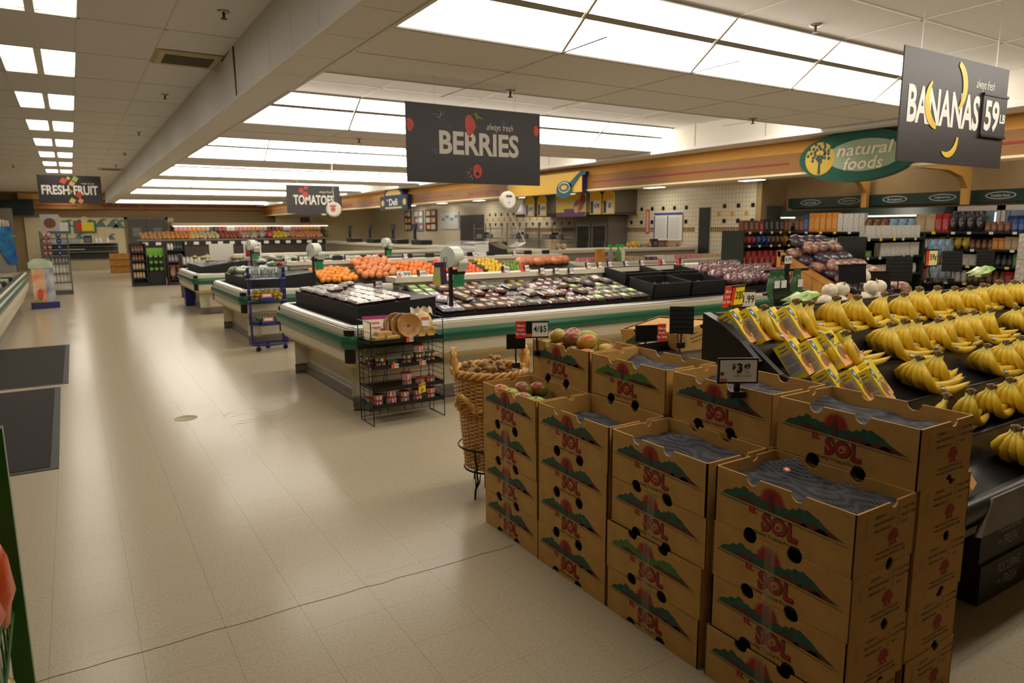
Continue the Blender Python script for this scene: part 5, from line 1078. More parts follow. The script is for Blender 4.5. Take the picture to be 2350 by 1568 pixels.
# berries
t, T0 = hsign('black hanging sign reading berries over the first island', (2.812, 4.98, 2.268), 1.22, .588, 2.775)
b = B(); fit(b, 'BERRIES', -.335, -.075, .395, .105, SGT, T0, .03); b.build('big_lettering', t); b = B(); fit(b, 'always fresh', .09, .115, .34, .185, SGT, T0, 0, .35); b.build('script_lettering', t)
SR = M('strawberry_print', (206, 48, 36), .4, col2=(226, 80, 56), scale=30); LG = P(120, 150, 50); BB = P(78, 84, 116)
b = B(); blob(b, -.06, .16, STRAW, .09, SR, T0, .0025); blob(b, -.575, .13, STRAW, .055, SR, T0); blob(b, .572, .155, STRAW, .05, SR, T0); disc(b, .0, -.195, .042, SR, T0, .002, ry=.055); disc(b, .0, -.215, .014, INK, T0, .003); b.build('red_berry_print', t)
b = B(); blob(b, .0, .235, [(-.9, .3), (-.3, .2), (-.1, .6), (.1, .1), (.9, -.3), (.9, -.5), (.2, -.3), (0, -.7), (-.2, -.1)], .06, LG, T0, .003); b.build('leaf_print', t)
b = B(); [disc(b, x, y, .024, BB, T0, .002) for x, y in ((-.245, .145), (.245, .195), (-.375, -.055))]; b.build('blueberry_print', t)
b = B(); [disc(b, cx+rnd.gauss(0, .022), cy+rnd.gauss(0, .022), .0025, PAPER, T0, .002, 5) for cx, cy in ((-.33, .21), (-.07, -.225)) for _ in range(26)]; b.build('blackberry_print', t)
# bananas
t, T0 = hsign('black hanging sign reading bananas fifty-nine over the banana table', (4.60, 2.25, 2.295), 1.225, .62, 3.08, (-.36, .36))
b = B(); fit(b, 'BANANAS', -.545, -.095, .27, .115, SGT, T0, .03); b.build('big_lettering', t); b = B(); fit(b, 'always fresh', .205, .145, .435, .215, SGT, T0, 0, .35); b.build('script_lettering', t)
b = B(); b.box(.29, .60, -.012, 0, -.115, .13, SGN); b.box(.285, .605, -.018, 0, .125, .14, BLACKP); b.box(.285, .605, -.018, 0, -.125, -.112, BLACKP); pb_ = b.build('price_plate', t)
b = B(); fit(b, '59', .315, -.09, .50, .10, SGT, T0, .03, off=.014); fit(b, 'LB', .515, -.03, .585, .025, SGT, T0, .03, off=.014); b.build('price_lettering', pb_)
BNP = M('banana_print', (232, 200, 60), .4, col2=(214, 176, 50), scale=8)
def banp(cx, cy, s, rot, nm):
    b = B(); n = 14; up = []; lo = []
    for i in range(n+1):
        u = i/n; a = -1.05+2.1*u; wd = .16*math.sin(PI*min(1, max(0, u*.86+.12)))**.7+.02
        for r, l in ((1+wd, up), (1-wd, lo)): l.append((r*math.sin(a), r*math.cos(a)-1))
    R = lambda p: (cx+s*(p[0]*math.cos(rot)-p[1]*math.sin(rot)), cy+s*(p[0]*math.sin(rot)+p[1]*math.cos(rot)))
    flat(b, [R(p) for p in up+lo[::-1]], BNP, T0, .004); return b.build(nm, t)
banp(.07, .155, .15, -PI/2+.1, 'banana_print'); banp(-.34, .0, .15, PI/2+.3, 'banana_print'); banp(-.03, -.24, .11, PI+.5, 'banana_print')
# tomatoes, fresh fruit, mushroom sign behind
cx = (pix(657, 458, Y=16)+pix(781, 458, Y=16))/2; t, T0 = hsign('black hanging sign reading tomatoes over the third island', (cx.x, 16, cx.z), 1.22, .63, 3.082)
b = B(); fit(b, 'TOMATOES', -.46, -.12, .47, .1, SGT, T0, .03); b.build('big_lettering', t); b = B(); fit(b, 'always fresh', .13, .13, .42, .2, SGT, T0, 0, .35); b.build('script_lettering', t)
b = B(); TOM = P(200, 70, 54); disc(b, -.28, .2, .055, TOM, T0, .003); disc(b, -.17, .265, .05, TOM, T0, .0035); disc(b, -.19, .11, .065, TOM, T0, .004); b.build('tomato_print', t)
p0 = pix(729, 470, Y=20.5); t, T0 = hsign('black hanging sign half hidden behind the tomato sign', (p0.x+.05, 20.5, p0.z-.02), 1.35, .56, 3.082)
b = B(); disc(b, .12, -.24, .08, P(206, 196, 180), T0, .003, ry=.05); disc(b, .27, -.2, .04, P(150, 40, 30), T0); disc(b, .4, -.25, .06, P(206, 170, 130), T0, .003, ry=.04); b.build('mushroom_print', t)
cx = (pix(87, 435, Y=19)+pix(233, 435, Y=19))/2; t, T0 = hsign('black hanging sign reading fresh fruit over the far aisle', (cx.x, 19, cx.z), 1.23, .62, 3.22)
b = B(); fit(b, 'FRESH', -.55, -.12, -.02, .09, SGT, T0, .03); fit(b, 'FRUIT', .06, -.12, .54, .09, SGT, T0, .03); b.build('big_lettering', t); b = B(); fit(b, 'ready to eat', .22, .11, .48, .16, SGT, T0, 0, .3); b.build('script_lettering', t)
b = B(); Q = [(-1, -.3), (.2, -1), (1, .2), (-.2, 1)]
for x, y, s, c in ((-.12, .19, .085, (214, 84, 60)), (.11, .235, .08, (160, 180, 90)), (.04, .13, .075, (216, 170, 100)), (-.02, .27, .05, (220, 170, 60)), (.0, -.04, .055, (160, 170, 80)), (.16, -.12, .085, (196, 70, 44)), (.02, -.27, .08, (206, 186, 110)), (.18, -.28, .07, (210, 160, 90))): blob(b, x, min(.25, max(-.25, y)), Q, s*.9, P(*c), T0, .003)
b.build('fruit_cube_print', t)
# natural foods oval on the fascia
t = thing('oval_sign', 'green oval sign reading natural foods on the orange fascia', 'sign', (8.06, 5.03, 2.45)); T0 = FACE_MX(-.06, 0, 0); a_, b_ = .74, .305
el = lambda a, b, n=40, cx=0, cy=0: [(cx+a*math.cos(2*PI*i/n), cy+b*math.sin(2*PI*i/n)) for i in range(n)]
b = B(); b.prism(el(a_, b_), -.12, M('oval_green', (22, 84, 66), .75), T0); b.build('oval_board', t); b = B(); flat(b, el(.47, .185, 40, .12, 0), M('oval_pale', (160, 176, 146), .75), T0, .002); b.build('inner_oval', t)
b = B(); disc(b, -.45, .0, .2, M('oval_yellow', (206, 170, 50), .5), T0, .003, 28); b.build('yellow_disc', t)
b = B(); dkb = P(30, 70, 66); flat(b, [(-.47, -.19), (-.43, -.19), (-.435, -.05), (-.38, .03), (-.44, .0), (-.455, .08), (-.47, .0), (-.53, .03), (-.465, -.05)], dkb, T0, .004)
for i in range(26): q = 2*PI*i/26; r0 = .06+.08*(i % 3)/2; disc(b, -.45+r0*1.2*math.cos(q), .07+r0*.8*math.sin(q), .022, dkb, T0, .0045, 6)
b.build('tree_print', t)
LETO = M('oval_letter', (232, 222, 190), .6); b = B(); fit(b, 'natural', -.22, .0, .48, .14, LETO, T0, .02, .2, off=.008); fit(b, 'foods', -.12, -.165, .37, -.02, LETO, T0, .02, .2, off=.008); b.build('lettering', t)
# kitchen table sign, deli sign
t = thing('wall_sign', 'yellow sign reading kitchen table with a blue ladle on the fascia', 'sign', (8.08, 11.5, 2.45)); T0 = FACE_MX(-.1, 0, 0)
b = B(); b.prism([(-1.3, -.19), (1.25, -.19), (1.25, .19), (-1.3, .19)], -.14, M('navy_edge', (30, 30, 66), .5), T0); b.build('box_body', t); b = B(); flat(b, [(-1.3, -.18), (1.24, -.18), (1.24, .19), (-1.3, .19)], M('kitchen_yellow', (214, 168, 26), .5), T0, .002); b.build('yellow_face', t)
b = B(); fit(b, 'Kitchen Table', -1.05, -.08, .35, .1, P(90, 104, 110), T0, 0); b.build('lettering', t)
b = B(); TEA = M('ladle_blue', (34, 88, 108), .8); disc(b, .72, -.12, .25, TEA, T0, .02, 28, ry=.16); flat(b, [(.85, -.02), (.95, -.1), (1.2, .11), (1.36, .12), (1.38, .17), (1.25, .2), (1.12, .14)], TEA, T0, .02); disc(b, .72, -.08, .18, P(206, 200, 150), T0, .022, 28, ry=.1); disc(b, .72, -.08, .16, TEA, T0, .024, 28, ry=.08); disc(b, .72, -.08, .1, P(206, 168, 50), T0, .026, 24, ry=.045); b.build('ladle_print', t)
t = thing('wall_sign', 'blue deli sign with arched yellow top on the fascia', 'sign', (8.06, 19.05, 2.40)); T0 = FACE_MX(-.1, 0, 0); NAV = M('deli_blue', (38, 54, 78), .8)
arch = [(-1.0, -.24), (1.0, -.24), (1.0, .17), (.7, .17)]+[(.7*math.cos(PI*i/12), .17+.26*math.sin(PI*i/12)) for i in range(1, 12)]+[(-.7, .17), (-1.0, .17)]
b = B(); b.prism(arch, -.12, NAV, T0); b.build('sign_body', t); b = B(); flat(b, [(.56*math.cos(PI*i/12), .18+.19*math.sin(PI*i/12)) for i in range(13)], P(190, 156, 60), T0, .002); rect(b, -.6, -.2, .6, -.15, P(190, 170, 80), T0, .002); [disc(b, x, -.03, .12, P(190, 160, 50), T0, .002, 14, ry=.09) for x in (-.8, .8)]; b.build('yellow_arch', t)
b = B(); fit(b, 'Deli', -.3, -.11, .3, .08, PAPER, T0, .01); fit(b, 'THE', -.5, .02, -.35, .07, PAPER, T0, 0); b.build('lettering', t)
# ceiling vents, sprinklers
def vent(x, y, z, label):
    t = thing('ceiling_vent', label, 'air vent', (x, y, z), 0, 'ceiling vents'); VC = M('vent_cream', (190, 174, 128), .5)
    b = B(); b.hexa([(0, 0, -.02), (.52, 0, -.02), (.52, .52, -.02), (0, .52, -.02), (-.03, -.03, -.002), (.55, -.03, -.002), (.55, .55, -.002), (-.03, .55, -.002)], VC); b.build('vent_frame', t)
    for i in range(12): B().box(.05, .47, .06+.032*i, .075+.032*i, -.026, -.02, M('vent_slat', (92, 84, 64), .6)).build('slat', t)
vent(.83, 7.25, ZC-.003, 'cream ceiling vent near the soffit, nearest the camera'); vent(.80, 21.2, ZC-.003, 'cream ceiling vent near the soffit, far down the aisle')
def sprink(x, y, z, label):
    t = thing('sprinkler_head', label, 'sprinkler', (x, y, z), 0, 'ceiling sprinklers'); b = B(); b.lathe([(.045, 0), (.035, -.008), (.012, -.012)], 14, STEEL); b.build('escutcheon', t); b = B(); b.lathe([(.01, -.012), (.009, -.045), (.024, -.048), (.024, -.052)], 10, M('brass_dark', (70, 64, 54), .4, .6)); b.build('deflector', t)
for i, (px, py) in enumerate(((513, 26), (378, 217), (318, 303), (286, 351), (266, 378), (30, 380))):
    p = pix(px, py, z=ZC); sprink(p.x, p.y, ZC-.003, 'sprinkler head in the aisle ceiling, %s from the camera' % ORD[i])
for i, (px, py) in enumerate(((1171, 208), (1728, 272), (824, 318))):
    p = pix(px, py, z=ZL); sprink(p.x, p.y, ZL-.003, 'sprinkler head under the flat ceiling beam, %s from the left' % ('middle', 'right', 'far left')[i])
p = pix(1872, 57, z=ZU); sprink(p.x, p.y, ZU-.003, 'sprinkler head in the raised bay left of the banana sign')
t = thing('security_dome', 'small dark camera dome under the far left ceiling', 'camera', tuple(pix(32, 442, z=ZC-.004))); b = B(); b.lathe([(.1, 0), (.1, -.03), (.07, -.09), (0, -.11)], 14, INK); b.build('dome', t); b = B(); b.lathe([(.12, 0), (.11, -.02)], 14, WHITE); b.build('mount', t)
# ================================================================ PRODUCT HELPERS
PC = {'orange': (222, 140, 30), 'white': (222, 218, 206), 'red': (176, 36, 30), 'blue': (50, 80, 150), 'green': (90, 140, 50), 'brown': (120, 70, 40), 'yellow': (220, 186, 50), 'dark': (40, 36, 40), 'tan': (190, 160, 116), 'pink': (206, 130, 130), 'purple': (90, 50, 100), 'pale blue': (130, 170, 200), 'grey': (140, 138, 134)}
PM = {}
def pmesh(shape, c, w, d, h):
    k = (shape, c, w, d, h)
    if k not in PM:
        m = M('pack_'+c.replace(' ', '_'), PC[c], .4, var=.25, scale=30); lab = M('pack_label_'+c.replace(' ', '_'), tuple(min(255, int(v*.45+120)) for v in PC[c]), .45, col2=PC[c], scale=40)
        b = B(); k2 = B(); Tq = FR((0, 0, 0), (1, 0, 0), (0, 0, 1))
        if shape == 'box': b.box(-w/2, w/2, 0, d, 0, h, m); rect(k2, -w*.38, h*.15, w*.38, h*.7, lab, Tq, .0015)
        elif shape == 'jar': b.lathe([(w*.45, 0), (w*.5, h*.08), (w*.5, h*.7), (w*.38, h*.84), (w*.38, h), (0, h)], 12, m, c=(0, d/2, 0)); k2.lathe([(w*.505, h*.15), (w*.505, h*.6)], 12, lab, c=(0, d/2, 0))
        elif shape == 'bag':
            b.ball((0, d/2, h/2), w*.52, d*.5, h*.55, m, 10, 8, fn=lambda q: 1+.1*math.sin(9*q.x+4*q.z)); b.box(-w*.45, w*.45, d*.4, d*.6, h*.9, h*1.04, m); disc(k2, 0, h*.5, w*.3, lab, FR((0, -d*.06, 0), (1, 0, 0), (0, 0, 1)), .002, 12, ry=h*.25)
        else: b.hexa([(-w/2, 0, 0), (w/2, 0, 0), (w/2, d, 0), (-w/2, d, 0), (-w*.45, d*.1, h), (w*.45, d*.1, h), (w*.45, d*.9, h), (-w*.45, d*.9, h)], m); rect(k2, -w*.3, h*.2, w*.3, h*.8, lab, FR((0, 0, 0), (1, 0, 0), (0, .03, 1)), .003)
        PM[k] = (b.mesh('package'), k2.mesh('pack_label'))
    return PM[k]
SHN = {'box': ('food_box', 'carton'), 'jar': ('jar', 'jar'), 'bag': ('food_bag', 'bag'), 'tray': ('food_pack', 'pack')}
def product(shape, c, w, d, h, loc, rz, where, grp):
    nm, word = SHN[shape]; t = thing(nm, '%s %s %s' % (c, word, where), word, loc, rz, '%s %ss %s' % (c, word, grp)); a, b = pmesh(shape, c, w, d, h); ob('package', a, t); ob('pack_label', b, t)
def prow(p0, p1, z, specs, where, rz=0, jit=.004, gap=.006):
    """products side by side from p0 to p1 (floor points), fronts turned by rz; specs = list of (shape, colour, w, d, h, count)"""
    p0, p1 = Vector((*p0, z)), Vector((*p1, z)); L = (p1-p0).length; u = (p1-p0)/L; s = 0; i = 0
    seq = [q for q in specs for _ in range(q[5])]
    while seq:
        q = seq[i % len(seq)]; w = q[2]+gap
        if s+w > L: break
        c = p0+u*(s+w/2); product(q[0], q[1], q[2], q[3], q[4], (c.x+rnd.uniform(-jit, jit), c.y+rnd.uniform(-jit, jit), z+.001), rz+rnd.uniform(-.04, .04), where, where); s += w; i += 1
SHD = M('shelf_dark_green', (26, 40, 32), .45); SHB = M('shelf_black', (26, 25, 26), .5)
def shelfunit(name, label, cat, c, w, d, zs, h, rz, mat, tags=True, back=True, group=None, lip=.03):
    """shelving: local x along the front, y into the unit"""
    t = thing(name, label, cat, c, rz, group)
    for x in (0, w): B().box(x-.015, x+.015, 0, d, 0.001, h, mat).build('side_panel', t)
    if back: B().box(0, w, d-.02, d, .05, h, mat).build('back_panel', t)
    for z in zs:
        s = B().box(.015, w-.015, 0, d-.02, z-lip, z, mat).build('shelf', t)
        if tags:
            for i in range(int(w/.3)): k = B(); x = .12+i*.3+rnd.uniform(-.05, .05); rect(k, x-.03, -lip-.01, x+.03, .0, PAPER if rnd.random() < .6 else YEL, FR((0, -.002, z), (1, 0, 0), (0, 0, 1)), .001); k.build('shelf_tag', s)
    B().box(0, w, .03, d, .001, .1, mat).build('plinth', t)
    return t
# ================================================================ NATURAL FOODS AREA (right)
# potato bin with bags
WD = M('pine_wood', (206, 146, 66), .55, col2=(188, 126, 50), scale=6); t = thing('wooden_bin', 'slanted pine wood bin full of bagged potatoes', 'bin', (8.62, 5.0, 0)); n = 8
for i in range(n):
    y0, y1 = i*1.45/n, (i+1)*1.45/n; zt = .52+.5*(y0+y1)/1.45*.72+.0; B().box(0, .022, y0+.004, y1-.004, .002, zt, WD).build('plank', t)
b = B(); b.hexa([(-.02, 0, .50), (.04, 0, .50), (.04, 1.47, 1.20), (-.02, 1.47, 1.20), (-.02, 0, .58), (.04, 0, .58), (.04, 1.47, 1.28), (-.02, 1.47, 1.28)], WD); b.build('top_rail', t)
b = B(); b.hexa([(1.0, 0, .50), (1.06, 0, .50), (1.06, 1.47, 1.20), (1.0, 1.47, 1.20), (1.0, 0, .58), (1.06, 0, .58), (1.06, 1.47, 1.28), (1.0, 1.47, 1.28)], WD); b.build('top_rail', t)
B().box(-.02, .05, 1.42, 1.48, .002, 1.28, WD).build('corner_post', t); B().box(1.0, 1.06, 1.42, 1.48, .002, 1.28, WD).build('corner_post', t); B().box(.02, 1.04, 0, .025, .002, .56, WD).build('front_plank', t)
b = B(); b.hexa([(.025, .03, .44), (1.0, .03, .44), (1.0, 1.44, 1.06), (.025, 1.44, 1.06), (.025, .03, .5), (1.0, .03, .5), (1.0, 1.44, 1.12), (.025, 1.44, 1.12)], WD); b.build('sloped_floor', t)
PB = [M('potato_bag_navy', (34, 36, 62), .25, col2=(206, 150, 120), scale=9, spec=.7), M('potato_bag_navy_dark', (26, 26, 50), .25, col2=(90, 70, 80), scale=8, spec=.7), M('potato_bag_clear', (206, 190, 176), .22, col2=(190, 110, 80), scale=10, spec=.8)]
k = 0
for r in range(7):
    for i in range(5):
        for lay in range(2):
            y = 5.1+r*.2; x = 8.76+i*.185+(.05 if lay else 0)
            if lay and (i == 4): continue
            m = 2 if (r <= 2 and i >= 2) or (r == 3 and i == 4) else (k % 2); ph = rnd.uniform(0, 6); k += 1
            b = B(); b.ball((0, 0, 0), .125, .14, .075, PB[m], 10, 7, fn=lambda d: 1+.1*math.sin(8*d.x+ph)*math.cos(7*d.y)); o = b.build('potato_bag', None, (x+rnd.uniform(-.02, .02), y, .60+(y-5.03)*.44+.07+.12*lay+(.06 if r > 4 and lay else 0)), (.35+rnd.uniform(-.2, .2), rnd.uniform(-.2, .2), rnd.uniform(-.4, .4)))
            tag(o, ('navy printed bag of potatoes heaped in the pine bin', 'dark navy bag of potatoes heaped in the pine bin', 'clear bag of potatoes at the front of the pine bin')[m], 'bag of potatoes', ('navy potato bags', 'dark navy potato bags', 'clear potato bags')[m])
# green net bags hanging before the bin
for i, (px, py) in enumerate(((1775, 650), (1812, 655), (1790, 690), (1760, 640))):
    p = pix(px, py+28, Y=5.2); t = thing('hanging_net_bag', 'green bag with white label hanging before the pine bin, %s' % ('left', 'right', 'lowest', 'far left')[i], 'bag', (p.x, 5.12, .648 if i == 2 else .92), 0, 'green bags on hooks'); b = B(); b.ball((0, 0, 0), .1, .05, .15, M('net_green', (36, 84, 46), .4, col2=(60, 110, 60), scale=20), 10, 8); b.build('net', t); k = B(); rect(k, -.06, .0, .05, .09, PAPER, FR((0, -.055, 0), (1, .1, 0), (0, 0, 1)), .002); k.build('label_card', t); b = B(); b.box(-.06, .06, -.01, .01, .12, .2, M('net_green', (36, 84, 46), .4)); b.build('header', t)
t = thing('hook_stand', 'black hook stand holding the green net bags', 'stand', (7.03, 5.15, 0)); B().box(-.02, .02, -.02, .02, 0.001, 1.2, BLACKP).build('pole', t); B().box(-.2, .2, -.15, .15, .001, .02, BLACKP).build('base', t); B().box(-.4, .4, -.01, .01, 1.1, 1.13, BLACKP).build('cross_bar', t); B().box(-.4, .4, -.01, .01, .84, .865, BLACKP).build('cross_bar', t)
pz = pix(1800, 608, Y=5.15); psign((6.98, 5.12, 1.24), .17, .1, 'white price card on the hook stand beside the pine bin', price='4.99', yaw=-.1, foot=.05)
# endcap A behind the bin
zsA = [.82, 1.285, 1.53]; UA = shelfunit('shelf_unit', 'dark green end shelf with snack bags left of the potato bin', 'shelf', (10.27, 8.45, 0), 1.5, .5, [.4]+zsA, 1.55, 0, SHD)
prow((10.32, 8.52), (11.74, 8.52), 1.53, [('tray', 'brown', .14, .12, .2, 3), ('tray', 'red', .13, .12, .18, 1), ('tray', 'dark', .14, .12, .22, 4), ('box', 'brown', .09, .1, .24, 3)], 'on top of the dark green end shelf')
prow((10.32, 8.55), (11.74, 8.55), 1.285, [('bag', 'red', .13, .1, .2, 3), ('bag', 'blue', .13, .1, .2, 3), ('bag', 'brown', .13, .1, .2, 3), ('bag', 'orange', .12, .1, .2, 2)], 'on the upper shelf of the dark green end shelf')
prow((10.32, 8.55), (11.74, 8.55), .82, [('bag', 'red', .16, .1, .34, 12)], 'on the middle shelf of the dark green end shelf')
# long gondola B
UB = shelfunit('shelf_unit', 'long dark shelf of boxes and jars facing the produce', 'shelf', (12.45, 9.1, 0), 4.4, .5, [.4, .685, .967, 1.234, 1.513], 1.62, -PI/2, SHB)
prow((12.52, 9.05), (12.52, 4.8), 1.513, [('box', 'brown', .1, .1, .3, 2), ('box', 'blue', .1, .1, .34, 1), ('box', 'orange', .12, .1, .36, 5), ('box', 'white', .1, .1, .34, 5), ('bag', 'brown', .14, .1, .22, 3), ('bag', 'pale blue', .16, .1, .22, 3), ('box', 'tan', .16, .1, .3, 2), ('box', 'red', .1, .1, .3, 2), ('bag', 'dark', .13, .1, .32, 4), ('jar', 'brown', .09, .09, .16, 4), ('jar', 'blue', .09, .09, .2, 4), ('tray', 'grey', .16, .1, .22, 2)], 'on the top shelf of the long dark rack', -PI/2)
for z, wh, sp in ((1.234, 'second', [('box', 'tan', .09, .1, .2, 4), ('jar', 'white', .08, .08, .16, 5), ('bag', 'yellow', .12, .1, .18, 4), ('jar', 'brown', .08, .08, .15, 4), ('box', 'orange', .08, .1, .18, 2)]), (.967, 'third', [('jar', 'dark', .08, .08, .18, 5), ('box', 'green', .1, .1, .2, 4), ('jar', 'tan', .08, .08, .16, 6), ('box', 'white', .1, .1, .18, 3)]), (.685, 'fourth', [('jar', 'brown', .09, .09, .2, 6), ('box', 'red', .1, .1, .2, 4), ('jar', 'white', .09, .09, .19, 6)])):
    prow((12.54, 8.9), (12.54, 4.8), z, sp, 'on the %s shelf of the long dark rack' % wh, -PI/2)
# endcap C with white boxes
UC = shelfunit('shelf_unit', 'dark shelf of white packs right of the potato bags', 'shelf', (9.92, 5.95, 0), 1.62, .45, [.5, .877, 1.159, 1.434], 1.46, 0, SHD)
prow((9.98, 6.0), (11.5, 6.0), 1.434, [('box', 'white', .13, .1, .19, 11)], 'on the top shelf of the unit right of the potatoes')
prow((9.98, 6.0), (10.35, 6.0), 1.159, [('box', 'green', .18, .12, .09, 2)], 'on the second shelf of the unit right of the potatoes')
prow((10.4, 6.0), (11.5, 6.0), 1.159, [('box', 'white', .13, .1, .2, 8)], 'on the second shelf of the unit right of the potatoes')
prow((10.3, 6.0), (11.5, 6.0), .877, [('jar', 'white', .085, .085, .15, 12)], 'on the third shelf of the unit right of the potatoes')
prow((10.0, 6.0), (11.5, 6.0), .5, [('jar', 'tan', .09, .09, .15, 14)], 'on the low shelf of the unit right of the potatoes')
# clip rack of blue grey bags
t = thing('clip_rack', 'narrow black rack of hanging blue grey bags', 'rack', (11.75, 6.05, 0)); [B().box(x-.015, x+.015, .0, .03, .001, 1.5, SHD).build('post', t) for x in (0, .75)]; [B().box(0, .75, 0, .03, z, z+.02, SHD).build('cross_bar', t) for z in (.3, .95, 1.4)]; B().box(-.05, .8, -.15, .2, .001, .03, SHD).build('base', t)
for r, z in enumerate((1.12, .70)):
    for i in range(6): product('bag', ('pale blue', 'grey')[(i+r) % 2], .15, .1, .26, (11.83+.12*i, 5.93+.02*(i % 2), z), 0, 'hanging on the narrow black clip rack', 'on the clip rack')
t = thing('shelf_sign', 'orange red sign board near the right edge of the shelves', 'sign', (13.2, 5.35, .55), -.5); B().box(-.22, .22, 0, .02, 0, .8, M('sign_orange_red', (196, 56, 26), .5)).build('board', t); k = B(); fit(k, 'Super', -.13, .42, .13, .5, P(226, 150, 110), FR((0, 0, 0), (1, 0, 0), (0, 0, 1)), 0); k.build('lettering', t)
for k in range(4): product('box', 'white', .5, .3, .37, (11.75, 4.30, .002+.375*k), -.3, 'in the tall stack at the right edge, %s from the floor' % ORD[k], 'in the tall stack at the right edge'); 
# cooler wall with header
t = thing('cooler_header', 'dark green header board with white ovals above the coolers', 'sign', (14.38, 10.6, 2.04)); HDR = M('header_green', (18, 52, 44), .45); T0 = FACE_MX(0, 0, 0)
for i, (a, c) in enumerate(((0, 1.98), (2.0, 3.92), (3.94, 6.2))): B().box(0, .1, -c, -a, 0, .225, HDR).build('header_panel', t)
for i, (px, s) in enumerate(((1860, 'natural foods'), (1948, 'natural dairy'), (2053, 'frozen'), (2162, 'vegetarian'), (2295, 'breakfast foods'))):
    p = pix(px, 460, X=14.38); k = B(); Tq = FACE_MX(0, p.y-10.6, .115); disc(k, 0, 0, .25, PAPER, Tq, .001, 28, ry=.065); disc(k, 0, 0, .235, HDR, Tq, .002, 28, ry=.055); fit(k, s, -.15, -.025, .15, .025, PAPER, Tq, 0, off=.003); k.build('oval_label', t)
for i, y in enumerate((8.6, 6.65)):
    t = thing('fascia_bracket', 'curved orange bracket over the coolers, %s' % ('left', 'right')[i], 'bracket', (0, y, 0), 0, 'orange brackets'); b = B(); pts = [(8.3, 2.62), (11.5, 2.62), (13.4, 2.60), (13.9, 2.5), (14.12, 2.3), (14.14, 2.0), (14.24, 2.0), (14.24, 2.75), (14.1, 2.85), (8.3, 2.85)]
    b.prism(pts, .12, FASO, FR((0, .06, 0), (1, 0, 0), (0, 0, 1))); b.build('bracket_arm', t)
cw = thing('cooler_case', 'open cooler case with grey canopy under the green header', 'cooler', (14.05, 10.5, 0)); B().box(0, .42, -3.6, 0, .001, .5, SHB).build('base', cw); B().box(.38, .42, -3.6, 0, .5, 1.7, P(90, 90, 88)).build('back_panel', cw); b = B(); b.hexa([(-.1, -3.6, 1.83), (.42, -3.6, 1.83), (.42, 0, 1.83), (-.1, 0, 1.83), (.0, -3.6, 1.97), (.42, -3.6, 1.97), (.42, 0, 1.97), (.0, 0, 1.97)], M('canopy_green', (40, 62, 54), .3)); b.build('canopy', cw); B().box(-.06, -.02, -3.6, 0, 1.80, 1.83, M('canopy_tube', (250, 244, 226), .4, emit=1.6)).build('light_tube', cw)
for z in (.9, 1.3): B().box(.0, .4, -3.6, 0, z-.03, z, P(150, 150, 146)).build('shelf', cw)
prow((14.08, 10.4), (14.08, 7.0), 1.3, [('box', 'orange', .12, .1, .2, 3), ('box', 'tan', .14, .1, .22, 3), ('bag', 'pale blue', .16, .1, .2, 4), ('box', 'white', .12, .1, .24, 4)], 'on the open cooler shelf', -PI/2)
for i in range(3):
    t = thing('cooler_door', 'framed glass cooler door, %s from the left' % ORD[i], 'cooler door', (14.1, 6.78-.8*i, 0), 0, 'glass cooler doors'); FRM = P(190, 184, 170); b = B()
    for q in ((-.78, -.72, .1, 1.97), (-.06, 0, .1, 1.97), (-.78, 0, 1.88, 1.97), (-.78, 0, .1, .2)): b.box(0, .06, q[0], q[1], q[2], q[3], FRM)
    b.build('door_frame', t); b = B(); b.box(.02, .03, -.72, -.06, .2, 1.88, M('cooler_glass', (226, 236, 240), .03, trans=1, spec=.5)); b.build('glass_pane', t); B().box(-.03, 0, -.12, -.09, .8, 1.3, STEEL).build('handle', t)
    B().box(.36, .39, -.78, 0, .1, 1.97, P(150, 160, 176)).build('back_wall', t); B().box(.08, .1, -.7, -.66, .3, 1.85, M('door_tube', (220, 232, 250), .4, emit=2.0)).build('light_tube', t)
    for z in (.55, .9, 1.25, 1.58): B().box(.14, .36, -.76, -.02, z-.02, z, P(180, 184, 190)).build('inner_shelf', t)
    for z in (.55, .9, 1.25, 1.58): prow((14.26, 6.74-.8*i), (14.26, 6.08-.8*i), z, [('box', ('blue', 'white', 'pale blue', 'green')[(i+int(z*10)) % 4], .16, .08, .2, 4)], 'behind the %s cooler door' % ORD[i], -PI/2)
# ================================================================ KITCHEN AND DELI COUNTERS (right rear)
CTW = M('counter_white', (214, 206, 186), .35); CTS = M('counter_front', (150, 140, 118), .4)
def counter(label, x0, x1, y0, y1, zt=1.14, axis='x'):
    t = thing('service_counter', label, 'counter', (0, 0, 0)); B().box(x0+.05, x1-.05, y0+.05, y1-.05, .001, zt-.08, CTS).build('counter_body', t); b = B(); sweep(b, (x0, x1, y0, y1), .08, [(-.05, zt-.1), (0, zt-.09), (.015, zt-.06), (.01, zt-.01), (-.02, zt)], CTW); b.build('rounded_edge', t); B().box(x0+.01, x1-.01, y0+.01, y1-.01, zt-.02, zt, CTW).build('worktop', t)
    B().box(x0+.04, x1-.04, y0+.03, y0+.05, .001, .12, KICK).build('kick_plate', t); return t
counter('white kitchen counter running to the tiled wall', 8.8, 13.45, 12.5, 13.3)
counter('long deli counter behind the orange fascia', 8.9, 9.8, 14.0, 30.5, 1.12)
counter('low prepared food case before the kitchen counter', 9.0, 13.4, 11.3, 12.2, .9)
for r in range(2):
    prow((9.1, 11.45+.33*r), (13.3, 11.45+.33*r), .9, [('tray', 'pink', .17, .14, .08, 5), ('tray', 'tan', .17, .14, .08, 4), ('tray', 'purple', .18, .14, .07, 2), ('tray', 'white', .17, .14, .08, 3)], 'in the low case before the kitchen, %s row' % ('front', 'back')[r])
prow((8.95, 12.6), (9.5, 12.6), 1.14, [('box', 'tan', .12, .1, .2, 1), ('bag', 'tan', .16, .12, .12, 3)], 'on the left of the kitchen counter')
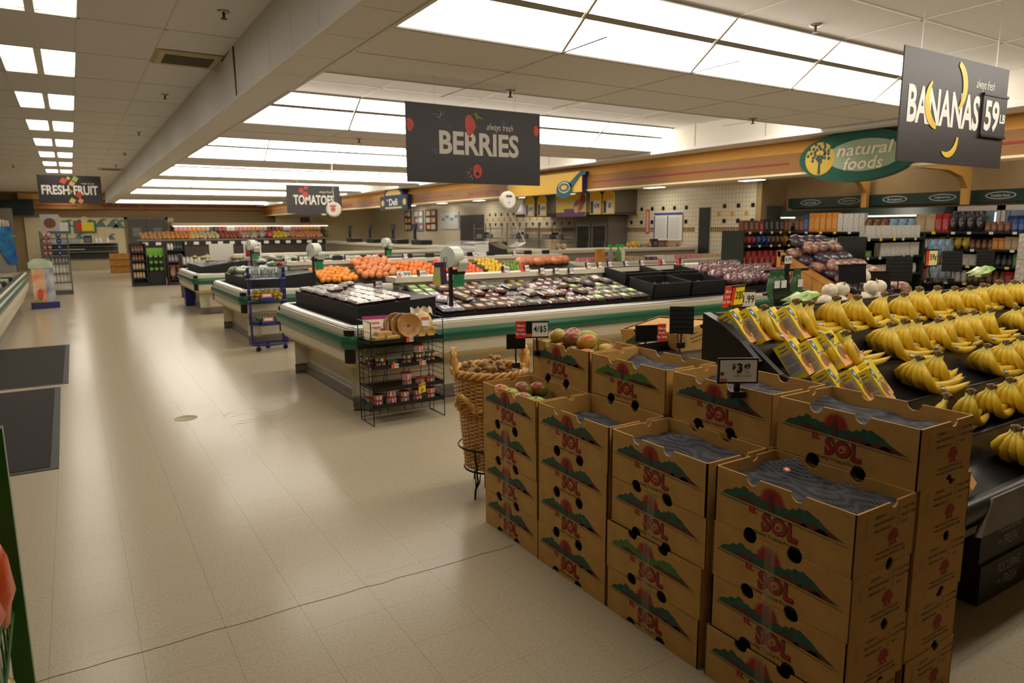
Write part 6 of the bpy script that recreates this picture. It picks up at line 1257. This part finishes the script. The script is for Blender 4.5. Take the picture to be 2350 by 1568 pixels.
prow((11.2, 12.6), (12.0, 12.6), 1.14, [('bag', 'orange', .13, .1, .12, 1), ('bag', 'yellow', .14, .1, .14, 2), ('box', 'grey', .2, .14, .08, 1)], 'in the middle of the kitchen counter')
prow((12.0, 12.6), (13.3, 12.6), 1.14, [('box', 'dark', .16, .12, .2, 1), ('box', 'brown', .1, .1, .16, 3), ('box', 'tan', .3, .2, .12, 1), ('bag', 'pink', .2, .12, .1, 1), ('box', 'grey', .34, .2, .2, 1)], 'on the right of the kitchen counter')
# open steel shelf of pastry, kitchen fridge, hood, notice board
t = thing('upright_fridge', 'steel two door fridge against the kitchen tiles', 'fridge', (12.85, 15.3, 0)); FRG = M('fridge_steel', (120, 116, 106), .35, .5); B().box(0, .7, 0, 1.5, .001, 1.95, FRG).build('cabinet', t)
for y in (.04, .78): d = B().box(-.03, 0, y, y+.68, .1, 1.72, FRG).build('door', t); B().box(-.034, -.03, y+.07, y+.61, .3, 1.66, M('dark_glass', (50, 52, 54), .1)).build('glass_pane', d); B().box(-.06, -.03, y+.04, y+.06, .8, 1.2, STEEL).build('handle', d)
t = thing('range_hood', 'dark steel range hood above the kitchen fridge wall', 'hood', (12.2, 14.95, 2.05)); HDK = M('hood_steel', (104, 96, 84), .35, .4); b = B(); b.hexa([(0, 0, 0), (1.38, 0, 0), (1.38, 4.2, 0), (0, 4.2, 0), (.4, 0, .6), (1.38, 0, .6), (1.38, 4.2, .6), (.4, 4.2, .6)], HDK); b.build('hood_body', t); B().box(0, 1.38, 0, 4.2, -.08, 0, M('hood_lip', (60, 54, 48), .4)).build('lip', t); [B().box(.1, .12, y, y+.3, .1, .58, STEEL).build('duct', t) for y in (.2, 1.8)]
t = thing('notice_board', 'white notice board with blue heading on the kitchen tiles', 'board', (13.56, 13.7, 1.62)); B().box(0, .03, -.52, .52, -.35, .38, PAPER).build('board', t); k = B(); Tq = FACE_MX(0, 0, 0); rect(k, -.52, .32, .52, .38, P(60, 70, 150), Tq, .002); rect(k, -.52, -.35, -.48, .3, P(60, 70, 150), Tq, .002); rect(k, -.02, -.3, .02, .3, P(80, 90, 150), Tq, .002); [rect(k, x, y, x+.36, y+.01, P(150, 150, 150), Tq, .002) for x in (-.44, .06) for y in [-.28+.05*i for i in range(11)]]; k.build('printed_rows', t)
t = thing('wall_strip', 'red and white vertical strip beside the notice board', 'sign', (13.58, 14.5, 1.75)); B().box(0, .015, -.07, .07, -.3, .35, P(206, 90, 70)).build('strip', t); k = B(); rect(k, -.04, -.26, .04, .3, P(226, 190, 180), FACE_MX(0, 0, 0), .002); k.build('print', t)
for i, (y0, x0) in enumerate(((17.6, 12.9), (19.6, 12.9), (21.6, 12.7))):
    t = thing('kitchen_rack', 'steel wire rack in the kitchen, %s from the fridge' % ORD[i], 'rack', (x0, y0, 0), 0, 'steel kitchen racks'); [B().tube([(x, y, .001), (x, y, 1.8)], .018, 8, STEEL).build('post', t) for x in (0, .5) for y in (0, 1.2)]; [B().box(-.01, .51, -.01, 1.21, z, z+.025, STEEL).build('wire_shelf', t) for z in (.5, .9, 1.25, 1.6)]
    prow((x0+.05, y0+1.1), (x0+.05, y0+.1), 1.276, [('box', 'grey', .2, .15, .14, 2), ('jar', 'dark', .16, .16, .2, 2)], 'on the %s steel kitchen rack' % ORD[i], -PI/2)
# yellow hanging plaques and poster
t = thing('hanging_rail', 'thin white rail holding the yellow kitchen price plaques', 'rail', (8.9, 10.1, 2.33)); B().box(-.02, .02, 0, 3.5, 0, .03, WHITE).build('rail', t); [B().tube([(0, y, .03), (0, y, .34)], .004, 5, STEEL).build('rod', t) for y in (.3, 1.8, 3.2)]
for i, (px, s) in enumerate(((1215, '6.99'), (1243, '4.99'), (1366, '4.99'), (1396, '$5'))):
    p = pix(px, 470, X=8.88); t = thing('price_plaque', 'yellow arched price plaque in the kitchen, %s from the left' % ORD[i], 'price sign', (8.88, p.y, 2.09), 0, 'yellow price plaques'); T0 = FACE_MX(0, 0, 0); pts = [(-.17, -.21), (.17, -.21), (.17, .14)]+[(.17*math.cos(PI*j/10), .14+.1*math.sin(PI*j/10)) for j in range(1, 10)]+[(-.17, .14)]
    b = B(); b.prism(pts, -.015, M('plaque_yellow', (250, 200, 36), .6), T0); b.build('plaque', t); k = B(); rect(k, -.13, -.18, .15, .06, PAPER, T0, .002); rect(k, -.14, -.19, -.06, .05, P(30, 26, 30) if i != 0 else P(80, 70, 150), T0, .003); put(k, s, .12, INK, T0 @ Matrix.Translation((.05, -.05, 0)), .02, .8, off=.004); k.build('price_card', t)
p = pix(1309, 472, X=8.86); t = thing('hanging_poster', 'yellow and purple entertaining poster hanging in the kitchen', 'poster', (8.86, p.y, 2.09)); T0 = FACE_MX(0, 0, 0); b = B(); b.prism([(-.5, -.24), (.5, -.24), (.5, .21), (-.5, .21)], -.015, M('poster_yellow', (236, 206, 30), .45), T0); b.build('poster_board', t)
k = B(); rect(k, -.5, -.24, .5, -.15, P(100, 56, 110), T0, .002); rect(k, -.22, -.15, .2, -.08, P(110, 60, 120), T0, .002); fit(k, 'entertaining?', -.46, .0, .16, .12, PAPER, T0, 0); disc(k, .28, -.02, .16, P(170, 90, 90), T0, .003, 18, ry=.12); disc(k, .42, .1, .1, P(150, 70, 40), T0, .004, 14, ry=.11); disc(k, .2, -.1, .07, P(226, 190, 150), T0, .004); disc(k, .28, -.03, .03, P(220, 180, 60), T0, .005); k.build('poster_print', t)
# cutting boards, bottles and odds on the orange island spine (right half)
for i, (px, c, w, h, nm, lb) in enumerate(((1370, 'pale', .06, .26, 'wooden_board', 'left pale wooden board standing before the kitchen counter'), (1380, 'pale', .06, .25, 'wooden_board', 'right pale wooden board standing before the kitchen counter'),)):
    p = pix(px, 580, Y=11.36); tag(B().box(p.x-.06, p.x+.06, 11.32, 11.35, .901, 1.18, WD).build(nm), lb, 'board')
for i, (px, col) in enumerate(((1403, 'grey'), (1420, 'green'), (1430, 'white'))):
    p = pix(px, 580, Y=11.36); t = thing('spray_bottle', '%s bottle with green cap beside the pale wooden boards' % col, 'bottle', (p.x, 11.38, .901)); b = B(); b.lathe([(.05, 0), (.055, .02), (.055, .2), (.02, .26), (.02, .3), (0, .3)], 12, P(*PC[col])); b.build('bottle_body', t); b = B(); b.box(-.06, .03, -.02, .02, .3, .36, M('cap_green', (60, 190, 60), .4)); b.build('cap', t)
# deli scales, price boards, boxes, glass case
for i, (px, y) in enumerate(((845, 26.6), (893, 24.4), (950, 22.2), (1003, 20.4))):
    t = thing('deli_scale', 'black deli scale with raised display, %s from the left' % ORD[i], 'scale', (9.4, y, 1.121), 0, 'deli scales'); b = B(); b.box(-.2, .2, -.45, .25, 0, .14, INK); b.build('scale_base', t); b = B(); b.tube([(0, .3, .1), (0, .4, .2), (0, .4, .5)], .05, 8, INK); b.build('arm', t); B().box(-.05, .05, .28, .5, .48, .66, P(50, 60, 76)).build('display', t); B().box(-.18, .18, -.4, .15, .14, .16, STEEL).build('weigh_pan', t)
for i, (y0, y1, c) in enumerate(((30.4, 31.15, 'brown'), (29.05, 30.1, 'pale blue'), (27.7, 28.85, 'brown'))):
    t = thing('price_board', '%s board with rows of price cards on the deli wall' % ('left brown', 'blue topped', 'right brown')[i], 'board', (13.56, (y0+y1)/2, 1.95), 0, 'deli price boards'); w = (y1-y0)/2; B().box(0, .03, -w, w, -.42, .5, P(90, 46, 36) if c == 'brown' else P(120, 150, 170)).build('board', t)
    k = B(); T0 = FACE_MX(0, 0, 0)
    for r in range(3):
        for q in range(2): cc = [PAPER, P(226, 170, 40), P(206, 90, 50)][(r+q+i) % 3]; rect(k, -w*.85+q*w*.9, -.36+.3*r, -w*.85+q*w*.9+w*.75, -.14+.3*r, cc, T0, .002); rect(k, -w*.6+q*w*.9, -.33+.3*r, -w*.85+q*w*.9+w*.7, -.18+.3*r, PAPER, T0, .003)
    k.build('price_cards', t)
t = thing('whiteboard', 'pale whiteboard with notes on the deli wall', 'board', (13.56, 26.5, 1.95)); B().box(0, .03, -.85, .85, -.35, .35, P(206, 210, 206)).build('board', t); k = B(); [rect(k, -.7+.4*i, .0+.1*(i % 2), -.4+.4*i, .12+.1*(i % 2), P(120, 150, 180), FACE_MX(0, 0, 0), .002) for i in range(4)]; k.build('notes', t)
t = thing('wall_picture', 'small dark framed picture on the deli end wall', 'picture', (9.8, 35.37, 1.9)); B().box(0, .45, 0, .03, 0, .33, P(96, 60, 66)).build('frame', t); k = B(); rect(k, .05, .05, .4, .28, P(120, 70, 80), FR((0, 0, 0), (1, 0, 0), (0, 0, 1)), .002); k.build('print', t)
for i in range(4): product('box', 'white', .5, .4, .12, (10.2, 17.6+.02*i, 1.14-.9+.121*i+.0), -PI/2, 'in the stack beside the deli case, %s from the bottom' % ORD[i], 'beside the deli case')
t = thing('food_box_stand', 'low table behind the deli counter holding white boxes', 'table', (10.0, 17.2, 0)); B().box(-.05, .7, 0, .9, .2, .235, STEEL).build('table_top', t); [B().box(x, x+.03, y, y+.03, .001, .2, STEEL).build('leg', t) for x in (0, .6) for y in (0.02, .85)]
t = thing('deli_glass_case', 'curved glass deli case lit white inside', 'display case', (8.35, 14.3, 0)); B().box(.05, .5, 0, 2.6, .001, .9, CTS).build('case_base', t); b = B(); b.grid(8, 2, lambda u, v: (.02+.45*(1-math.cos(u*PI/2)), 2.6*v, .9+.4*math.sin(u*PI/2)), M('curved_glass', (220, 226, 222), .04, alpha=.35, spec=.8)); b.build('curved_glass', t); B().box(.3, .48, .1, 1.2, .95, 1.22, M('painted_glow_panel', (240, 236, 220), .5)).build('back_panel', t); B().box(0, .5, -.02, 0, .9, 1.3, M('case_end', (60, 58, 56), .3)).build('end_panel', t)  # pale back panel colour stands in for the light inside the case
prow((8.6, 16.8), (8.6, 14.4), .901, [('tray', 'brown', .22, .16, .06, 4), ('tray', 'dark', .22, .16, .07, 3)], 'inside the curved deli case', -PI/2)
# ================================================================ BACK OF THE STORE
t = thing('wall_case', 'long meat case with pale canopy along the back wall', 'cooler', (3.9, 34.7, 0)); W2 = 7.2; B().box(0, W2, 0, 1.15, .001, .75, CASEW).build('base', t); B().box(0, W2, 1.0, 1.15, .75, 1.95, P(50, 44, 42)).build('back_panel', t); b = B(); b.hexa([(0, .25, 1.82), (W2, .25, 1.82), (W2, 1.15, 1.82), (0, 1.15, 1.82), (0, .15, 1.95), (W2, .15, 1.95), (W2, 1.15, 2.0), (0, 1.15, 2.0)], M('canopy_pale', (206, 196, 170), .4)); b.build('canopy', t); B().box(.05, W2-.05, .3, .36, 1.79, 1.815, M('meat_tube', (255, 240, 220), .4, emit=3.0)).build('light_tube', t)
for z in (1.05, 1.32, 1.58): B().box(0, W2, .35, 1.0, z-.025, z, P(60, 56, 54)).build('shelf', t)
for r, z in enumerate((1.32, 1.58)):
    prow((4.0, 35.05), (11.0, 35.05), z, [('tray', 'pink', .18, .12, .19, 3), ('tray', 'orange', .18, .12, .19, 3), ('tray', 'tan', .18, .12, .2, 2), ('tray', 'dark', .18, .12, .19, 2), ('tray', 'red', .18, .12, .18, 2), ('tray', 'white', .18, .12, .2, 2)], 'on the %s shelf of the back wall case' % ('lower', 'upper')[r])
t = thing('produce_table', 'long dark produce table with white tags at the back', 'display table', (1.95, 26.9, 0)); W3 = 6.4; B().box(0, W3, 0, 1.1, .001, 1.08, M('table_dark', (60, 50, 42), .6)).build('table_body', t); B().box(-.02, W3+.02, -.03, 0, 1.08, 1.28, BLACKP).build('front_band', t); B().box(-.02, W3+.02, -.05, 1.1, 1.26, 1.30, P(120, 108, 92)).build('edge_shelf', t)
for i in range(16): k = B(); x = .1+i*.4; rect(k, x, -.07, x+.17, .03, PAPER, FR((0, -.032, 1.19), (1, 0, 0), (0, 0, 1)), .002); k.build('price_tag', t)
PRD = [('potato', (196, 150, 100), 2.0, 2.9), ('apricot', (222, 150, 70), 2.7, 3.6), ('onion', (214, 196, 150), 3.6, 4.6), ('red_potato', (160, 80, 70), 4.6, 5.3), ('turnip', (196, 170, 150), 5.3, 5.9), ('squash', (220, 196, 50), 6.4, 6.9), ('sweet_potato', (206, 140, 90), 7.1, 8.25)]
for nm, c, xa, xb in PRD:
    m = M(nm+'_skin', c, .5, var=.15, scale=10); me = B().ball((0, 0, 0), .07, .062, .058, m, 9, 6).mesh(nm+'_body'); st_ = B().tube([(0, 0, .05), (0, 0, .064)], .006, 5, P(90, 80, 50)).mesh('stem')
    for r in range(4):
        x = xa+.07
        while x < xb: t = thing(nm, '%s in the heap on the long dark table at the back' % nm.replace('_', ' '), nm.replace('_', ' '), (x+rnd.uniform(-.02, .02), 27.0+.13*r, 1.36+.05*r+rnd.uniform(0, .03)), 0, nm.replace('_', ' ')+' heap at the back'); ob('body', me, t); ob('stem', st_, t); x += .135
for i in range(3): product('bag', ('grey', 'grey', 'red')[i], .26, .16, .3, (5.75+.28*i, 26.98, 1.301), 0, 'standing on the long dark table at the back', 'on the back table')
# racks by the far end of the islands
SG = M('display_lime', (120, 190, 40), .45)
t = thing('display_stand', 'lime green topped black cardboard display by the far islands', 'display stand', (1.86, 23.1, 0)); B().box(0, .45, .02, .4, .001, .42, INK).build('base_box', t); B().box(0, .45, .36, .4, .42, 1.08, INK).build('back_board', t); B().box(0, .45, .33, .36, .86, 1.1, SG).build('header_board', t); [B().box(0, .45, .0, .38, z-.03, z, INK).build('shelf', t) for z in (.42, .62, .80)]
for r, z in enumerate((.42, .62, .80)): prow((1.87, 23.14), (2.3, 23.14), z, [('bag', 'green', .13, .08, .13, 3)], 'on the lime green display stand')
UN = shelfunit('shelf_unit', 'black wire display of dark bottles left of the lime stand', 'shelf', (1.42, 23.0, 0), .4, .35, [.25, .5, .75, 1.0], 1.25, 0, SHB, tags=False)
for z in (.25, .5, .75, 1.0): prow((1.44, 23.05), (1.8, 23.05), z, [('jar', ('tan', 'brown')[z > .6], .075, .075, .17, 4)], 'on the black display left of the lime stand')
UD = shelfunit('shelf_unit', 'black shelf with mesh sacks right of the lime stand', 'shelf', (2.36, 22.9, 0), .5, .4, [.18, .7, 1.05], 1.3, 0, SHB, tags=False)
prow((2.38, 22.95), (2.84, 22.95), .18, [('bag', 'brown', .2, .14, .4, 2)], 'on the black shelf right of the lime stand'); prow((2.38, 22.95), (2.84, 22.95), 1.05, [('jar', 'white', .08, .08, .18, 2), ('jar', 'dark', .08, .08, .2, 3)], 'on the black shelf right of the lime stand'); prow((2.38, 22.95), (2.84, 22.95), .7, [('jar', 'grey', .08, .08, .2, 5)], 'on the black shelf right of the lime stand')
UE = shelfunit('shelf_unit', 'black wheeled rack of small bottles beside the third island', 'shelf', (2.2, 18.4, 0), .6, .4, [.2, .5, .8], 1.05, 0, SHB, tags=False, back=False)
for z, c in ((.2, 'pale blue'), (.5, 'dark'), (.8, 'white')): prow((2.22, 18.45), (2.78, 18.45), z, [('jar', c, .08, .08, .18, 7)], 'on the wheeled rack beside the third island')
for i in range(3): t = thing('wooden_crate', 'orange wood crate at the aisle end, %s of three' % ('lowest', 'middle', 'top')[i], 'crate', (1.2, 31.0, .251*i+.001), 0, 'wooden crates at the aisle end'); B().box(0, .75, 0, .5, 0, .01, WD).build('floor_panel', t); [B().box(*q, 0, .24, WD).build('wall_panel', t) for q in ((0, .75, 0, .015), (0, .75, .485, .5), (0, .015, .02, .48), (.735, .75, .02, .48))]
# seafood counter at the back left
t = thing('seafood_counter', 'grey seafood counter below the wave mosaic', 'counter', (-.9, 33.9, 0)); B().box(0, 2.6, .1, .9, .001, .45, P(176, 164, 130)).build('front_panel', t); B().box(0, 2.6, .05, .95, .45, .5, P(60, 58, 54)).build('lower_rail', t); [B().box(0, 2.6, .5, .95, z, z+.04, P(130, 126, 116)).build('shelf', t) for z in (.72, .95)]; B().box(0, 2.6, .9, .95, .5, 1.1, P(96, 92, 84)).build('back_panel', t); B().box(0, 1.35, .45, .52, .84, .88, P(210, 206, 196)).build('pale_edge', t); B().box(0, 2.6, .1, .95, 1.1, 1.13, STEEL).build('worktop', t)  # plain pale bar along part of the counter
prow((-.8, 34.2), (1.6, 34.2), 1.13, [('box', 'pale blue', .2, .2, .18, 1), ('box', 'grey', .34, .2, .2, 2), ('box', 'dark', .3, .2, .3, 1), ('jar', 'white', .12, .12, .2, 3)], 'on the seafood counter', 0, .05, .09)
for i, (px, c) in enumerate(((135, 'w'), (195, 'y'))):
    p = pix(px, 520, Y=35.9); t = thing('seafood_sign', '%s price sign with green frame under the seafood waves' % ('white', 'red and yellow')[i], 'price sign', (p.x, 35.88, p.z), 0, 'seafood price signs'); B().box(-.42, .42, 0, .03, -.28, .25, M('sign_teal', (76, 112, 100), .5)).build('frame', t); k = B(); T0 = FR((0, 0, 0), (1, 0, 0), (0, 0, 1)); rect(k, -.32, -.2, .34, .18, PAPER if i == 0 else YEL, T0, .002); rect(k, -.32, -.2, -.12, .18, P(70, 80, 150) if i == 0 else RED, T0, .003); disc(k, 0, .3, .14, CREAM, T0, .001); k.build('price_card', t)
p = pix(40, 475, Y=35.4); t = thing('aisle_sign', 'dark teal sign high on the back wall behind the left shelves', 'sign', (p.x-.1, 35.4, p.z)); B().box(-.75, .65, 0, .05, -.35, .3, M('teal_dark', (20, 44, 46), .5)).build('board', t); k = B(); fit(k, 'SEAFOOD', -.35, .0, .3, .1, P(60, 84, 84), FR((0, 0, 0), (1, 0, 0), (0, 0, 1)), 0); k.build('lettering', t)
# ================================================================ LEFT SIDE: open case, shelves, standee, rack
t = thing('open_case', 'long white open cooler case along the left edge of the aisle', 'cooler', (-.82, 8.0, 0)); LY = 9.3
b = B(); prof = [(-.2, .0005), (-.2, .14), (-.12, .2), (-.02, .45), (0, .52), (0, .6), (.015, .62), (.02, .66), (.012, .70), (-.005, .72), (-.005, .78), (-.03, .80), (-.1, .79)]; N = len(prof); mats = [KICK]*2+[CASEW]*3+[CASEW]+[BUMPG]*4+[CASEW]+[STEEL]*2
for i in range(N-1): b.add([(prof[i][0], 0, prof[i][1]), (prof[i+1][0], 0, prof[i+1][1]), (prof[i+1][0], LY, prof[i+1][1]), (prof[i][0], LY, prof[i][1])], [(3, 2, 1, 0)], mats[i])
b.add([(o, LY, z) for o, z in prof]+[(-.9, LY, .79), (-.9, LY, 0)], [tuple(range(N+2))], CASEW); b.build('front_panel', t); B().box(-.9, -.1, 0, LY, .55, .6, P(70, 68, 66)).build('well_floor', t); B().box(-.98, -.9, 0, LY, .001, 1.75, P(110, 106, 100)).build('back_panel', t); [B().box(-.9, -.55, 0, LY, z-.03, z, P(96, 92, 86)).build('shelf', t) for z in (1.0, 1.3, 1.6)]
B().box(-.95, -.25, 6.3, 6.34, .79, 1.6, P(128, 126, 122)).build('divider_panel', t)
for r, z in enumerate((1.0, 1.3, 1.6)): prow((-1.40, 12.2), (-1.40, 17.2), z, [('tray', ('orange', 'green', 'dark')[r], .2, .14, .18, 3), ('tray', 'white', .2, .14, .2, 2), ('tray', ('brown', 'pale blue', 'grey')[r], .2, .14, .18, 3), ('tray', 'dark', .2, .14, .16, 2)], 'on the %s shelf of the left cooler case' % ('low', 'middle', 'high')[r], PI/2)
for r in range(2): prow((-1.04-.25*r, 13.0), (-1.04-.25*r, 17.2), .601, [('tray', 'dark', .24, .18, .14, 3), ('tray', 'green', .24, .18, .14, 1), ('tray', 'white', .22, .18, .15, 2)], 'lying in the well of the left cooler case, %s row' % ('front', 'back')[r], PI/2)
b = B(); b.add([(-1.0, 17.32, .8), (-1.0, 17.32, 1.45), (-1.15, 17.32, 1.72), (-1.8, 17.32, 1.72), (-1.8, 17.32, .8)], [(0, 1, 2, 3, 4)], P(160, 156, 146)); b.box(-1.8, -1.0, 17.33, 17.37, .3, 1.6, P(190, 186, 174)); o = tag(b.build('case_end_panel'), 'pale curved end panel of the left cooler case', 'panel'); 
b = B(); b.grid(6, 10, lambda u, v: (-1.4+.4*u*(1-.6*v)+.3*v, 17.28, 1.72-.75*v), M('blue_banner', (40, 70, 170), .3, col2=(60, 150, 190), scale=5)); tag(b.build('pennant'), 'shiny blue pennant on the left cooler end', 'banner')
UF = shelfunit('shelf_unit', 'tall pegboard shelf behind the left cooler case', 'shelf', (-1.3, 18.2, 0), 5.5, .5, [.5, 1.0, 1.5], 2.25, PI/2, M('peg_grey', (128, 118, 100), .6), tags=False)
prow((-1.36, 18.4), (-1.36, 23.2), 1.5, [('box', 'tan', .16, .1, .36, 2), ('box', 'white', .12, .1, .4, 1), ('box', 'dark', .16, .1, .3, 2)], 'on the top of the tall pegboard shelf', PI/2); prow((-1.36, 18.4), (-1.36, 23.2), 1.0, [('bag', 'dark', .16, .1, .3, 2), ('bag', 'orange', .16, .1, .3, 1)], 'on the middle of the tall pegboard shelf', PI/2)
# standee
t = thing('cardboard_standee', 'tall printed cardboard standee on a blue base beside the left case', 'standee', (-.58, 17.72, 0), .25); B().box(-.24, .24, -.09, .1, .001, .13, M('standee_blue', (34, 34, 100), .5)).build('base', t); B().box(-.2, .03, -.03, -.01, .13, .86, M('standee_orange', (226, 204, 176), .5, col2=(226, 120, 40), scale=4)).build('left_panel', t); B().box(.03, .2, -.02, .0, .13, .88, M('standee_blue_white', (206, 206, 204), .5, col2=(90, 110, 150), scale=4)).build('right_panel', t); b = B(); b.prism([(-.25, 0), (.2, 0), (.2, .12), (.05, .2), (-.15, .2), (-.25, .12)], .02, M('standee_top', (206, 214, 200), .5, col2=(150, 190, 140), scale=6), FR((0, -.02, .85), (1, 0, 0), (0, 0, 1))); b.build('header', t)
for i, (x, y, z, sh, c, w, h) in enumerate(((-.12, -.04, .16, 'x', (150, 160, 60), .07, .07), (-.08, -.04, .3, 'x', (206, 80, 60), .05, .12))): k = B(); disc(k, x, z, w, P(*c), FR((0, -.04, 0), (1, 0, 0), (0, 0, 1)), .002, 14, ry=h); k.build('printed_figure', t)
# two shelf rack with bags and bottles
UG = shelfunit('shelf_unit', 'slim rack with red and blue bags above white bottles, left aisle', 'shelf', (-.66, 21.3, 0), .58, .45, [.32, .55, .80, 1.0, 1.15, 1.3, 1.45], 1.62, 0, P(96, 92, 88), tags=False, back=False)
for z in (.32, .55): prow((-.64, 21.33), (-.1, 21.33), z, [('jar', 'white', .07, .07, .19, 8)], 'on the slim rack in the left aisle')
prow((-.64, 21.33), (-.1, 21.33), .80, [('jar', 'grey', .07, .07, .17, 8)], 'on the slim rack in the left aisle')
for z in (1.0, 1.15, 1.3, 1.45): prow((-.64, 21.33), (-.34, 21.33), z, [('bag', 'pink', .1, .07, .13, 3)], 'on the slim rack in the left aisle'); prow((-.33, 21.33), (-.1, 21.33), z, [('bag', 'blue', .11, .07, .13, 2)], 'on the slim rack in the left aisle')
t = thing('round_sign', 'grey sign with a brown disc on top of the slim rack', 'sign', (-.42, 21.35, 1.62)); B().box(-.2, .2, 0, .02, 0, .42, P(170, 166, 156)).build('board', t); k = B(); disc(k, 0, .2, .13, P(110, 70, 50), FR((0, 0, 0), (1, 0, 0), (0, 0, 1)), .002, 20); k.build('brown_disc', t)
